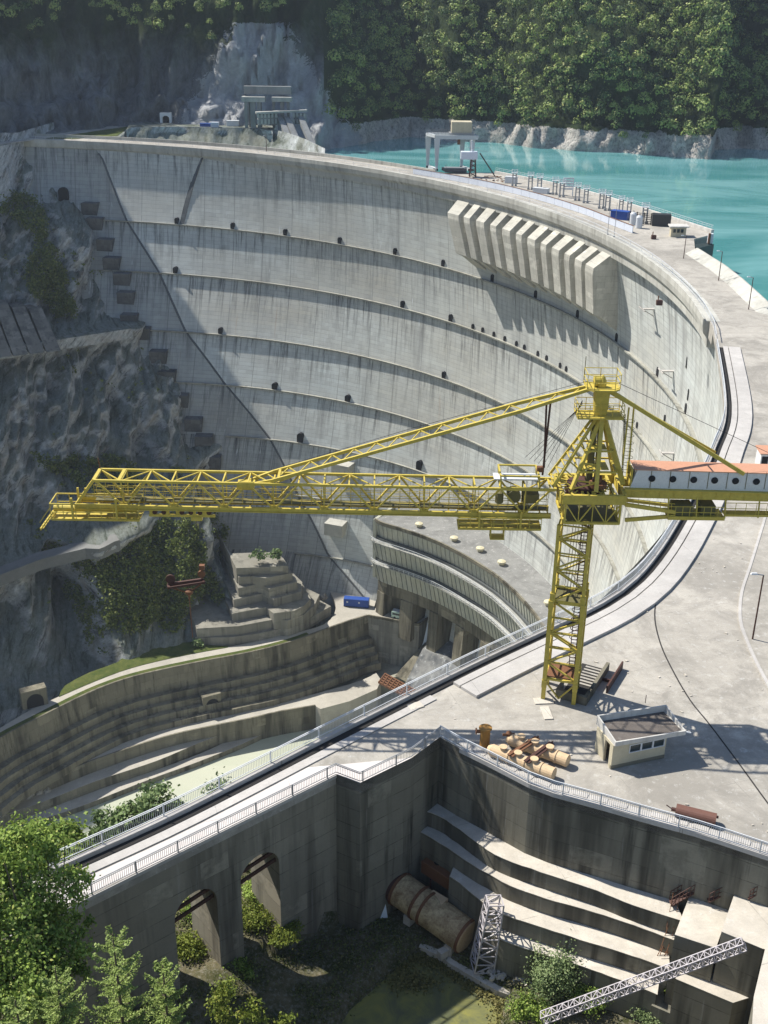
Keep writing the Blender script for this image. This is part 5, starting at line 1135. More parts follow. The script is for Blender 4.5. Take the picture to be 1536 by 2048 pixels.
nx = len(GX); Fc = [(j * nx + i, j * nx + i + 1, (j + 1) * nx + i + 1, (j + 1) * nx + i) for j in range(len(GY) - 1) for i in range(nx - 1)]
t = NT('basin_soil'); o = t.coord(); a = t.noise(o, .4, 6, .7); b = t.noise(o, 3.5, 6, .8); c = t.mix(t.ramp(a, [(.4, 0), (.62, 1)]), (.055, .06, .022), (.17, .145, .09))
c = t.mix(t.math('MULTIPLY', t.ramp(b, [(.5, 0), (.62, 1)]), .5), c, (.32, .30, .26)); t.bump(b, 1, .15); M['soil'] = t.done(c, .95, 0, .1)
tag(np_mesh('basin_ground', V, Fc, M['soil'], None, True), None, None, kind='structure')
t = NT('green_pool_water'); o = t.coord(); a = t.noise(o, .35, 5, .7, .6); c = t.mix(t.ramp(a, [(.42, 0), (.66, 1)]), (.12, .13, .07), (.24, .23, .07)); t.bump(t.noise(o, 3, 3, .6), .05, .05); M['pool'] = t.done(c, .12, 0, .5)
m = MB(); c0 = sum(POOL) / len(POOL); m.prism([c0 + (p - c0) * 1.25 for p in POOL], -17.0, -16.6); tag(m.build('pool_water', M['pool']), None, None, kind='structure')
kp = smooth_path([at(x, y, -16)[:2] for x, y in ((838, 1893), (872, 1908), (905, 1930), (960, 1962), (1003, 1985), (1050, 1998))], .5)
m = MB(); m.sweep([p + np.array([noise.noise(Vector((k * .7, 0, 0))) * .1] * 2) for k, p in enumerate(kp)], [(0, -17.5), (0, -16.0), (-.5, -15.95), (-.5, -17.5)]); tag(m.build('pool_kerb', M['terrace']), 'low crumbling concrete kerb between the pool and the rusty pipe', 'kerb')

# leaf cards: numpy
def rand_quads(C_, size, nrm=None, flat=.0, asp=1.6, rng=RNG):
    n = len(C_); N = rng.normal(size=(n, 3)); 
    if nrm is not None: N = N * .55 + nrm
    N[:, 2] += flat; N /= np.linalg.norm(N, axis=1)[:, None]
    A = np.cross(N, rng.normal(size=(n, 3))); A /= np.linalg.norm(A, axis=1)[:, None] + 1e-9; B = np.cross(N, A)
    s = (size * rng.uniform(.6, 1.35, n))[:, None]; A = A * s * asp * .5; B = B * s * .5
    V = np.stack([C_ - A, C_ - B, C_ + A, C_ + B], 1).reshape(-1, 3); Fq = np.arange(4 * n, dtype=np.int32).reshape(n, 4); return V, Fq
def tints(n, lo=0, hi=1, base=None, rng=RNG):
    x = rng.uniform(lo, hi, n) if base is None else np.clip(base + rng.normal(0, .15, n), 0, 1)
    return np.repeat(np.stack([x, (rng.uniform(0, 1, n) < .12) * rng.uniform(.3, 1, n), np.zeros(n), np.ones(n)], 1), 4, axis=0)
def crown(blobs, nclump, nleaf, size, spread=.32, flat=.3, seed=1):
    """blobs: (centre, radii). clumps near the surface of each blob, leaves gathered round each clump with gaps between"""
    rng = np.random.default_rng(seed); Vs = []; Fs = []; Ts = []; k = 0; cl = []
    vol = np.array([max(b[1]) ** 2 for b in blobs]); cnt = np.maximum(3, (nclump * vol / vol.sum()).astype(int))
    for (c_, r_), q in zip(blobs, cnt):
        d = rng.normal(size=(q, 3)); d /= np.linalg.norm(d, axis=1)[:, None]; rad = rng.uniform(.55, 1.05, q)[:, None]; P = np.array(c_) + d * rad * np.array(r_); cl += list(P)
        for p, dd in zip(P, d):
            n = int(nleaf * rng.uniform(.6, 1.4)); sp = spread * max(r_) * rng.uniform(.6, 1.3); pts = p + rng.normal(size=(n, 3)) * sp * np.array([1, 1, .6])
            nr = np.repeat(dd[None] * .8, n, 0); V_, F_ = rand_quads(pts, np.full(n, size), nr, flat, rng=rng); Vs.append(V_); Fs.append(F_ + k); k += len(V_); Ts.append(tints(n, base=rng.uniform(.1, .9), rng=rng))
    return np.concatenate(Vs), np.concatenate(Fs), np.concatenate(Ts), cl
def branchy(base, cl, r0, seed=0, n=14, top=None):
    rng = random.Random(seed); m = MB(); base = Vector(base); cen = Vector(np.mean(np.array(cl), 0)); top = Vector(top) if top else Vector((cen.x, cen.y, max(c[2] for c in cl) - .4))
    pts = [base.lerp(top, k / 6) + Vector((rng.uniform(-.12, .12), rng.uniform(-.12, .12), 0)) * (0 < k < 6) * r0 * 4 for k in range(7)]
    for k in range(6): m.tube(pts[k], pts[k + 1], r0 * (1 - k / 6.5), r0 * (1 - (k + 1) / 6.5), n=7, caps=False)
    for c_ in rng.sample(list(cl), min(n, len(cl))):
        c_ = Vector(c_); f = rng.uniform(.25, .8); a = pts[int(f * 5)]; mid = a.lerp(c_, .5) + Vector((0, 0, .25)); m.tube(a, mid, r0 * .35, r0 * .22, n=5, caps=False); m.tube(mid, c_, r0 * .22, r0 * .07, n=5, caps=False)
    return m
M['leafA'] = foliage('broadleaf_green', (.10, .17, .03), (.30, .40, .075), (.46, .47, .14)); M['leafB'] = foliage('blue_green_leaves', (.08, .13, .05), (.21, .29, .11), (.28, .34, .14))
M['leafY'] = foliage('yellow_green_leaves', (.10, .14, .02), (.22, .26, .04), (.30, .30, .06)); M['needle'] = foliage('fir_needles', (.15, .21, .05), (.31, .40, .11), (.40, .46, .16)); M['willow'] = foliage('grey_green_willow', (.09, .14, .05), (.25, .32, .14), (.36, .40, .20))
M['bark'] = paint('brown_bark', (.10, .08, .06), rust=.2, rough=.95)
def tree(name, label, cat, base, blobs, nclump, nleaf, size, mat, r0=.25, seed=1, group=None, spread=.3, top=None, flat=.3):
    base = tuple(map(float, base)); th = empty(name, base, label, cat, group); V_, F_, T_, cl = crown(blobs, nclump, nleaf, size, spread, flat, seed)
    branchy(base, cl, r0, seed, top=top).build('trunk', M['bark'], th); np_mesh('crown', V_, F_, mat, th, False, None, T_); return th
def PB(px, py, Y, r, rz=None): p = aty(px, py, Y); return (tuple(p), (r, r, rz or r * .8))
tree('broadleaf_tree', 'large leafy green tree at the lower left hiding the walkway end', 'tree', (-19.5, 49.5, ground_z(-19.5, 49.5) - .3),
     [PB(35, 1690, 53, 1.8), PB(92, 1690, 54, 1.2), PB(60, 1660, 54, .8), PB(165, 1845, 52.5, .8), PB(20, 1790, 52, 2.6), PB(100, 1775, 53, 1.9), PB(20, 1890, 50, 2.7), PB(115, 1850, 52, 1.7), PB(150, 1760, 53.5, .9), PB(60, 1960, 48.5, 2.4), PB(140, 1925, 50, 1.3), PB(0, 2010, 47, 2.3), PB(-60, 1800, 51, 3.0)], 360, 105, .155, M['leafA'], .38, 3, spread=.22)
tree('broadleaf_tree', 'rounded tree with bluish leaves rising behind the walkway railing beside the pale river', 'tree', (-16.5, 79, -16),
     [PB(310, 1600, 80, 1.5), PB(350, 1622, 80.5, 1.2), PB(262, 1640, 80, 1.5), PB(212, 1650, 79, 1.5), PB(240, 1690, 78, 1.8), PB(300, 1660, 79, 1.8), PB(180, 1700, 77.5, 1.6)], 190, 55, .24, M['leafB'], .22, 5, spread=.25)
tree('broadleaf_tree', 'low green tree crown between the big left tree and the railing', 'tree', (-24.5, 74, -16),
     [PB(110, 1690, 75, 2.2), PB(150, 1720, 73.5, 1.7), PB(60, 1690, 75, 2.4), PB(130, 1660, 76, 1.2)], 130, 55, .24, M['leafA'], .22, 6, spread=.25)
tree('sapling', 'thin leafy sprout poking above the railing beside the river', 'sapling', (-14.2, 83, -16), [PB(440, 1572, 84, .7, 1.2), PB(420, 1585, 84, .8)], 26, 14, .2, M['leafB'], .08, 8, spread=.35)
# fir with feathery upturned branches
def fir(name, label, base, H, R, seed, lean=(0, 0)):
    rng = np.random.default_rng(seed); th = empty(name, tuple(base), label, 'fir tree'); b = Vector(base); top = b + Vector((lean[0], lean[1], H)); m = MB(); m.tube(b, top, .22, .03, n=7); pts = []; nr = []
    zz_ = .12
    while zz_ < .99:
        c_ = b.lerp(top, zz_); L = (R * (1 - zz_) ** .6 + .3) * rng.uniform(.8, 1.25); n = 5
        for k in range(n):
            a = 2 * math.pi * (k + rng.uniform(-.25, .25)) / n + zz_ * 9; d = Vector((math.cos(a), math.sin(a), 0)); q = [c_ + d * L * f + Vector((0, 0, L * (-.05 * f + .62 * f * f))) for f in (0, .25, .5, .75, 1)]
            for i in range(4): m.tube(q[i], q[i + 1], .045 * (1 - i / 5), .045 * (1 - (i + 1) / 5), n=4, caps=False)
            side = Vector((-d.y, d.x, 0))
            for i in range(4):
                for f in np.linspace(0, 1, 5):
                    p = q[i].lerp(q[i + 1], f); w = L * .26 * (1 - (i + f) / 4.6) + .08
                    for s in (-1, 1):
                        e = p + side * s * w + d * w * .7 + Vector((0, 0, -.02)); ns = max(3, int(w * 20))
                        for g in np.linspace(0, 1, ns): pts.append(tuple(p.lerp(e, g) + Vector(rng.normal(0, .025, 3)))); nr.append((0, 0, 1.0))
        zz_ += .06 + .03 * rng.uniform()
    V_, F_ = rand_quads(np.array(pts), np.full(len(pts), .085), np.array(nr) * .6, .2, 2.2, rng); np_mesh('needles', V_, F_, M['needle'], th, False, None, tints(len(pts), rng=rng)); m.build('trunk', M['bark'], th)
for px, top, Y, R_, s, lb in ((225, 1868, 47, 3.0, 1, 'feathery green fir at the bottom left, tallest of the firs'), (325, 1930, 48.5, 2.4, 2, 'smaller fir with spreading tips at the bottom, nearest the dark ground'), (110, 1935, 45, 2.3, 4, 'feathery fir at the very bottom left under the leafy tree'), (30, 2000, 43, 2.0, 9, 'fir top in the bottom left corner')):
    tp = aty(px, top, Y); zb_ = ground_z(tp[0], Y) - .3; fir('fir_tree', lb, (tp[0], Y, zb_), tp[2] - zb_, R_, s)
tp = aty(455, 1955, 52); tree('sapling', 'bright yellow-green sapling standing in front of the dark ground', 'sapling', (tp[0], 52, ground_z(tp[0], 52) - .2), [PB(450, 1975, 52, .55, .8), PB(440, 2010, 52, .7, .7), PB(460, 2040, 52, .8)], 60, 26, .13, M['leafY'], .06, 11, spread=.3)
tp = aty(500, 2015, 51); tree('sapling', 'low yellow-green shoots right of the bright sapling at the bottom edge', 'sapling', (tp[0], 51, ground_z(tp[0], 51) - .2), [PB(500, 2020, 51, .6, .5), PB(515, 2050, 51, .7), PB(570, 2045, 51, .5)], 46, 24, .13, M['leafY'], .05, 12, spread=.3)
# shrubs
def shrub(label, px, py, z, r, h, mat, n, seed, name='shrub', size=.12, group=None):
    p = at(px, py, z); b = []
    rng = random.Random(seed)
    for k in range(6): b.append(((p[0] + rng.uniform(-.6, .6) * r, p[1] + rng.uniform(-.5, .5) * r, z + h * rng.uniform(.3, .75)), (r * .5, r * .5, h * .32)))
    return tree(name, label, 'shrub', (p[0], p[1], z - .2), b, n, 34, size, mat, .05, seed, group=group, spread=.3)
shrub('tall grey-green willow bush left of the white lattice boom', 1105, 1985, -15.6, 2.1, 4.6, M['willow'], 230, 21)
shrub('upright wispy willow bush rising before the lowest terrace', 1128, 1945, -14.9, 1.4, 4.3, M['willow'], 130, 22)
shrub('small dark green bush right of the lattice tower foot', 1022, 1905, -14.8, .8, 1.3, M['leafB'], 40, 23)
shrub('green bush at the bottom edge under the boom', 1060, 2040, -16, 1.8, 1.6, M['leafA'], 110, 24)
shrub('dense leafy bush below the boom in the middle', 1190, 2020, -15.4, 1.9, 1.7, M['leafA'], 120, 25)
shrub('rusty green bush between the boom and the lowest terrace', 1275, 1985, -14.8, 1.6, 1.4, M['leafA'], 90, 26)
shrub('pale green bush at the bottom beside the stepped blocks', 1310, 2045, -15.4, 1.8, 1.3, M['willow'], 100, 27)
shrub('bush at the bottom right corner under the stepped blocks', 1430, 2058, -15.4, 1.7, 1.3, M['leafA'], 90, 28)
shrub('grassy tuft on the small ledge beside the blocks', 1338, 1985, -13.0, .7, .7, M['leafY'], 30, 29)
shrub('leafy patch sunlit through the right arch', 570, 1870, -13.6, 1.6, .9, M['leafY'], 90, 30); shrub('grassy clump sunlit through the left arch', 470, 1935, -13.9, 1.5, .7, M['leafA'], 70, 31)
for k, (px, py) in enumerate(((395, 1830), (372, 1900), (505, 1800), (498, 1850))): shrub(['weedy bush seen through the left arch near its top', 'weedy bush seen low through the left arch', 'weedy bush seen through the right arch near its top', 'weedy bush seen low through the right arch'][k], px, py, -13.3, 1.8, 1.2, M['leafY'] if k % 2 else M['leafA'], 90, 33 + k)
# weeds and grass of the basin: one stuff object
n = 26000; P = np.stack([RNG.uniform(-24, 22, n), RNG.uniform(50, 84, n)], 1); keep = []
for p in P:
    g = noise.noise(Vector((p[0] * .35, p[1] * .35, 7))); sd = sdf(p, POOL) if p[0] > -8 and p[1] < 82 else 5
    o_ = float((p - lineA) @ wnrm)
    if p[0] > -3 and p[1] > 62 + (p[0] < 2) * 14: 
        if sd > .9 or sd < 0: continue
    if sd < -.5: continue
    if g < -.15 and sd > 2 and o_ > 0: continue
    if -TH - .2 < o_ < .3: continue
    for q in range(3): d = RNG.normal(0, .22, 2); keep.append((p[0] + d[0], p[1] + d[1], ground_z(p[0], p[1]) + abs(RNG.normal(0, .12)) + .02))
K_ = np.array(keep); V_, F_ = rand_quads(K_, np.full(len(K_), .12), None, .4, 1.8); 
M['weeds'] = foliage('weeds_and_grass', (.06, .085, .025), (.18, .20, .06), (.27, .24, .1)); tag(np_mesh('weeds', V_, F_, M['weeds'], None, False, None, tints(len(K_))), 'weeds and rough grass covering the shaded basin ground', 'weeds', kind='stuff')
# algae and reed fringe on the pool
pts = []
for i in range(2600):
    a = RNG.uniform(0, 1); k = int(a * 6); q = POOL[3 + k % 6] * (1 - (a * 6 - k)) + POOL[min(3 + k % 6 + 1, 9)] * (a * 6 - k); q = q + RNG.normal(0, .45, 2) + np.array([0, -.5]); pts.append((q[0], q[1], -16.56 + abs(RNG.normal(0, .08))))
c1 = at(822, 1965, -16.6)
for i in range(900): q = c1[:2] + RNG.normal(0, 1, 2) * (1.1, .55); pts.append((q[0], q[1], -16.55 + abs(RNG.normal(0, .12))))
K_ = np.array(pts); V_, F_ = rand_quads(K_, np.full(len(K_), .16), None, 1.2, 1.3); M['reed'] = foliage('pool_reeds', (.12, .11, .03), (.24, .22, .08), (.3, .26, .1)); tag(np_mesh('pool_reeds', V_, F_, M['reed'], None, False, None, tints(len(K_))), 'yellowish reeds and algae fringing the green pool', 'reeds', kind='stuff')
# rubble between tower and bush
def rubble(name, label, pts, smin, smax, mat, n, jit):
    m = MB(); rr = random.Random(4)
    for k in range(n):
        c_ = rr.choice(pts); p = (c_[0] + rr.gauss(0, jit), c_[1] + rr.gauss(0, jit), c_[2] + rr.uniform(0, .2)); s = rr.uniform(smin, smax); R = Matrix.Rotation(rr.uniform(0, 3), 3, 'Z') @ Matrix.Rotation(rr.uniform(-.5, .5), 3, 'X'); m.box(p, (s, s * rr.uniform(.5, 1), s * rr.uniform(.4, .8)), M=R)
    return tag(m.build(name, mat), label, 'rubble', kind='stuff')
rubble('rubble', 'broken concrete rubble heaped between the lattice tower and the willow', [tuple(at(x, y, -15.7)) for x, y in ((1020, 1925), (1045, 1945), (1070, 1955), (1000, 1945))], .15, .55, M['terrace'], 160, .55)
# ---------------------------------------------------------------- vegetation on the gorge cliff and terraces (far): stuff
WARP = True
pts = []; nrm = []; cl = []
for i in range(3600):
    s = RNG.uniform(62, 134); z = RNG.uniform(-142, -92); n_ = wall_n(s, z); g = noise.noise(Vector((s * .09, z * .09, 2)))
    w_ = gauss(s, 94, 22) * gauss(z, -118, 20)
    if g + w_ * .9 < .38: continue
    r = RNG.uniform(.5, 1.6)
    c_ = np.array(W(s, n_ + 1.2 + rockdisp(W(s, n_, z), 1.3), z)); q = int(26 * r)
    pts.append(c_ + RNG.normal(size=(q, 3)) * r * .6)
for i in range(900):
    s = RNG.uniform(-40, 125); z = RNG.uniform(-140, -5); n_ = wall_n(s, z)
    if noise.noise(Vector((s * .06, z * .06, 9))) < .18: continue
    r = RNG.uniform(.4, 1.2); c_ = np.array(W(s, n_ + .8 + rockdisp(W(s, n_, z), 1.4), z)); pts.append(c_ + RNG.normal(size=(10, 3)) * r * .6)
for i in range(520):
    s = RNG.uniform(84, 101); z = RNG.uniform(-56, -18) ; n_ = wall_n(s, z)
    if noise.noise(Vector((s * .1, z * .08, 5))) < -.1 + abs(s - 91) * .02: continue
    c_ = np.array(W(s, n_ + 1.5 + rockdisp(W(s, n_, z), 1.3), z)); pts.append(c_ + RNG.normal(size=(34, 3)) * .9)
K_ = np.concatenate(pts); V_, F_ = rand_quads(K_, np.full(len(K_), .62), None, .5, 1.4); M['scrub'] = foliage('cliff_scrub', (.07, .10, .025), (.21, .25, .06), (.30, .30, .10)); tag(np_mesh('cliff_scrub', V_, F_, M['scrub'], None, False, None, tints(len(K_))), 'scrub and creepers growing on the gorge cliff', 'scrub', kind='stuff')
def farbush(label, px, py, z, r, seed):
    p = at(px, py, z); tree('shrub', label, 'shrub', tuple(p), [((p[0], p[1], p[2] + r * .8), (r, r, r * .8)), ((p[0] + r * .7, p[1], p[2] + r * .5), (r * .6, r * .6, r * .5))], 22, 16, .55, M['leafB'], .12, seed, spread=.3)
farbush('round bush on the top terrace, left one', 516, 1118, -117.5, 2.2, 51); farbush('round bush at the right end of the top terrace', 552, 1116, -117.5, 1.9, 52); farbush('bush on the grass below the terraces', 396, 1290, -139.8, 1.5, 53)
WARP = False
# ---------------------------------------------------------------- far forest: stuff, one mesh of leaf clumps
rng = np.random.default_rng(5); tried = 0; CC = []; NN = []; TT = []; SS = []
for aj, tj in [(a, t) for t in np.arange(4, 170, 4.2) for a in np.arange(-.42, .42, .0094)]:
    tried += 1; a = aj + rng.normal(0, .0028); t_ = max(3, tj + rng.normal(0, 1.3)); x, y, z = far_pt(a, t_); r0, z0 = foot(a)
    if z > 110: continue
    if z - z0 < 5.2 and a > -.07: continue
    if a < -.05:
        if abs(a + .108) < .024 + (1 - z / 46) * .052 and z < 45: continue
        dens = .0105 * z + noise.noise(Vector((x * .02, y * .02, 1))) * .8
        if dens < .42: continue
    r = rng.uniform(1.9, 4.0) * (.75 if a < -.05 else 1); q = 135; d = rng.normal(size=(q, 3)); d[:, 2] = np.abs(d[:, 2]) * 1.1 - .25; d /= np.linalg.norm(d, axis=1)[:, None]
    lump = 1 + .35 * np.sin(d[:, 0] * 4 + tried) * np.sin(d[:, 1] * 5 + tried * 2) * np.cos(d[:, 2] * 4)
    c_ = np.array([x, y, z + r * .75]) + d * (r * lump * rng.uniform(.8, 1.05, q))[:, None] * np.array([1, 1, 1.15]); CC.append(c_); NN.append(d * 1.9); SS.append(np.full(q, .19 * r + .12)); TT.append(tints(q, base=rng.uniform(0, 1), rng=rng))
C_ = np.concatenate(CC); V_, F_ = rand_quads(C_, np.concatenate(SS), np.concatenate(NN), .1, 1.2, rng)
M['forest'] = foliage('forest_leaves', (.05, .095, .03), (.28, .35, .085), (.42, .40, .14)); M['forest'].node_tree.nodes['Mix Shader'].inputs[0].default_value = .08; tag(np_mesh('hillside_forest', V_, F_, M['forest'], None, False, None, np.concatenate(TT)), 'dense broadleaf forest covering the slopes beyond the reservoir', 'forest', kind='stuff')
# ================================================================= THINGS ON THE CREST, PLAZA AND BELOW
def hgt(px, pyb, pyt, z0=0.0): p = at(px, pyb, z0); return aty(px, pyt, p[1])[2] - z0
# --- gatehouse hut on the plaza
P0, P1, P2_ = at(1221, 1539, 0)[:2], at(1328, 1516, 0)[:2], at(1201, 1508, 0)[:2]
hut = empty('guard_hut', (*P0, 0), 'small cream concrete hut with flat overhanging roof and ribbon window on the plaza', 'hut')
M['cream'] = concrete('hut_render', (.56, .50, .36), (.12, .1, .08), streak=.2, form=0, stain=.2, white=.1, sc=2); M['fascia'] = concrete('hut_fascia', (.60, .58, .54), (.1, .09, .08), streak=.3, form=0, stain=.3, white=.1, sc=2)
u = (P1 - P0) / np.linalg.norm(P1 - P0); v = np.array([-u[1], u[0]]); Wd = float(np.linalg.norm(P1 - P0)); Dp = 2.7; HH = 2.35
def hp(a, b): q = P0 + u * a + v * b; return (q[0], q[1])
def wallbox(a0, a1, b0, b1, z0, z1, nm='wall', mt=None): m = MB(); m.prism([hp(a0, b0), hp(a1, b0), hp(a1, b1), hp(a0, b1)], z0, z1); return m.build(nm, mt or M['cream'], hut)
wx0, wx1, wz0, wz1 = 1.55, Wd - .15, 1.25, 2.05
wallbox(0, Wd, 0, .2, 0, .35, 'plinth', M['farwall']); wallbox(.02, Wd, .02, .2, .35, wz0); wallbox(.02, Wd, .02, .2, wz1, HH); wallbox(.02, wx0, .02, .2, wz0, wz1); wallbox(wx1, Wd, .02, .2, wz0, wz1)
wallbox(0, .2, 1.25, Dp, 0, HH); wallbox(.02, .18, .2, .5, 0, HH); wallbox(.02, .18, .5, 1.25, 2.1, HH); wallbox(Wd - .2, Wd, .2, Dp, 0, HH); wallbox(.2, Wd - .2, Dp - .2, Dp, 0, HH)
wn_w = wx1 - wx0
for k in range(3):
    a0 = wx0 + wn_w * k / 3; a1 = wx0 + wn_w * (k + 1) / 3; m = MB()
    for b in ((a0, a0 + .07, wz0, wz1), (a1 - .07, a1, wz0, wz1)): m.prism([hp(b[0], -.02), hp(b[1], -.02), hp(b[1], .1), hp(b[0], .1)], b[2], b[3])
    for zA_, zB2 in ((wz0, wz0 + .07), (wz1 - .07, wz1)): m.prism([hp(a0 + .07, -.02), hp(a1 - .07, -.02), hp(a1 - .07, .1), hp(a0 + .07, .1)], zA_, zB2)
    fr = m.build('window', M['white'], hut)
    g = MB(); g.prism([hp(a0 + .07, .05), hp(a1 - .07, .05), hp(a1 - .07, .07), hp(a0 + .07, .07)], wz0 + .07, wz1 - .07); gm = bpy.data.materials.get('dark_glass') or paint('dark_glass', (.03, .045, .05), rust=0, rough=.08); M['glass'] = gm; o = g.build('pane', gm, None); o.data.transform(Matrix.Translation(-Vector((*P0, 0)))); o.parent = fr
ro = [at(1231, 1486, 2.7)[:2], at(1372, 1463, 2.7)[:2], at(1331, 1420, 2.7)[:2], at(1193, 1441, 2.7)[:2]]
m = MB(); m.prism(ro, HH + .002, 2.62); m.build('roof_slab', M['fascia'], hut)
cen = sum(ro) / 4; ri = [cen + (p - cen) * .93 for p in ro]; m = MB(); m.prism(ri, 2.62, 2.66); m.build('roof_felt', concrete('hut_roof_felt', (.15, .13, .115), (.03, .03, .03), wallish=False, stain=.5, white=.2, sc=2), hut)
m = MB()
for i, (a, b) in enumerate(zip(ro, ro[1:] + ro[:1])):
    h = .62 if i == 2 else .14; d = (b - a) / np.linalg.norm(b - a); n_ = np.array([-d[1], d[0]]); A_ = a; B_ = b
    if i in (1, 3): m.add([(*A_, 2.62), (*B_, 2.62), (*(B_ + n_ * .12), 2.62), (*(A_ + n_ * .12), 2.62), (*A_, 2.62 + (.14 if i == 1 else .62)), (*B_, 2.62 + (.62 if i == 1 else .14)), (*(B_ + n_ * .12), 2.62 + (.62 if i == 1 else .14)), (*(A_ + n_ * .12), 2.62 + (.14 if i == 1 else .62))], [(3, 2, 1, 0), (4, 5, 6, 7), (0, 1, 5, 4), (1, 2, 6, 5), (2, 3, 7, 6), (3, 0, 4, 7)])
    else: m.prism([A_, B_, B_ + n_ * .12, A_ + n_ * .12], 2.62, 2.62 + h)
m.build('roof_upstand', M['fascia'], hut)
p = at(1368, 1463, 2.5); m = MB(); m.tube(p, p + np.array([.55, -.1, -.05]), .07); m.build('roof_spout', M['white'], hut)
p = at(1290, 1410, 2.9); m = MB(); m.tube((p[0], p[1], 3.1), (p[0], p[1], 3.9), .03); m.build('roof_stub', M['darkrust'], hut)
# --- rusty tanks
M['tank'] = paint('flaking_ochre_paint', (.62, .45, .27), rust=.75, rough=.7, rustcol=(.22, .09, .04), dirt=.5); M['ochre'] = paint('ochre_barrel_paint', (.34, .17, .035), rust=.5, rough=.65)
tk = empty('twin_float_tanks', tuple(at(1060, 1520, 0)), 'pair of rusty ochre float tanks bolted side by side by brown plates', 'tanks')
TA = (Vector(at(984, 1500, .6)), Vector(at(1108, 1548, .6))); TBk = (Vector(at(1022, 1479, .6)), Vector(at(1136, 1522, .6)))
for a, b in (TA, TBk):
    m = MB(); d = (b - a); L_ = d.length; d.normalize(); m.tube(a, b, .52, n=18)
    for f in (.28, .55, .80): c_ = a.lerp(b, f); m.tube(c_ - d * .06, c_ + d * .06, .58, n=18)
    m.tube(a - d * .35, a, .3, .5, n=18); m.tube(b, b + d * .03, .47, n=18); o = m.build('tank', M['tank'], tk, smooth=False)
    for f in (.18, .42, .68): c_ = a.lerp(b, f); q = MB(); q.tube(c_ + Vector((0, 0, .4)), c_ + Vector((0, 0, .72)), .27, n=14); q.tube(c_ + Vector((0, 0, .72)), c_ + Vector((0, 0, .78)), .34, n=14); q.build('hatch', M['tank'], tk)
for f in (.36, .62):
    a, b = TA[0].lerp(TA[1], f), TBk[0].lerp(TBk[1], f); m = MB(); m.bar(a + (a - b) * .25 + Vector((0, 0, .57)), b + (b - a) * .35 + Vector((0, 0, .57)), .55, .08); m.bar(a + (a - b) * .3 + Vector((0, 0, .62)), b + (b - a) * .4 + Vector((0, 0, .62)), .1, .16); m.build('tie_plate', M['darkrust'] if f > .5 else M['rust'], tk)
m = MB(); c_ = TBk[0] + Vector((-.2, .1, .3)); m.lathe(c_, [(.2, 0), (.25, .3), (.1, .45)], 10); m.tube(c_ + Vector((-.5, 0, .1)), c_ + Vector((.5, .1, .1)), .12); m.build('valve', M['rust'], tk)
bp_ = at(969, 1491, 0); bh = hgt(969, 1491, 1455)
bar_ = empty('upright_barrel', tuple(bp_), 'upright ochre flanged barrel at the railing corner', 'barrel'); m = MB(); m.lathe(bp_, [(.42, .0), (.42, bh - .12), (.55, bh - .1), (.55, bh), (.3, bh + .02)], 20); m.build('body', M['ochre'], bar_)
m = MB(); m.tube((bp_[0], bp_[1], bh - .45), (bp_[0] - .75, bp_[1] + .1, bh - .45), .16, n=10); m.tube((bp_[0] - .7, bp_[1] + .1, bh - .45), (bp_[0] - .8, bp_[1] + .1, bh - .45), .28, n=12); m.build('side_flange', M['rust'], bar_)
cyl = empty('rusty_cylinder', tuple(at(1392, 1636, 0)), 'single brown steel cylinder lying on the plaza near the right railing', 'cylinder')
a, b = Vector(at(1352, 1620, .5)), Vector(at(1432, 1640, .5)); m = MB(); m.tube(a, b, .5, n=20); m.build('shell', paint('brown_steel_shell', (.15, .07, .05), rust=.35, rough=.6), cyl); d = (b - a).normalized()
m = MB(); m.tube(a, a - d * .35, .16); m.bar(a - d * .3, a - d * .75 + Vector((0, 0, .25)), .06); m.build('shaft_end', M['darkrust'], cyl)
m = MB(); m.bar(b + Vector((0, 0, .3)), b + d * .15 + Vector((0, 0, .3)), .15); m.build('lug', M['darkrust'], cyl)
# --- lamp posts
def lamp(px, pyb, pyt, label, arm, z0=0.0, r=.07):
    p = at(px, pyb, z0); H_ = aty(px, pyt, p[1])[2] - z0; th = empty('lamp_post', tuple(p), label, 'lamp post', 'lamp posts along the crest road')
    m = MB(); m.tube(p, p + np.array([0, 0, H_]), r, r * .8, n=8); m.build('pole', M['darkrust'], th)
    q = p + np.array([0, 0, H_]); m = MB(); m.tube(q, q + np.array([arm * .9, 0, .12]), r * .7, n=6); m.build('arm', M['steel'], th)
    q = q + np.array([arm * .9, 0, .15]); m = MB(); m.hexa([(q[0] - .35, q[1] - .15, q[2] - .08), (q[0] + .35, q[1] - .15, q[2] - .08), (q[0] + .35, q[1] + .15, q[2] - .08), (q[0] - .35, q[1] + .15, q[2] - .08)], [(q[0] - .25, q[1] - .08, q[2] + .08), (q[0] + .25, q[1] - .08, q[2] + .08), (q[0] + .25, q[1] + .08, q[2] + .08), (q[0] - .25, q[1] + .08, q[2] + .08)]); m.build('lamp_head', M['white'], th)
lamp(1505, 1278, 1150, 'tall lamp post on the right pavement, nearest the crane', -1, .14, .09); lamp(1497, 619, 555, 'lamp post on the water-side parapet, nearer of the two there', -1, 0, .1); lamp(1437, 561, 503, 'lamp post on the water-side parapet, farther of the two there', -1, 0, .1)
lamp(1367, 517, 472, 'lamp post by the white hut at the end of the switchyard', -1, 0, .1); lamp(533, 304, 272, 'far lamp post on the crest below the grey rock', -1, .0, .12)
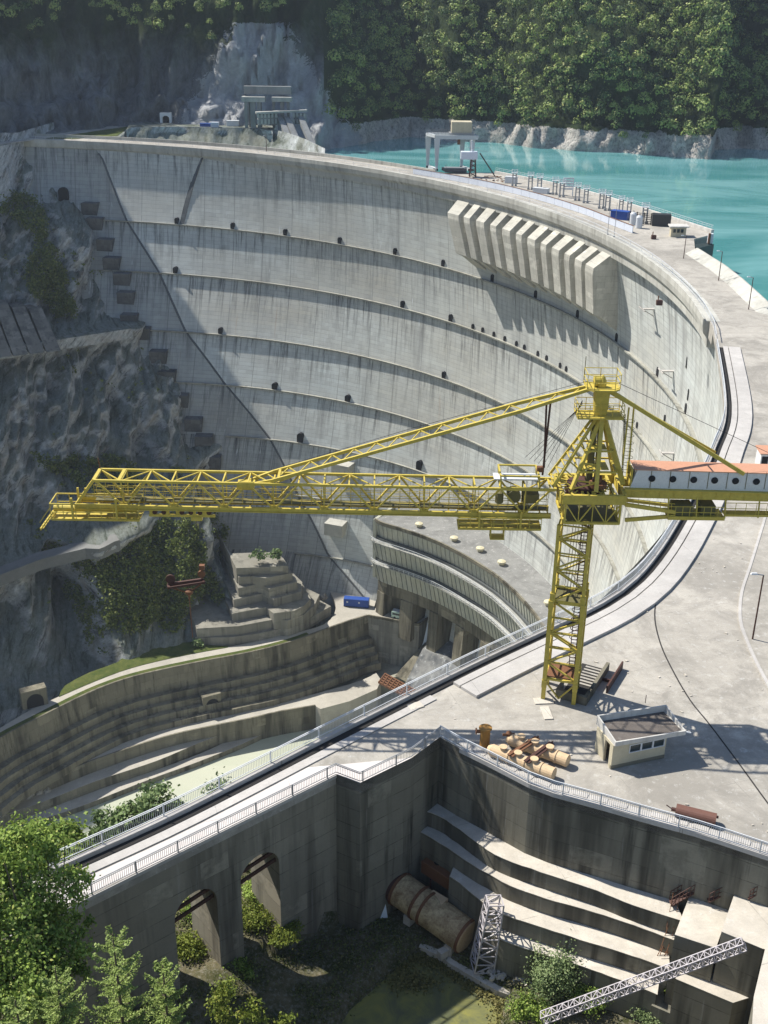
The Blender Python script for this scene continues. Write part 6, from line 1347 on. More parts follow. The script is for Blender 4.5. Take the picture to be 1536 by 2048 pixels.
# --- white panel screen along the crest
scr = empty('panel_screen', tuple(at(1050, 390, 0)), 'long low wall of pale blue-white panels along the middle of the crest', 'screen wall')
SW = smooth_path(P2([(826, 348), (902, 361), (984, 377), (1072, 399), (1160, 426), (1222, 450), (1282, 473)], 0), 1); ev = even(SW, 4.6); M['bluewhite'] = paint('pale_blue_panel', (.60, .64, .72), rust=.15, rough=.5)
for (p, d), (q, _) in zip(ev[:-1], ev[1:]): m = MB(); m.bar((*(p + d * .06), 1.0), (*(q - d * .06), 1.0), .16, 1.9); m.build('panel', M['bluewhite'], scr)
m = MB(); m.poly_bar([(*p, 2.0) for p, d in ev], .3, .1); m.build('capping', M['rust'], scr)
# --- hoist posts (twin columns with a railed top)
hoists = [(1028, 372, 338, 'leftmost'), (1060, 379, 343, 'second from the left'), (1078, 384, 346, 'third from the left'), (1109, 389, 353, 'fourth from the left'), (1123, 394, 357, 'fifth from the left, left of the white tower'), (1154, 401, 364, 'sixth from the left, right of the white tower'), (1171, 406, 369, 'seventh from the left'), (1202, 417, 377, 'eighth from the left'), (1214, 421, 380, 'ninth from the left'), (1241, 425, 390, 'tenth from the left, by the blue box'), (1257, 430, 394, 'eleventh from the left'), (1288, 448, 404, 'rightmost, beside the black rack')]
proto = None
def copy_tree(o, parent=None):
    c = o.copy(); COL.objects.link(c); c.parent = parent
    for ch in [k for k in bpy.data.objects if k.parent == o]: copy_tree(ch, c)
    return c
for px, pb, pt, w_ in hoists:
    p = at(px, pb, 0); H_ = aty(px, pt, p[1])[2]
    if proto is None:
        proto = empty('hoist_post', tuple(p), None, 'hoist post', 'twin hoist posts standing along the crest switchyard'); bh0 = H_
        for s in (-1, 1): m = MB(); m.tube((p[0] + s * .55, p[1], 0), (p[0] + s * .55, p[1], H_ - 1.3), .2, n=8); m.box((p[0] + s * .55, p[1], .3), (.7, .7, .6)); m.build('column', M['steel'], proto)
        m = MB(); m.box((p[0], p[1], H_ - 1.25), (1.9, 1.3, .12)); pf_ = m.build('platform', M['white'], proto); m = MB()
        for z in (H_ - .7, H_ - .2): m.poly_bar([(p[0] + a * .9, p[1] + b * .6, z) for a, b in ((-1, -1), (1, -1), (1, 1), (-1, 1))], .07, closed=True)
        for a, b in ((-1, -1), (1, -1), (1, 1), (-1, 1), (0, -1), (0, 1)): m.bar((p[0] + a * .9, p[1] + b * .6, H_ - 1.2), (p[0] + a * .9, p[1] + b * .6, H_ - .2), .07)
        m.build('railing', M['white'], proto); m = MB(); m.box((p[0], p[1], H_ - 2.0), (1.3, .25, .25)); m.box((p[0], p[1], H_ * .45), (1.1, .15, .15)); m.build('crosshead', M['steel'], proto); c = proto
    else:
        c = copy_tree(proto); c.location = tuple(p); s = H_ / bh0; c.scale = (s, s, s)
    c['label'] = 'twin grey hoist post on the crest, ' + w_
    c.rotation_euler = (0, 0, 0)
def simplebox(name, label, cat, px, py, w, d, h, mat, z0=0, rz=0, extra=None):
    p = at(px, py, z0); th = empty(name, tuple(p), label, cat); m = MB(); m.box((p[0], p[1], z0 + h / 2), (w, d, h), rz); m.build('body', mat, th, bevel=.04)
    m = MB(); m.box((p[0], p[1], z0 + h + .06), (w + .15, d + .15, .12), rz); m.build('lid', mat, th); 
    if extra: extra(th, p)
    return th
M['blue'] = paint('blue_container_paint', (.02, .07, .30), rust=.1, rough=.5)
simplebox('transformer_box', 'blue metal box among the hoist posts on the crest', 'transformer box', 1240, 438, 5.0, 2.6, 2.2, M['blue'], rz=-.55)
for k, (px, py, w_) in enumerate(((1265, 449, 'left'), (1277, 456, 'right'))):
    p = at(px, py, 0); th = empty('storage_cylinder', tuple(p), 'upright white cylinder right of the blue box, %s of the two' % w_, 'cylinder tank', 'white cylinders on the crest'); m = MB(); m.lathe(p, [(.9, 0), (.9, 2.9), (.6, 3.3), (.1, 3.4)], 16); m.build('shell', M['white'], th); m = MB(); m.tube(p + np.array([0, 0, 3.3]), p + np.array([0, 0, 3.8]), .15); m.build('nozzle', M['steel'], th)
simplebox('switch_cabinet', 'low white cabinet before the hoist posts', 'cabinet', 1082, 386, 5.0, 2.2, 1.5, M['white'], rz=-.5)
simplebox('switch_cabinet', 'white cabinet at the left end of the switchyard', 'cabinet', 1022, 366, 4.0, 2.0, 2.0, M['white'], rz=-.4)
# white lattice tower panel
p = at(1135, 392, 0); th = empty('white_tower', tuple(p), 'white boarded tower between the hoist posts', 'tower'); 
for s in (-1, 1): m = MB(); m.bar((p[0] + s * 1.5, p[1], 0), (p[0] + s * 1.5, p[1], 5.6), .3); m.build('post', M['white'], th)
for k in range(5): m = MB(); m.box((p[0], p[1] - .2, 2.2 + k * .8), (3.2, .15, .5)); m.build('board', M['white'], th)
# black rack
p = at(1312, 452, 0); th = empty('cable_rack', tuple(p), 'large black rack with open slatted side at the right end of the switchyard', 'rack'); m = MB(); m.box((p[0] + 1.5, p[1] + 1, 1.6), (5.0, 3.0, 3.0), -.15); m.build('body', paint('black_rubber_mat', (.03, .032, .036), rust=.1), th)
for k in range(6): m = MB(); m.bar((p[0] - 1.2, p[1] + 1.5, .4 + k * .5), (p[0] - 6.5, p[1] + 4.5, .4 + k * .5), .14); m.build('slat', M['black'], th)
for f in (0, .33, .66, 1): m = MB(); m.bar((p[0] - 1.2 - 5.3 * f, p[1] + 1.5 + 3 * f, 0), (p[0] - 1.2 - 5.3 * f, p[1] + 1.5 + 3 * f, 3.2), .2); m.build('upright', M['black'], th)
# hut at the end
p = at(1341, 474, 0); q = at(1371, 474, 0); w_ = q[0] - p[0]; th = empty('crest_hut', tuple(p), 'small cream hut with three windows at the end of the switchyard', 'hut'); m = MB(); m.prism([p[:2], q[:2], q[:2] + [.3, 3], p[:2] + [.3, 3]], 0, 2.5); m.build('wall', M['cream'], th)
m = MB(); m.prism([p[:2] + [-.5, -.5], q[:2] + [.6, -.5], q[:2] + [.8, 3.4], p[:2] + [-.2, 3.4]], 2.5, 2.8); m.build('roof', M['fascia'], th)
for k in range(3): m = MB(); m.box((p[0] + w_ * (.22 + .25 * k), p[1] - .02, 1.6), (w_ * .17, .08, .9)); m.build('window', M['glass'], th)
# overhanging gate structure at the upstream end
p = at(1400, 492, 0); th = empty('intake_gantry_end', tuple(p), 'dark steel bracket structure overhanging the water at the end of the platform', 'gantry'); m = MB(); m.prism([p[:2] + [-1, -2.0], p[:2] + [4.5, 3.5], p[:2] + [2.5, 5], p[:2] + [-1.5, 3]], -3.6, -.2); m.build('bracket', paint('dark_green_steel', (.02, .035, .035), rust=.2), th); m = MB(); m.box((p[0] + 3.5, p[1] + 4, 1.2), (1.2, 1.2, 2.4)); m.build('motor_box', M['white'], th); m = MB(); m.tube((p[0] + 3, p[1] + 3.2, 0), (p[0] + 3, p[1] + 3.2, 2.6), .35); m.build('spindle', M['rust'], th)
# platform outer parapet + railing
op = smooth_path(P2([(991, 347), (1101, 369), (1200, 394), (1292, 423), (1425, 466)], 0), 3); m = MB(); m.sweep(op, [(-.4, 0), (-.4, .9), (.5, .9), (.5, 0)]); th = empty('platform_parapet', (*op[4], 0), 'pale parapet on the reservoir side of the switchyard', 'parapet'); m.build('wall', M['fascia'], th)
m = MB(); m.poly_bar([(*q, 2.0) for q in op], .07); m.poly_bar([(*q, 1.5) for q in op], .05); 
for q, d in even(op, 2.2): m.bar((*q, .9), (*q, 2.0), .06)
m.build('rail', M['white'], th)
# mast poles standing along the panel screen
for k, (px, a, b) in enumerate(((1215, 470, 400), (1228, 474, 405), (1117, 405, 360))):
    p = at(px, a, 0); H_ = aty(px, b, p[1])[2]; th = empty('thin_pole', tuple(p), ['thin pole on the road side of the panel screen, left of the pair', 'thin pole on the road side of the panel screen, right of the pair', 'thin pole by the panel screen below the white tower'][k], 'pole'); m = MB(); m.tube(p, p + np.array([0, 0, H_]), .06, n=6); m.build('shaft', M['steel'], th); m = MB(); m.box((p[0], p[1], .15), (.4, .4, .3)); m.build('foot', M['steel'], th)
for k, (px, py) in enumerate(((1307, 478), (1318, 610))): p = at(px, py, 0); th = empty('winch_box', tuple(p), ['rusty winch on the crest road at the end of the panel screen', 'small steel box on the crest kerb'][k], 'winch'); m = MB(); m.box((p[0], p[1], .5), (1.2, .9, 1.0)); m.build('body', M['darkrust'], th); m = MB(); m.tube((p[0] - .3, p[1], 1), (p[0] - .3, p[1], 1.9), .12); m.build('handle', M['rust'], th)
# --- gantry crane
gp = at(857, 336, 0); GYY = gp[1]; 
def gx(px, dy=0): return aty(px, 300, GYY + dy)[0]
def gzz(py, dy=0): return aty(880, py, GYY + dy)[2]
gan = empty('gantry_crane', tuple(gp), 'pale portal gantry crane with a machinery cabin on top standing on the crest', 'gantry crane'); M['gantry'] = paint('gantry_grey_white', (.50, .53, .54), rust=.25, rough=.55)
ztop, zbm = gzz(266), gzz(274)
for px, dy in ((856, 0), (874, -6), (924, 0), (944, -5)):
    m = MB(); x = gx(px, dy) if dy == 0 else gx(px - 0, dy); m.hexa([(x - .45, GYY + dy - .5, .9), (x + .45, GYY + dy - .5, .9), (x + .45, GYY + dy + .5, .9), (x - .45, GYY + dy + .5, .9)], [(x - 1.0, GYY + dy - .6, zbm), (x + 1.0, GYY + dy - .6, zbm), (x + 1.0, GYY + dy + .6, zbm), (x - 1.0, GYY + dy + .6, zbm)]); m.build('leg', M['gantry'], gan)
for a, b in ((856, 874), (924, 944)):
    m = MB(); m.bar((gx(a), GYY + 1.5, .5), (gx(b, -6), GYY - 7.5, .5), 1.1, .9); m.build('bogie_beam', M['gantry'], gan)
    for f in (.1, .9): m = MB(); m.box((gx(a) + (gx(b, -6) - gx(a)) * f, GYY + 1.5 - 9 * f, .45), (1.6, 1.8, .8)); m.build('wheel_bogie', M['black'], gan)
for dy in (0, -6): m = MB(); m.bar((gx(852, dy) if dy == 0 else gx(870, dy), GYY + dy, (ztop + zbm) / 2), (gx(945, 0) if dy == 0 else gx(955, dy), GYY + dy, (ztop + zbm) / 2), 1.2, ztop - zbm); m.build('main_girder', M['gantry'], gan)
m = MB(); 
for a, b in (((853, 0), (871, -6)), ((944, 0), (954, -6))): m.bar((gx(*a), GYY, ztop - .5), (gx(*b), GYY - 6, ztop - .5), .9, 1.0)
m.build('end_beam', M['gantry'], gan)
m = MB()
for dy in (1, -7):
    for h in (.6, 1.1): m.bar((gx(853), GYY + dy, ztop + h), (gx(953, -6), GYY + dy, ztop + h), .07)
    for k in range(15): x = gx(853) + (gx(953, -6) - gx(853)) * k / 14; m.bar((x, GYY + dy, ztop), (x, GYY + dy, ztop + 1.1), .07)
m.build('top_railing', M['steel'], gan)
m = MB(); x0, x1 = gx(900), gx(940); m.box(((x0 + x1) / 2, GYY - 3, ztop + 2.5), (x1 - x0, 5, 3.8)); cab = m.build('machinery_cabin', M['cream'], gan, bevel=.1); m = MB(); m.box(((x0 + x1) / 2, GYY - 3, ztop + .35), (x1 - x0 + 1.5, 5.4, .5)); m.build('trolley_frame', M['steel'], gan)
m = MB(); m.box((gx(916), GYY - 3, ztop - 2.4), (1.0, 1.0, 2.2)); m.build('hook_gear', M['rust'], gan)
# --- dark hull (barge) under the gantry
hp_ = at(908, 346, 0); bg_ = empty('workboat', tuple(hp_), 'dark-hulled small boat parked on the crest under the gantry', 'boat'); m = MB(); L_ = 4.4
sec = [(-L_, .35, .9, 1.9), (-L_ * .7, 1.1, 1.5, 1.7), (0, 1.4, 1.7, 1.6), (L_ * .8, 1.3, 1.6, 1.7), (L_, 1.1, 1.4, 1.8)]; vs = []
for x, wb, wt, zt2 in sec: vs += [(hp_[0] + x, hp_[1] - wb, .35 + (.7 if x == -L_ else 0)), (hp_[0] + x, hp_[1] + wb, .35 + (.7 if x == -L_ else 0)), (hp_[0] + x, hp_[1] + wt, zt2), (hp_[0] + x, hp_[1] - wt, zt2)]
m.add(vs, [(0, 3, 2, 1), (16, 17, 18, 19)] + [(i * 4 + j, i * 4 + (j + 1) % 4, (i + 1) * 4 + (j + 1) % 4, (i + 1) * 4 + j) for i in range(4) for j in range(4)]); m.build('hull', paint('dark_grey_hull', (.04, .055, .075), rust=.2), bg_)
m = MB(); m.box((hp_[0] - .2, hp_[1], 1.85), (6.5, 2.6, .25)); m.build('deck', M['steel'], bg_); m = MB(); m.tube((hp_[0] - 3, hp_[1], 1.9), (hp_[0] - 3, hp_[1], 3.0), .08); m.build('mast', M['steel'], bg_)
# --- slewing derrick with white cabin on brown legs
dp = at(945, 353, 0); dk = empty('derrick', tuple(dp), 'white cabin on a dark red trestle beside the gantry with a long strut', 'derrick'); zc_ = aty(945, 318, dp[1])[2]; zt2 = aty(945, 303, dp[1])[2]; sc_ = dp[1] / F
for sx in (-1, 1):
    for sy in (-1, 1): m = MB(); m.bar((dp[0] + sx * 1.1, dp[1] + sy * 1.1, 0), (dp[0] + sx * .7, dp[1] + sy * .7, zc_), .35); m.build('trestle_leg', M['darkrust'], dk)
m = MB()
for k in range(4):
    z = zc_ * (k + .5) / 4
    for s in (-1, 1): m = MB(); m.bar((dp[0] - 1, dp[1] + s, z - .6), (dp[0] + 1, dp[1] + s, z + .6), .15); m.bar((dp[0] - 1, dp[1] + s, z + .6), (dp[0] + 1, dp[1] + s, z - .6), .15); m.build('trestle_bracing', M['darkrust'], dk)
m = MB(); m.box((dp[0] - 1.5, dp[1], (zc_ + zt2) / 2), (32 * sc_, 3, zt2 - zc_)); m.build('cabin', M['bluewhite'], dk, bevel=.08)
q = aty(990, 357, dp[1]); m = MB(); m.bar((dp[0] + 2.2, dp[1], zt2 - .5), (q[0], dp[1] - 1, .1), .35); m.build('strut', M['darkrust'], dk)
zz3 = aty(942, 281, dp[1])[2]; m = MB(); m.tube((dp[0] - .4, dp[1], zt2), (dp[0] - .8, dp[1], zz3), .45, .3, n=8); m.build('mast_stub', M['white'], dk); m = MB(); m.poly_bar([(dp[0] + a, dp[1] + b, zt2 + 1.2) for a, b in ((-2, -1), (2, -1), (2, 1), (-2, 1))], .08, closed=True); m.bar((dp[0] + 1, dp[1], zt2 + .3), (dp[0] + 5, dp[1], zt2 + .1), .12); m.build('top_rail', M['steel'], dk)
# --- rough deck clutter under the derrick
m = MB(); rr = random.Random(3)
cl_ = empty('timber_pile', tuple(at(975, 362, 0)), 'brown pile of timber and scrap at the foot of the derrick strut', 'timber pile')
for k in range(16): a = at(950 + rr.uniform(0, 60), 354 + rr.uniform(-2, 8), .2 + .1 * (k % 3)); m = MB(); m.bar(a, a + np.array([rr.uniform(-2, 2), rr.uniform(-2, 2), 0]), .3, .2); m.build('timber', M['rust'] if k % 2 else M['darkrust'], cl_)
# --- near-top orange-roofed cabin at the right frame edge
p = at(1518, 940, 0); th = empty('orange_roof_cabin', tuple(p), 'white cabin with orange roof cut off by the right picture edge', 'cabin'); zr = aty(1524, 895, p[1] + .5)[2]
m = MB(); m.prism([p[:2], p[:2] + [5, -.3], p[:2] + [5.2, 2.4], p[:2] + [.2, 2.6]], 0, 2.3); m.build('wall', M['housewhite'], th); m = MB(); m.prism([p[:2] + [-.2, -.2], p[:2] + [5.2, -.5], p[:2] + [5.4, 2.6], p[:2] + [0, 2.8]], 2.3, [2.42, 2.42, 2.5, 2.5]); m.build('roof', M['orange'], th); m = MB(); m.box((p[0] + .55, p[1] - .05, 1.0), (.8, .06, 1.9)); m.build('door', M['black'], th)
# ---------------------------------------------------------------- basin: pipe, towers, boom
pa, pb2 = Vector(at(800, 1778, -13.4)), Vector(at(934, 1874, -14.2)); d = (pb2 - pa).normalized(); pr = 1.45
pipe = empty('penstock_pipe', tuple(pb2), 'huge rusty yellowish steel pipe with a capped end lying by the pool', 'pipe')
t = NT('weathered_pipe_steel'); o = t.coord(); a_ = t.noise(o, .8, 6, .8, .5); b_3 = t.noise(o, 5, 5, .8); c = t.mix(t.ramp(a_, [(.35, 0), (.6, 1)]), (.26, .17, .09), (.60, .47, .27)); c = t.mix(t.math('MULTIPLY', t.ramp(b_3, [(.5, 0), (.65, 1)]), .5), c, (.13, .06, .035)); t.bump(b_3, .3, .03); M['pipe'] = t.done(c, .75, .1, .3)
m = MB(); m.tube(pa, pb2, pr, n=36); m.build('shell', M['pipe'], pipe, smooth=False)
for f in (.0, .30, .42, .98): c_ = pa.lerp(pb2, f); m = MB(); m.tube(c_ - d * .12, c_ + d * .12, pr + .1, n=36); m.build('stiffener_ring', M['rust'], pipe)
m = MB(); m.tube(pb2, pb2 + d * .05, pr * .97, n=36); m.build('end_cap', M['tank'], pipe)
c_ = pa.lerp(pb2, .52) + Vector((.25, .45, pr * .86)); m = MB(); m.box(c_[:], (1.6, .9, .3), math.atan2(d.y, d.x)); m.build('manhole_pad', M['tank'], pipe)
for f in (.25, .86): c_ = pa.lerp(pb2, f) - Vector((0, 0, pr)); m = MB(); m.box((c_.x, c_.y, c_.z + .1), (.7, 2.6, .9), math.atan2(d.y, d.x)); m.build('saddle', M['terrace'], pipe)
c_ = pa.lerp(pb2, .78) + Vector((-.6, -1.4, -1.5)); m = MB(); m.box(c_[:], (1.2, .6, .7), .6); m.build('footing', M['terrace'], pipe)
va, vb = Vector(at(765, 1762, -13.0)), pa; m = MB(); m.tube(va - d * 2.5, vb, pr * .98, n=30); m.build('dark_inner_section', M['darkrust'], pipe)
m = MB(); q = Vector(at(765, 1790, -13.5)); m.add([q + Vector((-.15, 0, 0)), q + Vector((.15, 0, 0)), q + Vector((.55, -.7, -2.4)), q + Vector((-.6, -.7, -2.4)), q + Vector((-.1, .1, 0)), q + Vector((.1, .1, 0)), q + Vector((.4, -.4, -2.4)), q + Vector((-.4, -.4, -2.4))], [(0, 1, 2, 3), (7, 6, 5, 4), (0, 3, 7, 4), (1, 5, 6, 2), (0, 4, 5, 1), (3, 2, 6, 7)]); tag(m.build('leaking_water', M['foam']), 'thin white water leak pouring from the pipe joint in the shadow', 'water leak')
bx = Vector(at(885, 1742, -11.8)); th = empty('valve_chamber', tuple(bx), 'rusty box-shaped valve chamber on posts behind the big pipe', 'valve chamber'); m = MB(); m.box(bx[:], (3.4, 1.8, 1.3), -.75); m.build('box', M['rust'], th, bevel=.05); m = MB(); m.lathe((bx.x - .4, bx.y + .3, bx.z + .66), [(.35, 0), (.35, .05), (.3, .06)], 16); m.build('port', M['black'], th)
for sx, sy in ((-1, -.4), (1, -.6), (.5, .5)): m = MB(); m.bar((bx.x + sx, bx.y + sy, bx.z - .6), (bx.x + sx * 1.2, bx.y + sy, -16), .18); m.build('support', M['darkrust'], th)
def lattice(name, label, a, b, w, nb, mat, rod=.07, taper=1.0, cat='lattice boom', up=(0, 0, 1), rung=True):
    a, b = Vector(a), Vector(b); d = (b - a).normalized(); r = d.cross(Vector(up)); r = r.normalized() if r.length > .1 else Vector((math.cos(.5), math.sin(.5), 0)); u2 = r.cross(d).normalized(); th = empty(name, tuple((a + b) / 2 if abs(d.z) < .5 else a), label, cat)
    def cpn(i, f): sx, sy = ((-1, -1), (1, -1), (1, 1), (-1, 1))[i]; ww = w / 2 * (1 + (taper - 1) * (1 - f)); return a.lerp(b, f) + r * sx * ww + u2 * sy * ww
    for i in range(4): m = MB(); m.bar(cpn(i, 0), cpn(i, 1), rod * 1.6); m.build('chord', mat, th)
    for i in range(4):
        j = (i + 1) % 4; m = MB()
        for k in range(nb):
            f0, f1 = k / nb, (k + 1) / nb
            if k % 2: m.bar(cpn(i, f0), cpn(j, f1), rod)
            else: m.bar(cpn(j, f0), cpn(i, f1), rod)
            if rung: m.bar(cpn(i, f1), cpn(j, f1), rod)
        m.bar(cpn(i, 0), cpn(j, 0), rod); m.build('lacing', mat, th)
    return th
M['pinkwhite'] = paint('faded_white_steel', (.47, .44, .455), rust=.6, rough=.5, rustcol=(.3, .17, .15))
f0 = at(958, 1926, -15.3); zt3 = aty(990, 1803, f0[1])[2]; tx = aty(990, 1803, f0[1])[0]
lattice('lattice_tower', 'short upright whitish lattice tower beside the capped end of the pipe', (f0[0] + .25, f0[1], -15.6), (tx, f0[1] + .1, zt3), 1.2, 8, M['pinkwhite'], .075, 1.35, 'lattice tower')
lattice('lattice_boom', 'long whitish lattice boom lying from the bushes up onto the blocks', at(1085, 2036, -13.6), at(1488, 1888, -4.4), .66, 34, M['pinkwhite'], .045, 1.0)
# steel stairs and rail down the terraces
st = empty('terrace_ladder', tuple(at(1335, 1860, -9)), 'thin rusty ladder stairs dropping past the right ends of the terraces', 'ladder')
z8b = lambda x, y: (x / 3.227 + 1060, y / 3.227 + 1700)
for (x0, y0, za_), (x1, y1, zb3) in (((915, 335, -6.9), (870, 570, -9)), ((885, 545, -8.9), (820, 735, -11)), ((835, 700, -10.8), (740, 880, -13))):
    a, b = at(*z8b(x0, y0), za_), at(*z8b(x1, y1), zb3); m = MB()
    for s in (0, .55): m.bar(a + np.array([s, 0, .1]), b + np.array([s, 0, .1]), .05); m.bar(a + np.array([s, 0, 1]), b + np.array([s, 0, 1]), .04)
    for k in range(9): c_ = a + (b - a) * k / 8; m.bar(c_ + np.array([0, 0, .1]), c_ + np.array([.55, 0, .1]), .04)
    m.build('flight', M['rust'], st)
sg = empty('steel_gangway', tuple(at(1440, 1790, -5.5)), 'rusty railed gangway steps along the foot of the wall above the blocks', 'gangway')
for (a, b) in ((((905, 345), -6.8), ((1050, 262), -5.6)), (((1145, 320), -5.8), ((1330, 225), -4.3)), (((1405, 300), -4.4), ((1540, 220), -3.0))):
    A_, B_ = Vector(at(*z8b(*a[0]), a[1])), Vector(at(*z8b(*b[0]), b[1])); m = MB(); m.bar(A_, B_, .7, .1); m.build('tread_flight', M['darkrust'], sg); m = MB()
    for s in (-.33, .33):
        for h in (.45, .9): m.bar(A_ + Vector((0, s, h)), B_ + Vector((0, s, h)), .045)
        for k in range(7): c_ = A_.lerp(B_, k / 6) + Vector((0, s, 0)); m.bar(c_, c_ + Vector((0, 0, .9)), .045)
    m.build('handrail', M['darkrust'], sg)
# ---------------------------------------------------------------- below the dam: container, bus, boulders, outfall portals
WARP = True
def oriented(p0, p1, w, h, z, name, mat, par, z1=None): m = MB(); m.bar((p0[0], p0[1], z + h / 2), (p1[0], p1[1], z + h / 2), w, h); return m.build(name, mat, par, bevel=.06)
a, b = at(688, 1213, ZR)[:2], at(738, 1217, ZR)[:2]; a = a + [0, 1.2]; b = b + [0, 1.2]; cn = empty('shipping_container', (*a, ZR), 'long blue container parked against the dam foot', 'container'); oriented(a, b, 2.5, 2.9, ZR + .25, 'body', M['blue'], cn)
m = MB(); d = (b - a) / np.linalg.norm(b - a); L_ = float(np.linalg.norm(b - a))
for k in range(int(L_ / .55)): q = a + d * (.3 + k * .55); m.box((q[0] - d[1] * -1.27, q[1] - d[0] * 1.27, ZR + 1.7), (.12, .06, 2.6), math.atan2(d[1], d[0]))
m.build('wall_ribs', M['blue'], cn)
for f in (.15, .62): q = a + d * L_ * f + np.array([d[1], -d[0]]) * 1.29; m = MB(); m.box((q[0], q[1], ZR + 2.0), (.6, .05, .5), math.atan2(d[1], d[0])); m.build('label_plate', M['white'], cn)
m = MB(); oriented(a, b, 2.3, .25, ZR, 'skid', M['black'], cn)
a, b = at(785, 1236, ZR)[:2], at(818, 1243, ZR)[:2]; a = a + [0, 1.0]; b = b + [0, 1.0]; d = (b - a) / np.linalg.norm(b - a); nn = np.array([d[1], -d[0]]); L_ = float(np.linalg.norm(b - a)); M['buscol'] = paint('pale_green_coach_paint', (.42, .55, .47), rust=.1); bs = empty('coach', (*a, ZR), 'pale green coach parked at the edge of the bastion', 'bus'); oriented(a, b, 2.3, 2.3, ZR + .45, 'body', M['buscol'], bs)
q0, q1 = a + nn * 1.17 + d * .4, b + nn * 1.17 - d * .4; m = MB(); m.bar((*q0, ZR + 1.9), (*q1, ZR + 1.9), .05, .75); m.build('window_band', M['glass'], bs); m = MB(); q = b + d * .03; m.bar((*(q - nn * .95), ZR + 1.9), (*(q + nn * .95), ZR + 1.9), .05, .8); m.build('windscreen', M['glass'], bs)
m = MB(); m.bar((*(a + d * .2), ZR + 2.8), (*(b - d * .2), ZR + 2.8), 1.9, .12); m.build('roof_cap', M['white'], bs)
for f in (.2, .8):
    for s in (-1, 1): q = a + d * L_ * f + nn * s * 1.0; m = MB(); m.tube((*(q - nn * .15), ZR + .45), (*(q + nn * .15), ZR + .45), .45, n=12); m.build('wheel', M['black'], bs)
def boulder(px, py, z, r, label, seed, mat=None):
    p = at(px, py, z); bm = bmesh.new(); bmesh.ops.create_icosphere(bm, subdivisions=4, radius=r)
    for v_ in bm.verts: n_ = noise.fractal(v_.co * (1.1 / r) + Vector((seed, 0, 0)), 1, 2, 5); v_.co *= 1 + .38 * n_; v_.co.z *= .8; v_.co += Vector(p) + Vector((0, 0, r * .4))
    me = bpy.data.meshes.new('boulder'); bm.to_mesh(me); bm.free(); return tag(link_mesh('boulder', me, mat or M['palerock'], None, True), label, 'boulder')
M['palerock'] = rock('pale_boulder_rock', (.36, .34, .31), moss=.1, sc=4)
boulder(52, 1590, -160, 2.6, 'big pale boulder on the quay at the left, tallest', 1); boulder(75, 1584, -160, 1.8, 'pale boulder right of the tallest one on the quay', 2); boulder(18, 1612, -162, 3.0, 'dark boulder at the left frame edge by the quay', 3); boulder(95, 1583, -160, 1.0, 'small broken stone at the right end of the quay boulders', 4)
boulder(300, 1437, -156, 4.0, 'grey rock bulging at the foot of the stepped wall', 6, M['rock']); boulder(646, 1196, -139.8, 1.5, 'small rock beside the blue container end of the terraces', 7)
# small arched outlets
def outlet(name, label, px, py, z, w, h):
    p = at(px, py, z) + np.array([NV[0], NV[1], 0]) * 1.2; th = empty(name, tuple(p), label, 'outlet'); e = np.array([*DV, 0]); n_ = np.array([*NV, 0]); k = 8
    def arch(R_, hh): return [(-R_, 0)] + [(-R_ * math.cos(math.pi * i / k), hh - R_ + R_ * math.sin(math.pi * i / k)) for i in range(k + 1)] + [(R_, 0)]
    for nm, R_, hh, o0, o1, mt in (('surround', w / 2 * 1.5, h * 1.3, -3, .0, M['farwall']), ('opening', w / 2, h, -1, .06, M['black'])):
        pr_ = arch(R_, hh) if nm == 'opening' else [(-R_, 0), (-R_, hh), (R_, hh), (R_, 0)]; vs = [p + e * x + n_ * o1 + np.array([0, 0, y]) for x, y in pr_] + [p + e * x + n_ * o0 + np.array([0, 0, y]) for x, y in pr_]; q = len(pr_)
        m = MB(); m.add(vs, [tuple(range(q)), tuple(range(2 * q - 1, q - 1, -1))] + [(i, (i + 1) % q, q + (i + 1) % q, q + i) for i in range(q)]); m.build(nm, mt, th)
outlet('arched_outlet', 'small arched outlet in the stepped base of the retaining wall', 423, 1418, -154.8, 4.2, 4.6)
outlet('tunnel_entrance', 'small arched tunnel entrance at the cliff foot on the left', 70, 1410, -140, 5, 4.6)
# pale retaining piers cut in the upper left slope
rp = empty('slope_buttress', W(88, wall_n(88, -70), -75), 'row of weathered concrete buttress ribs propping the left cliff above the path', 'buttress')
for k in range(4):
    px0 = -6 + k * 33; zb4 = -62.5; b0 = at(px0, 716 - k * 4, zb4); s, n_ = SN(b0); hh = 14 - k * 1.2; m = MB(); nt_ = wall_n(s, zb4 + hh)
    m.hexa([W(s, n_ + .2, zb4), W(s + 5.2, n_ + .2, zb4), W(s + 5.2, n_ - 14, zb4), W(s, n_ - 14, zb4)], [W(s, nt_ + 1.8, zb4 + hh), W(s + 4.8, nt_ + 1.8, zb4 + hh), W(s + 4.8, nt_ - 6, zb4 + hh), W(s, nt_ - 6, zb4 + hh)]); m.build('rib', concrete('rib_concrete', (.26, .24, .20), (.03, .03, .03), streak=.8, form=2.2, stain=.8, white=.15, sc=.6) if k == 0 else bpy.data.materials['rib_concrete'], rp)
WARP = False
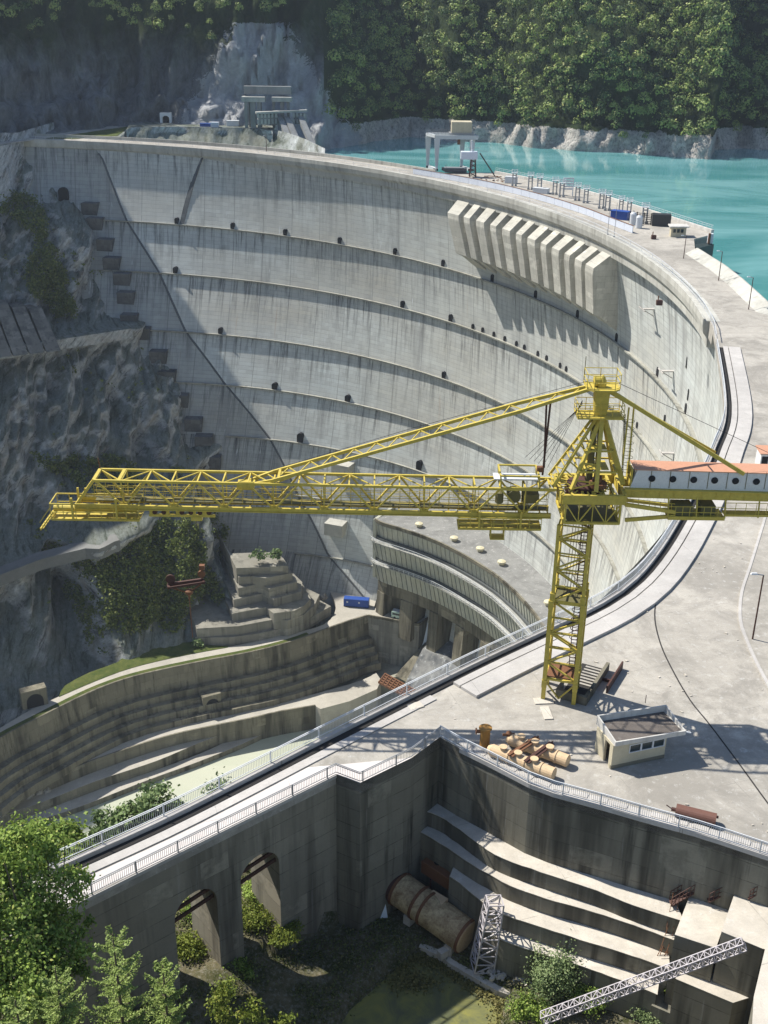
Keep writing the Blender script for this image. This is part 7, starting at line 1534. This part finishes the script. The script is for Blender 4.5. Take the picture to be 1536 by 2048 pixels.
# ---------------------------------------------------------------- far left bank: portal, intake, parked things
YF = float(at(332, 246, 1.5)[1])
def fx(px, Y): return float(aty(px, 240, Y)[0])
def fz(py, Y, px=540): return float(aty(px, py, Y)[2])
po = empty('white_portal', (fx(331, YF), YF, 1.5), 'white arched tunnel portal at the foot of the far cliff', 'portal'); w_ = fx(343, YF) - fx(320, YF); h_ = fz(226, YF, 331) - 1.5; x0 = fx(320, YF); k = 8
pr_ = [(0, 0), (0, h_), (w_, h_), (w_ * 1.05, 0), (w_ * .8, 0)] + [(w_ * .5 + w_ * .3 * math.cos(math.pi * i / k), h_ * .45 + h_ * .28 * math.sin(math.pi * i / k)) for i in range(k + 1)] + [(w_ * .2, 0)]
m = MB(); q = len(pr_); m.add([(x0 + x, YF, 1.5 + y) for x, y in pr_] + [(x0 + x, YF + 2.5, 1.5 + y) for x, y in pr_], [tuple(range(q)), tuple(range(2 * q - 1, q - 1, -1))] + [(i, (i + 1) % q, q + (i + 1) % q, q + i) for i in range(q)]); m.build('arch_front', paint('portal_whitewash', (.75, .76, .74), rust=.1), po); m = MB(); m.box((x0 + w_ / 2, YF + 2, 1.5 + h_ / 2 - .2), (w_ * .9, .3, h_ - .6)); m.build('opening', M['black'], po)
simplebox('site_container', 'small white site container on the far bank below the rock pyramid', 'container', 466, 252, 5.5, 2.5, 2.3, M['white'], 1.5); simplebox('site_container', 'small blue site container on the far bank', 'container', 415, 253, 6.5, 2.4, 1.3, M['blue'], 1.5); simplebox('site_container', 'pale grey-blue shed next to the small blue container', 'container', 430, 254, 3.5, 2.4, 2.0, M['bluewhite'], 1.5)
YI = float(at(520, 256, 1.5)[1]); M['intake2'] = concrete('hoist_beam_concrete', (.40, .40, .37), (.1, .1, .1), streak=.4, form=0, stain=.4, white=.1, sc=.4); M['intake'] = concrete('intake_concrete', (.27, .275, .27), (.08, .08, .08), streak=.5, form=0, stain=.4, white=.1, sc=.4)
it = empty('intake_structure', (fx(540, YI), YI, 1.5), 'concrete intake hoist frame on tall columns before the grey rock pyramid', 'intake tower')
for px, wd_, dy in ((493, 1.4, 0), (501, 1.2, 3), (507, 2.2, 0), (519, 1.6, 0), (522, 1.0, 4), (548, 1.2, 3), (565, 1.6, 1), (577, 1.2, 1)): m = MB(); x = fx(px, YI + dy); m.box((x, YI + dy, 1.5 + (fz(204, YI) - 1.5) / 2), (wd_, 1.6, fz(204, YI) - 1.5)); m.build('column', M['intake'], it)
for a, b, t0, t1 in ((485, 531, 194, 204), (545, 584, 194, 203)): m = MB(); m.box(((fx(a, YI) + fx(b, YI)) / 2, YI + 1.5, (fz(t0, YI) + fz(t1, YI)) / 2), (fx(b, YI) - fx(a, YI), 6, fz(t0, YI) - fz(t1, YI))); m.build('hoist_beam', M['intake2'], it)
m = MB(); m.box(((fx(488, YI) + fx(582, YI)) / 2, YI + 4.5, fz(182, YI)), (fx(582, YI) - fx(488, YI), 3, 3.4)); m.build('rear_beam', M['intake'], it)
yg = YI - 6; m = MB(); m.bar((fx(512, yg), yg, fz(226, yg)), (fx(612, yg), yg + 5, fz(222, yg)), 4, .8); m.build('gallery_deck', M['intake2'], it)
m = MB(); m.bar((fx(515, yg), yg + .5, fz(240, yg)), (fx(553, yg), yg + 3, fz(239, yg)), 3, 4.2); m.build('gallery_wall', M['intake'], it); m = MB(); m.bar((fx(588, yg), yg + 4, fz(239, yg)), (fx(610, yg), yg + 5.5, fz(238, yg)), 3, 4.2); m.build('gallery_wall', M['intake'], it)
for k in range(14):
    px = 517 + k * 7.0
    if 555 < px < 586: continue
    for row in (231, 243): m = MB(); x = fx(px, yg); m.box((x, yg - 1.2 + (px - 512) * .045, fz(row, yg)), (.9, .5, 1.9)); m.build('arch_bay', M['intake2'], it)
for px in (558, 572, 600): m = MB(); m.bar((fx(px, yg), yg + 3, fz(236, yg)), (fx(px + 42, yg - 22), yg - 22, -11), 2.6, 1.6); m.build('chute', M['intake'], it)

# litter on the plaza: grit and chips
m = MB(); rr = random.Random(9)
for k in range(420):
    x, y = rr.uniform(4, 48), rr.uniform(66, 130)
    if noise.noise(Vector((x * .12, y * .12, 3))) < .0 or sdf(np.array([x, y]), [np.array(q) for q in PLAZA]) > -2.5: continue
    s = rr.uniform(.04, .16); m.box((x, y, s * .3), (s * rr.uniform(1, 2.2), s, s * .6), rr.uniform(0, 3))
tag(m.build('grit', M['terrace']), 'scattered grit and small chips on the plaza', 'grit', kind='stuff')
# ================================================================= camera, light, world
cam = bpy.data.cameras.new('camera'); co = bpy.data.objects.new('camera', cam); COL.objects.link(co); SC.camera = co
cam.sensor_fit = 'VERTICAL'; cam.sensor_height = 24.0; cam.sensor_width = 24.0; cam.lens = 24.0 * F / 2048; cam.clip_end = 6000; cam.clip_start = .5
Rm = Matrix(((RT[0], UP[0], -FWD[0]), (RT[1], UP[1], -FWD[1]), (RT[2], UP[2], -FWD[2]))); co.matrix_world = Matrix.Translation((0, 0, CH)) @ Rm.to_4x4()
sl = bpy.data.lights.new('sun', 'SUN'); sl.energy = 4.9; sl.angle = math.radians(.53); sl.color = (1, .955, .87)
so = bpy.data.objects.new('sun', sl); COL.objects.link(so); so.rotation_euler = SUN.to_track_quat('Z', 'Y').to_euler(); so.location = (0, 0, 200)
w = bpy.data.worlds.new('World'); SC.world = w; w.use_nodes = True; nt = w.node_tree; nt.nodes.clear()
bg = nt.nodes.new('ShaderNodeBackground'); ow = nt.nodes.new('ShaderNodeOutputWorld'); sk = nt.nodes.new('ShaderNodeTexSky'); sk.sky_type = 'NISHITA'; sk.sun_disc = False
sk.sun_elevation = math.asin(SUN.z); sk.sun_rotation = math.atan2(SUN.x, SUN.y); sk.altitude = 500; sk.air_density = 1.0; sk.dust_density = .6; sk.ozone_density = 1.2
nt.links.new(sk.outputs[0], bg.inputs[0]); nt.links.new(bg.outputs[0], ow.inputs[0]); bg.inputs[1].default_value = .108
SC.view_settings.view_transform = 'Standard'; SC.view_settings.look = 'None'; SC.view_settings.exposure = .6; SC.view_settings.gamma = 1; SC.view_settings.use_curve_mapping = False
SC.render.engine = 'CYCLES'; SC.cycles.max_bounces = 5; SC.cycles.diffuse_bounces = 3; SC.cycles.glossy_bounces = 2; SC.cycles.transmission_bounces = 2; SC.cycles.transparent_max_bounces = 4
SC.cycles.use_denoising = True

# thin valley haze: one closed box round camera and scene
hz = MB(); hz.box((150, 400, 60 - 130), (1500, 1300, 500)); t = NT('haze'); t.t.nodes.remove(t.b); pv = t.n('ShaderNodeVolumePrincipled'); pv.inputs['Color'].default_value = (.72, .84, 1, 1); pv.inputs['Density'].default_value = .00009; pv.inputs['Anisotropy'].default_value = .2
t.l(pv.outputs[0], t.out.inputs['Volume']); tag(hz.build('haze', t.m), 'faint blue valley haze', 'haze', kind='stuff')
SC.cycles.volume_bounces = 0; SC.cycles.volume_step_rate = 5; SC.cycles.volume_max_steps = 64
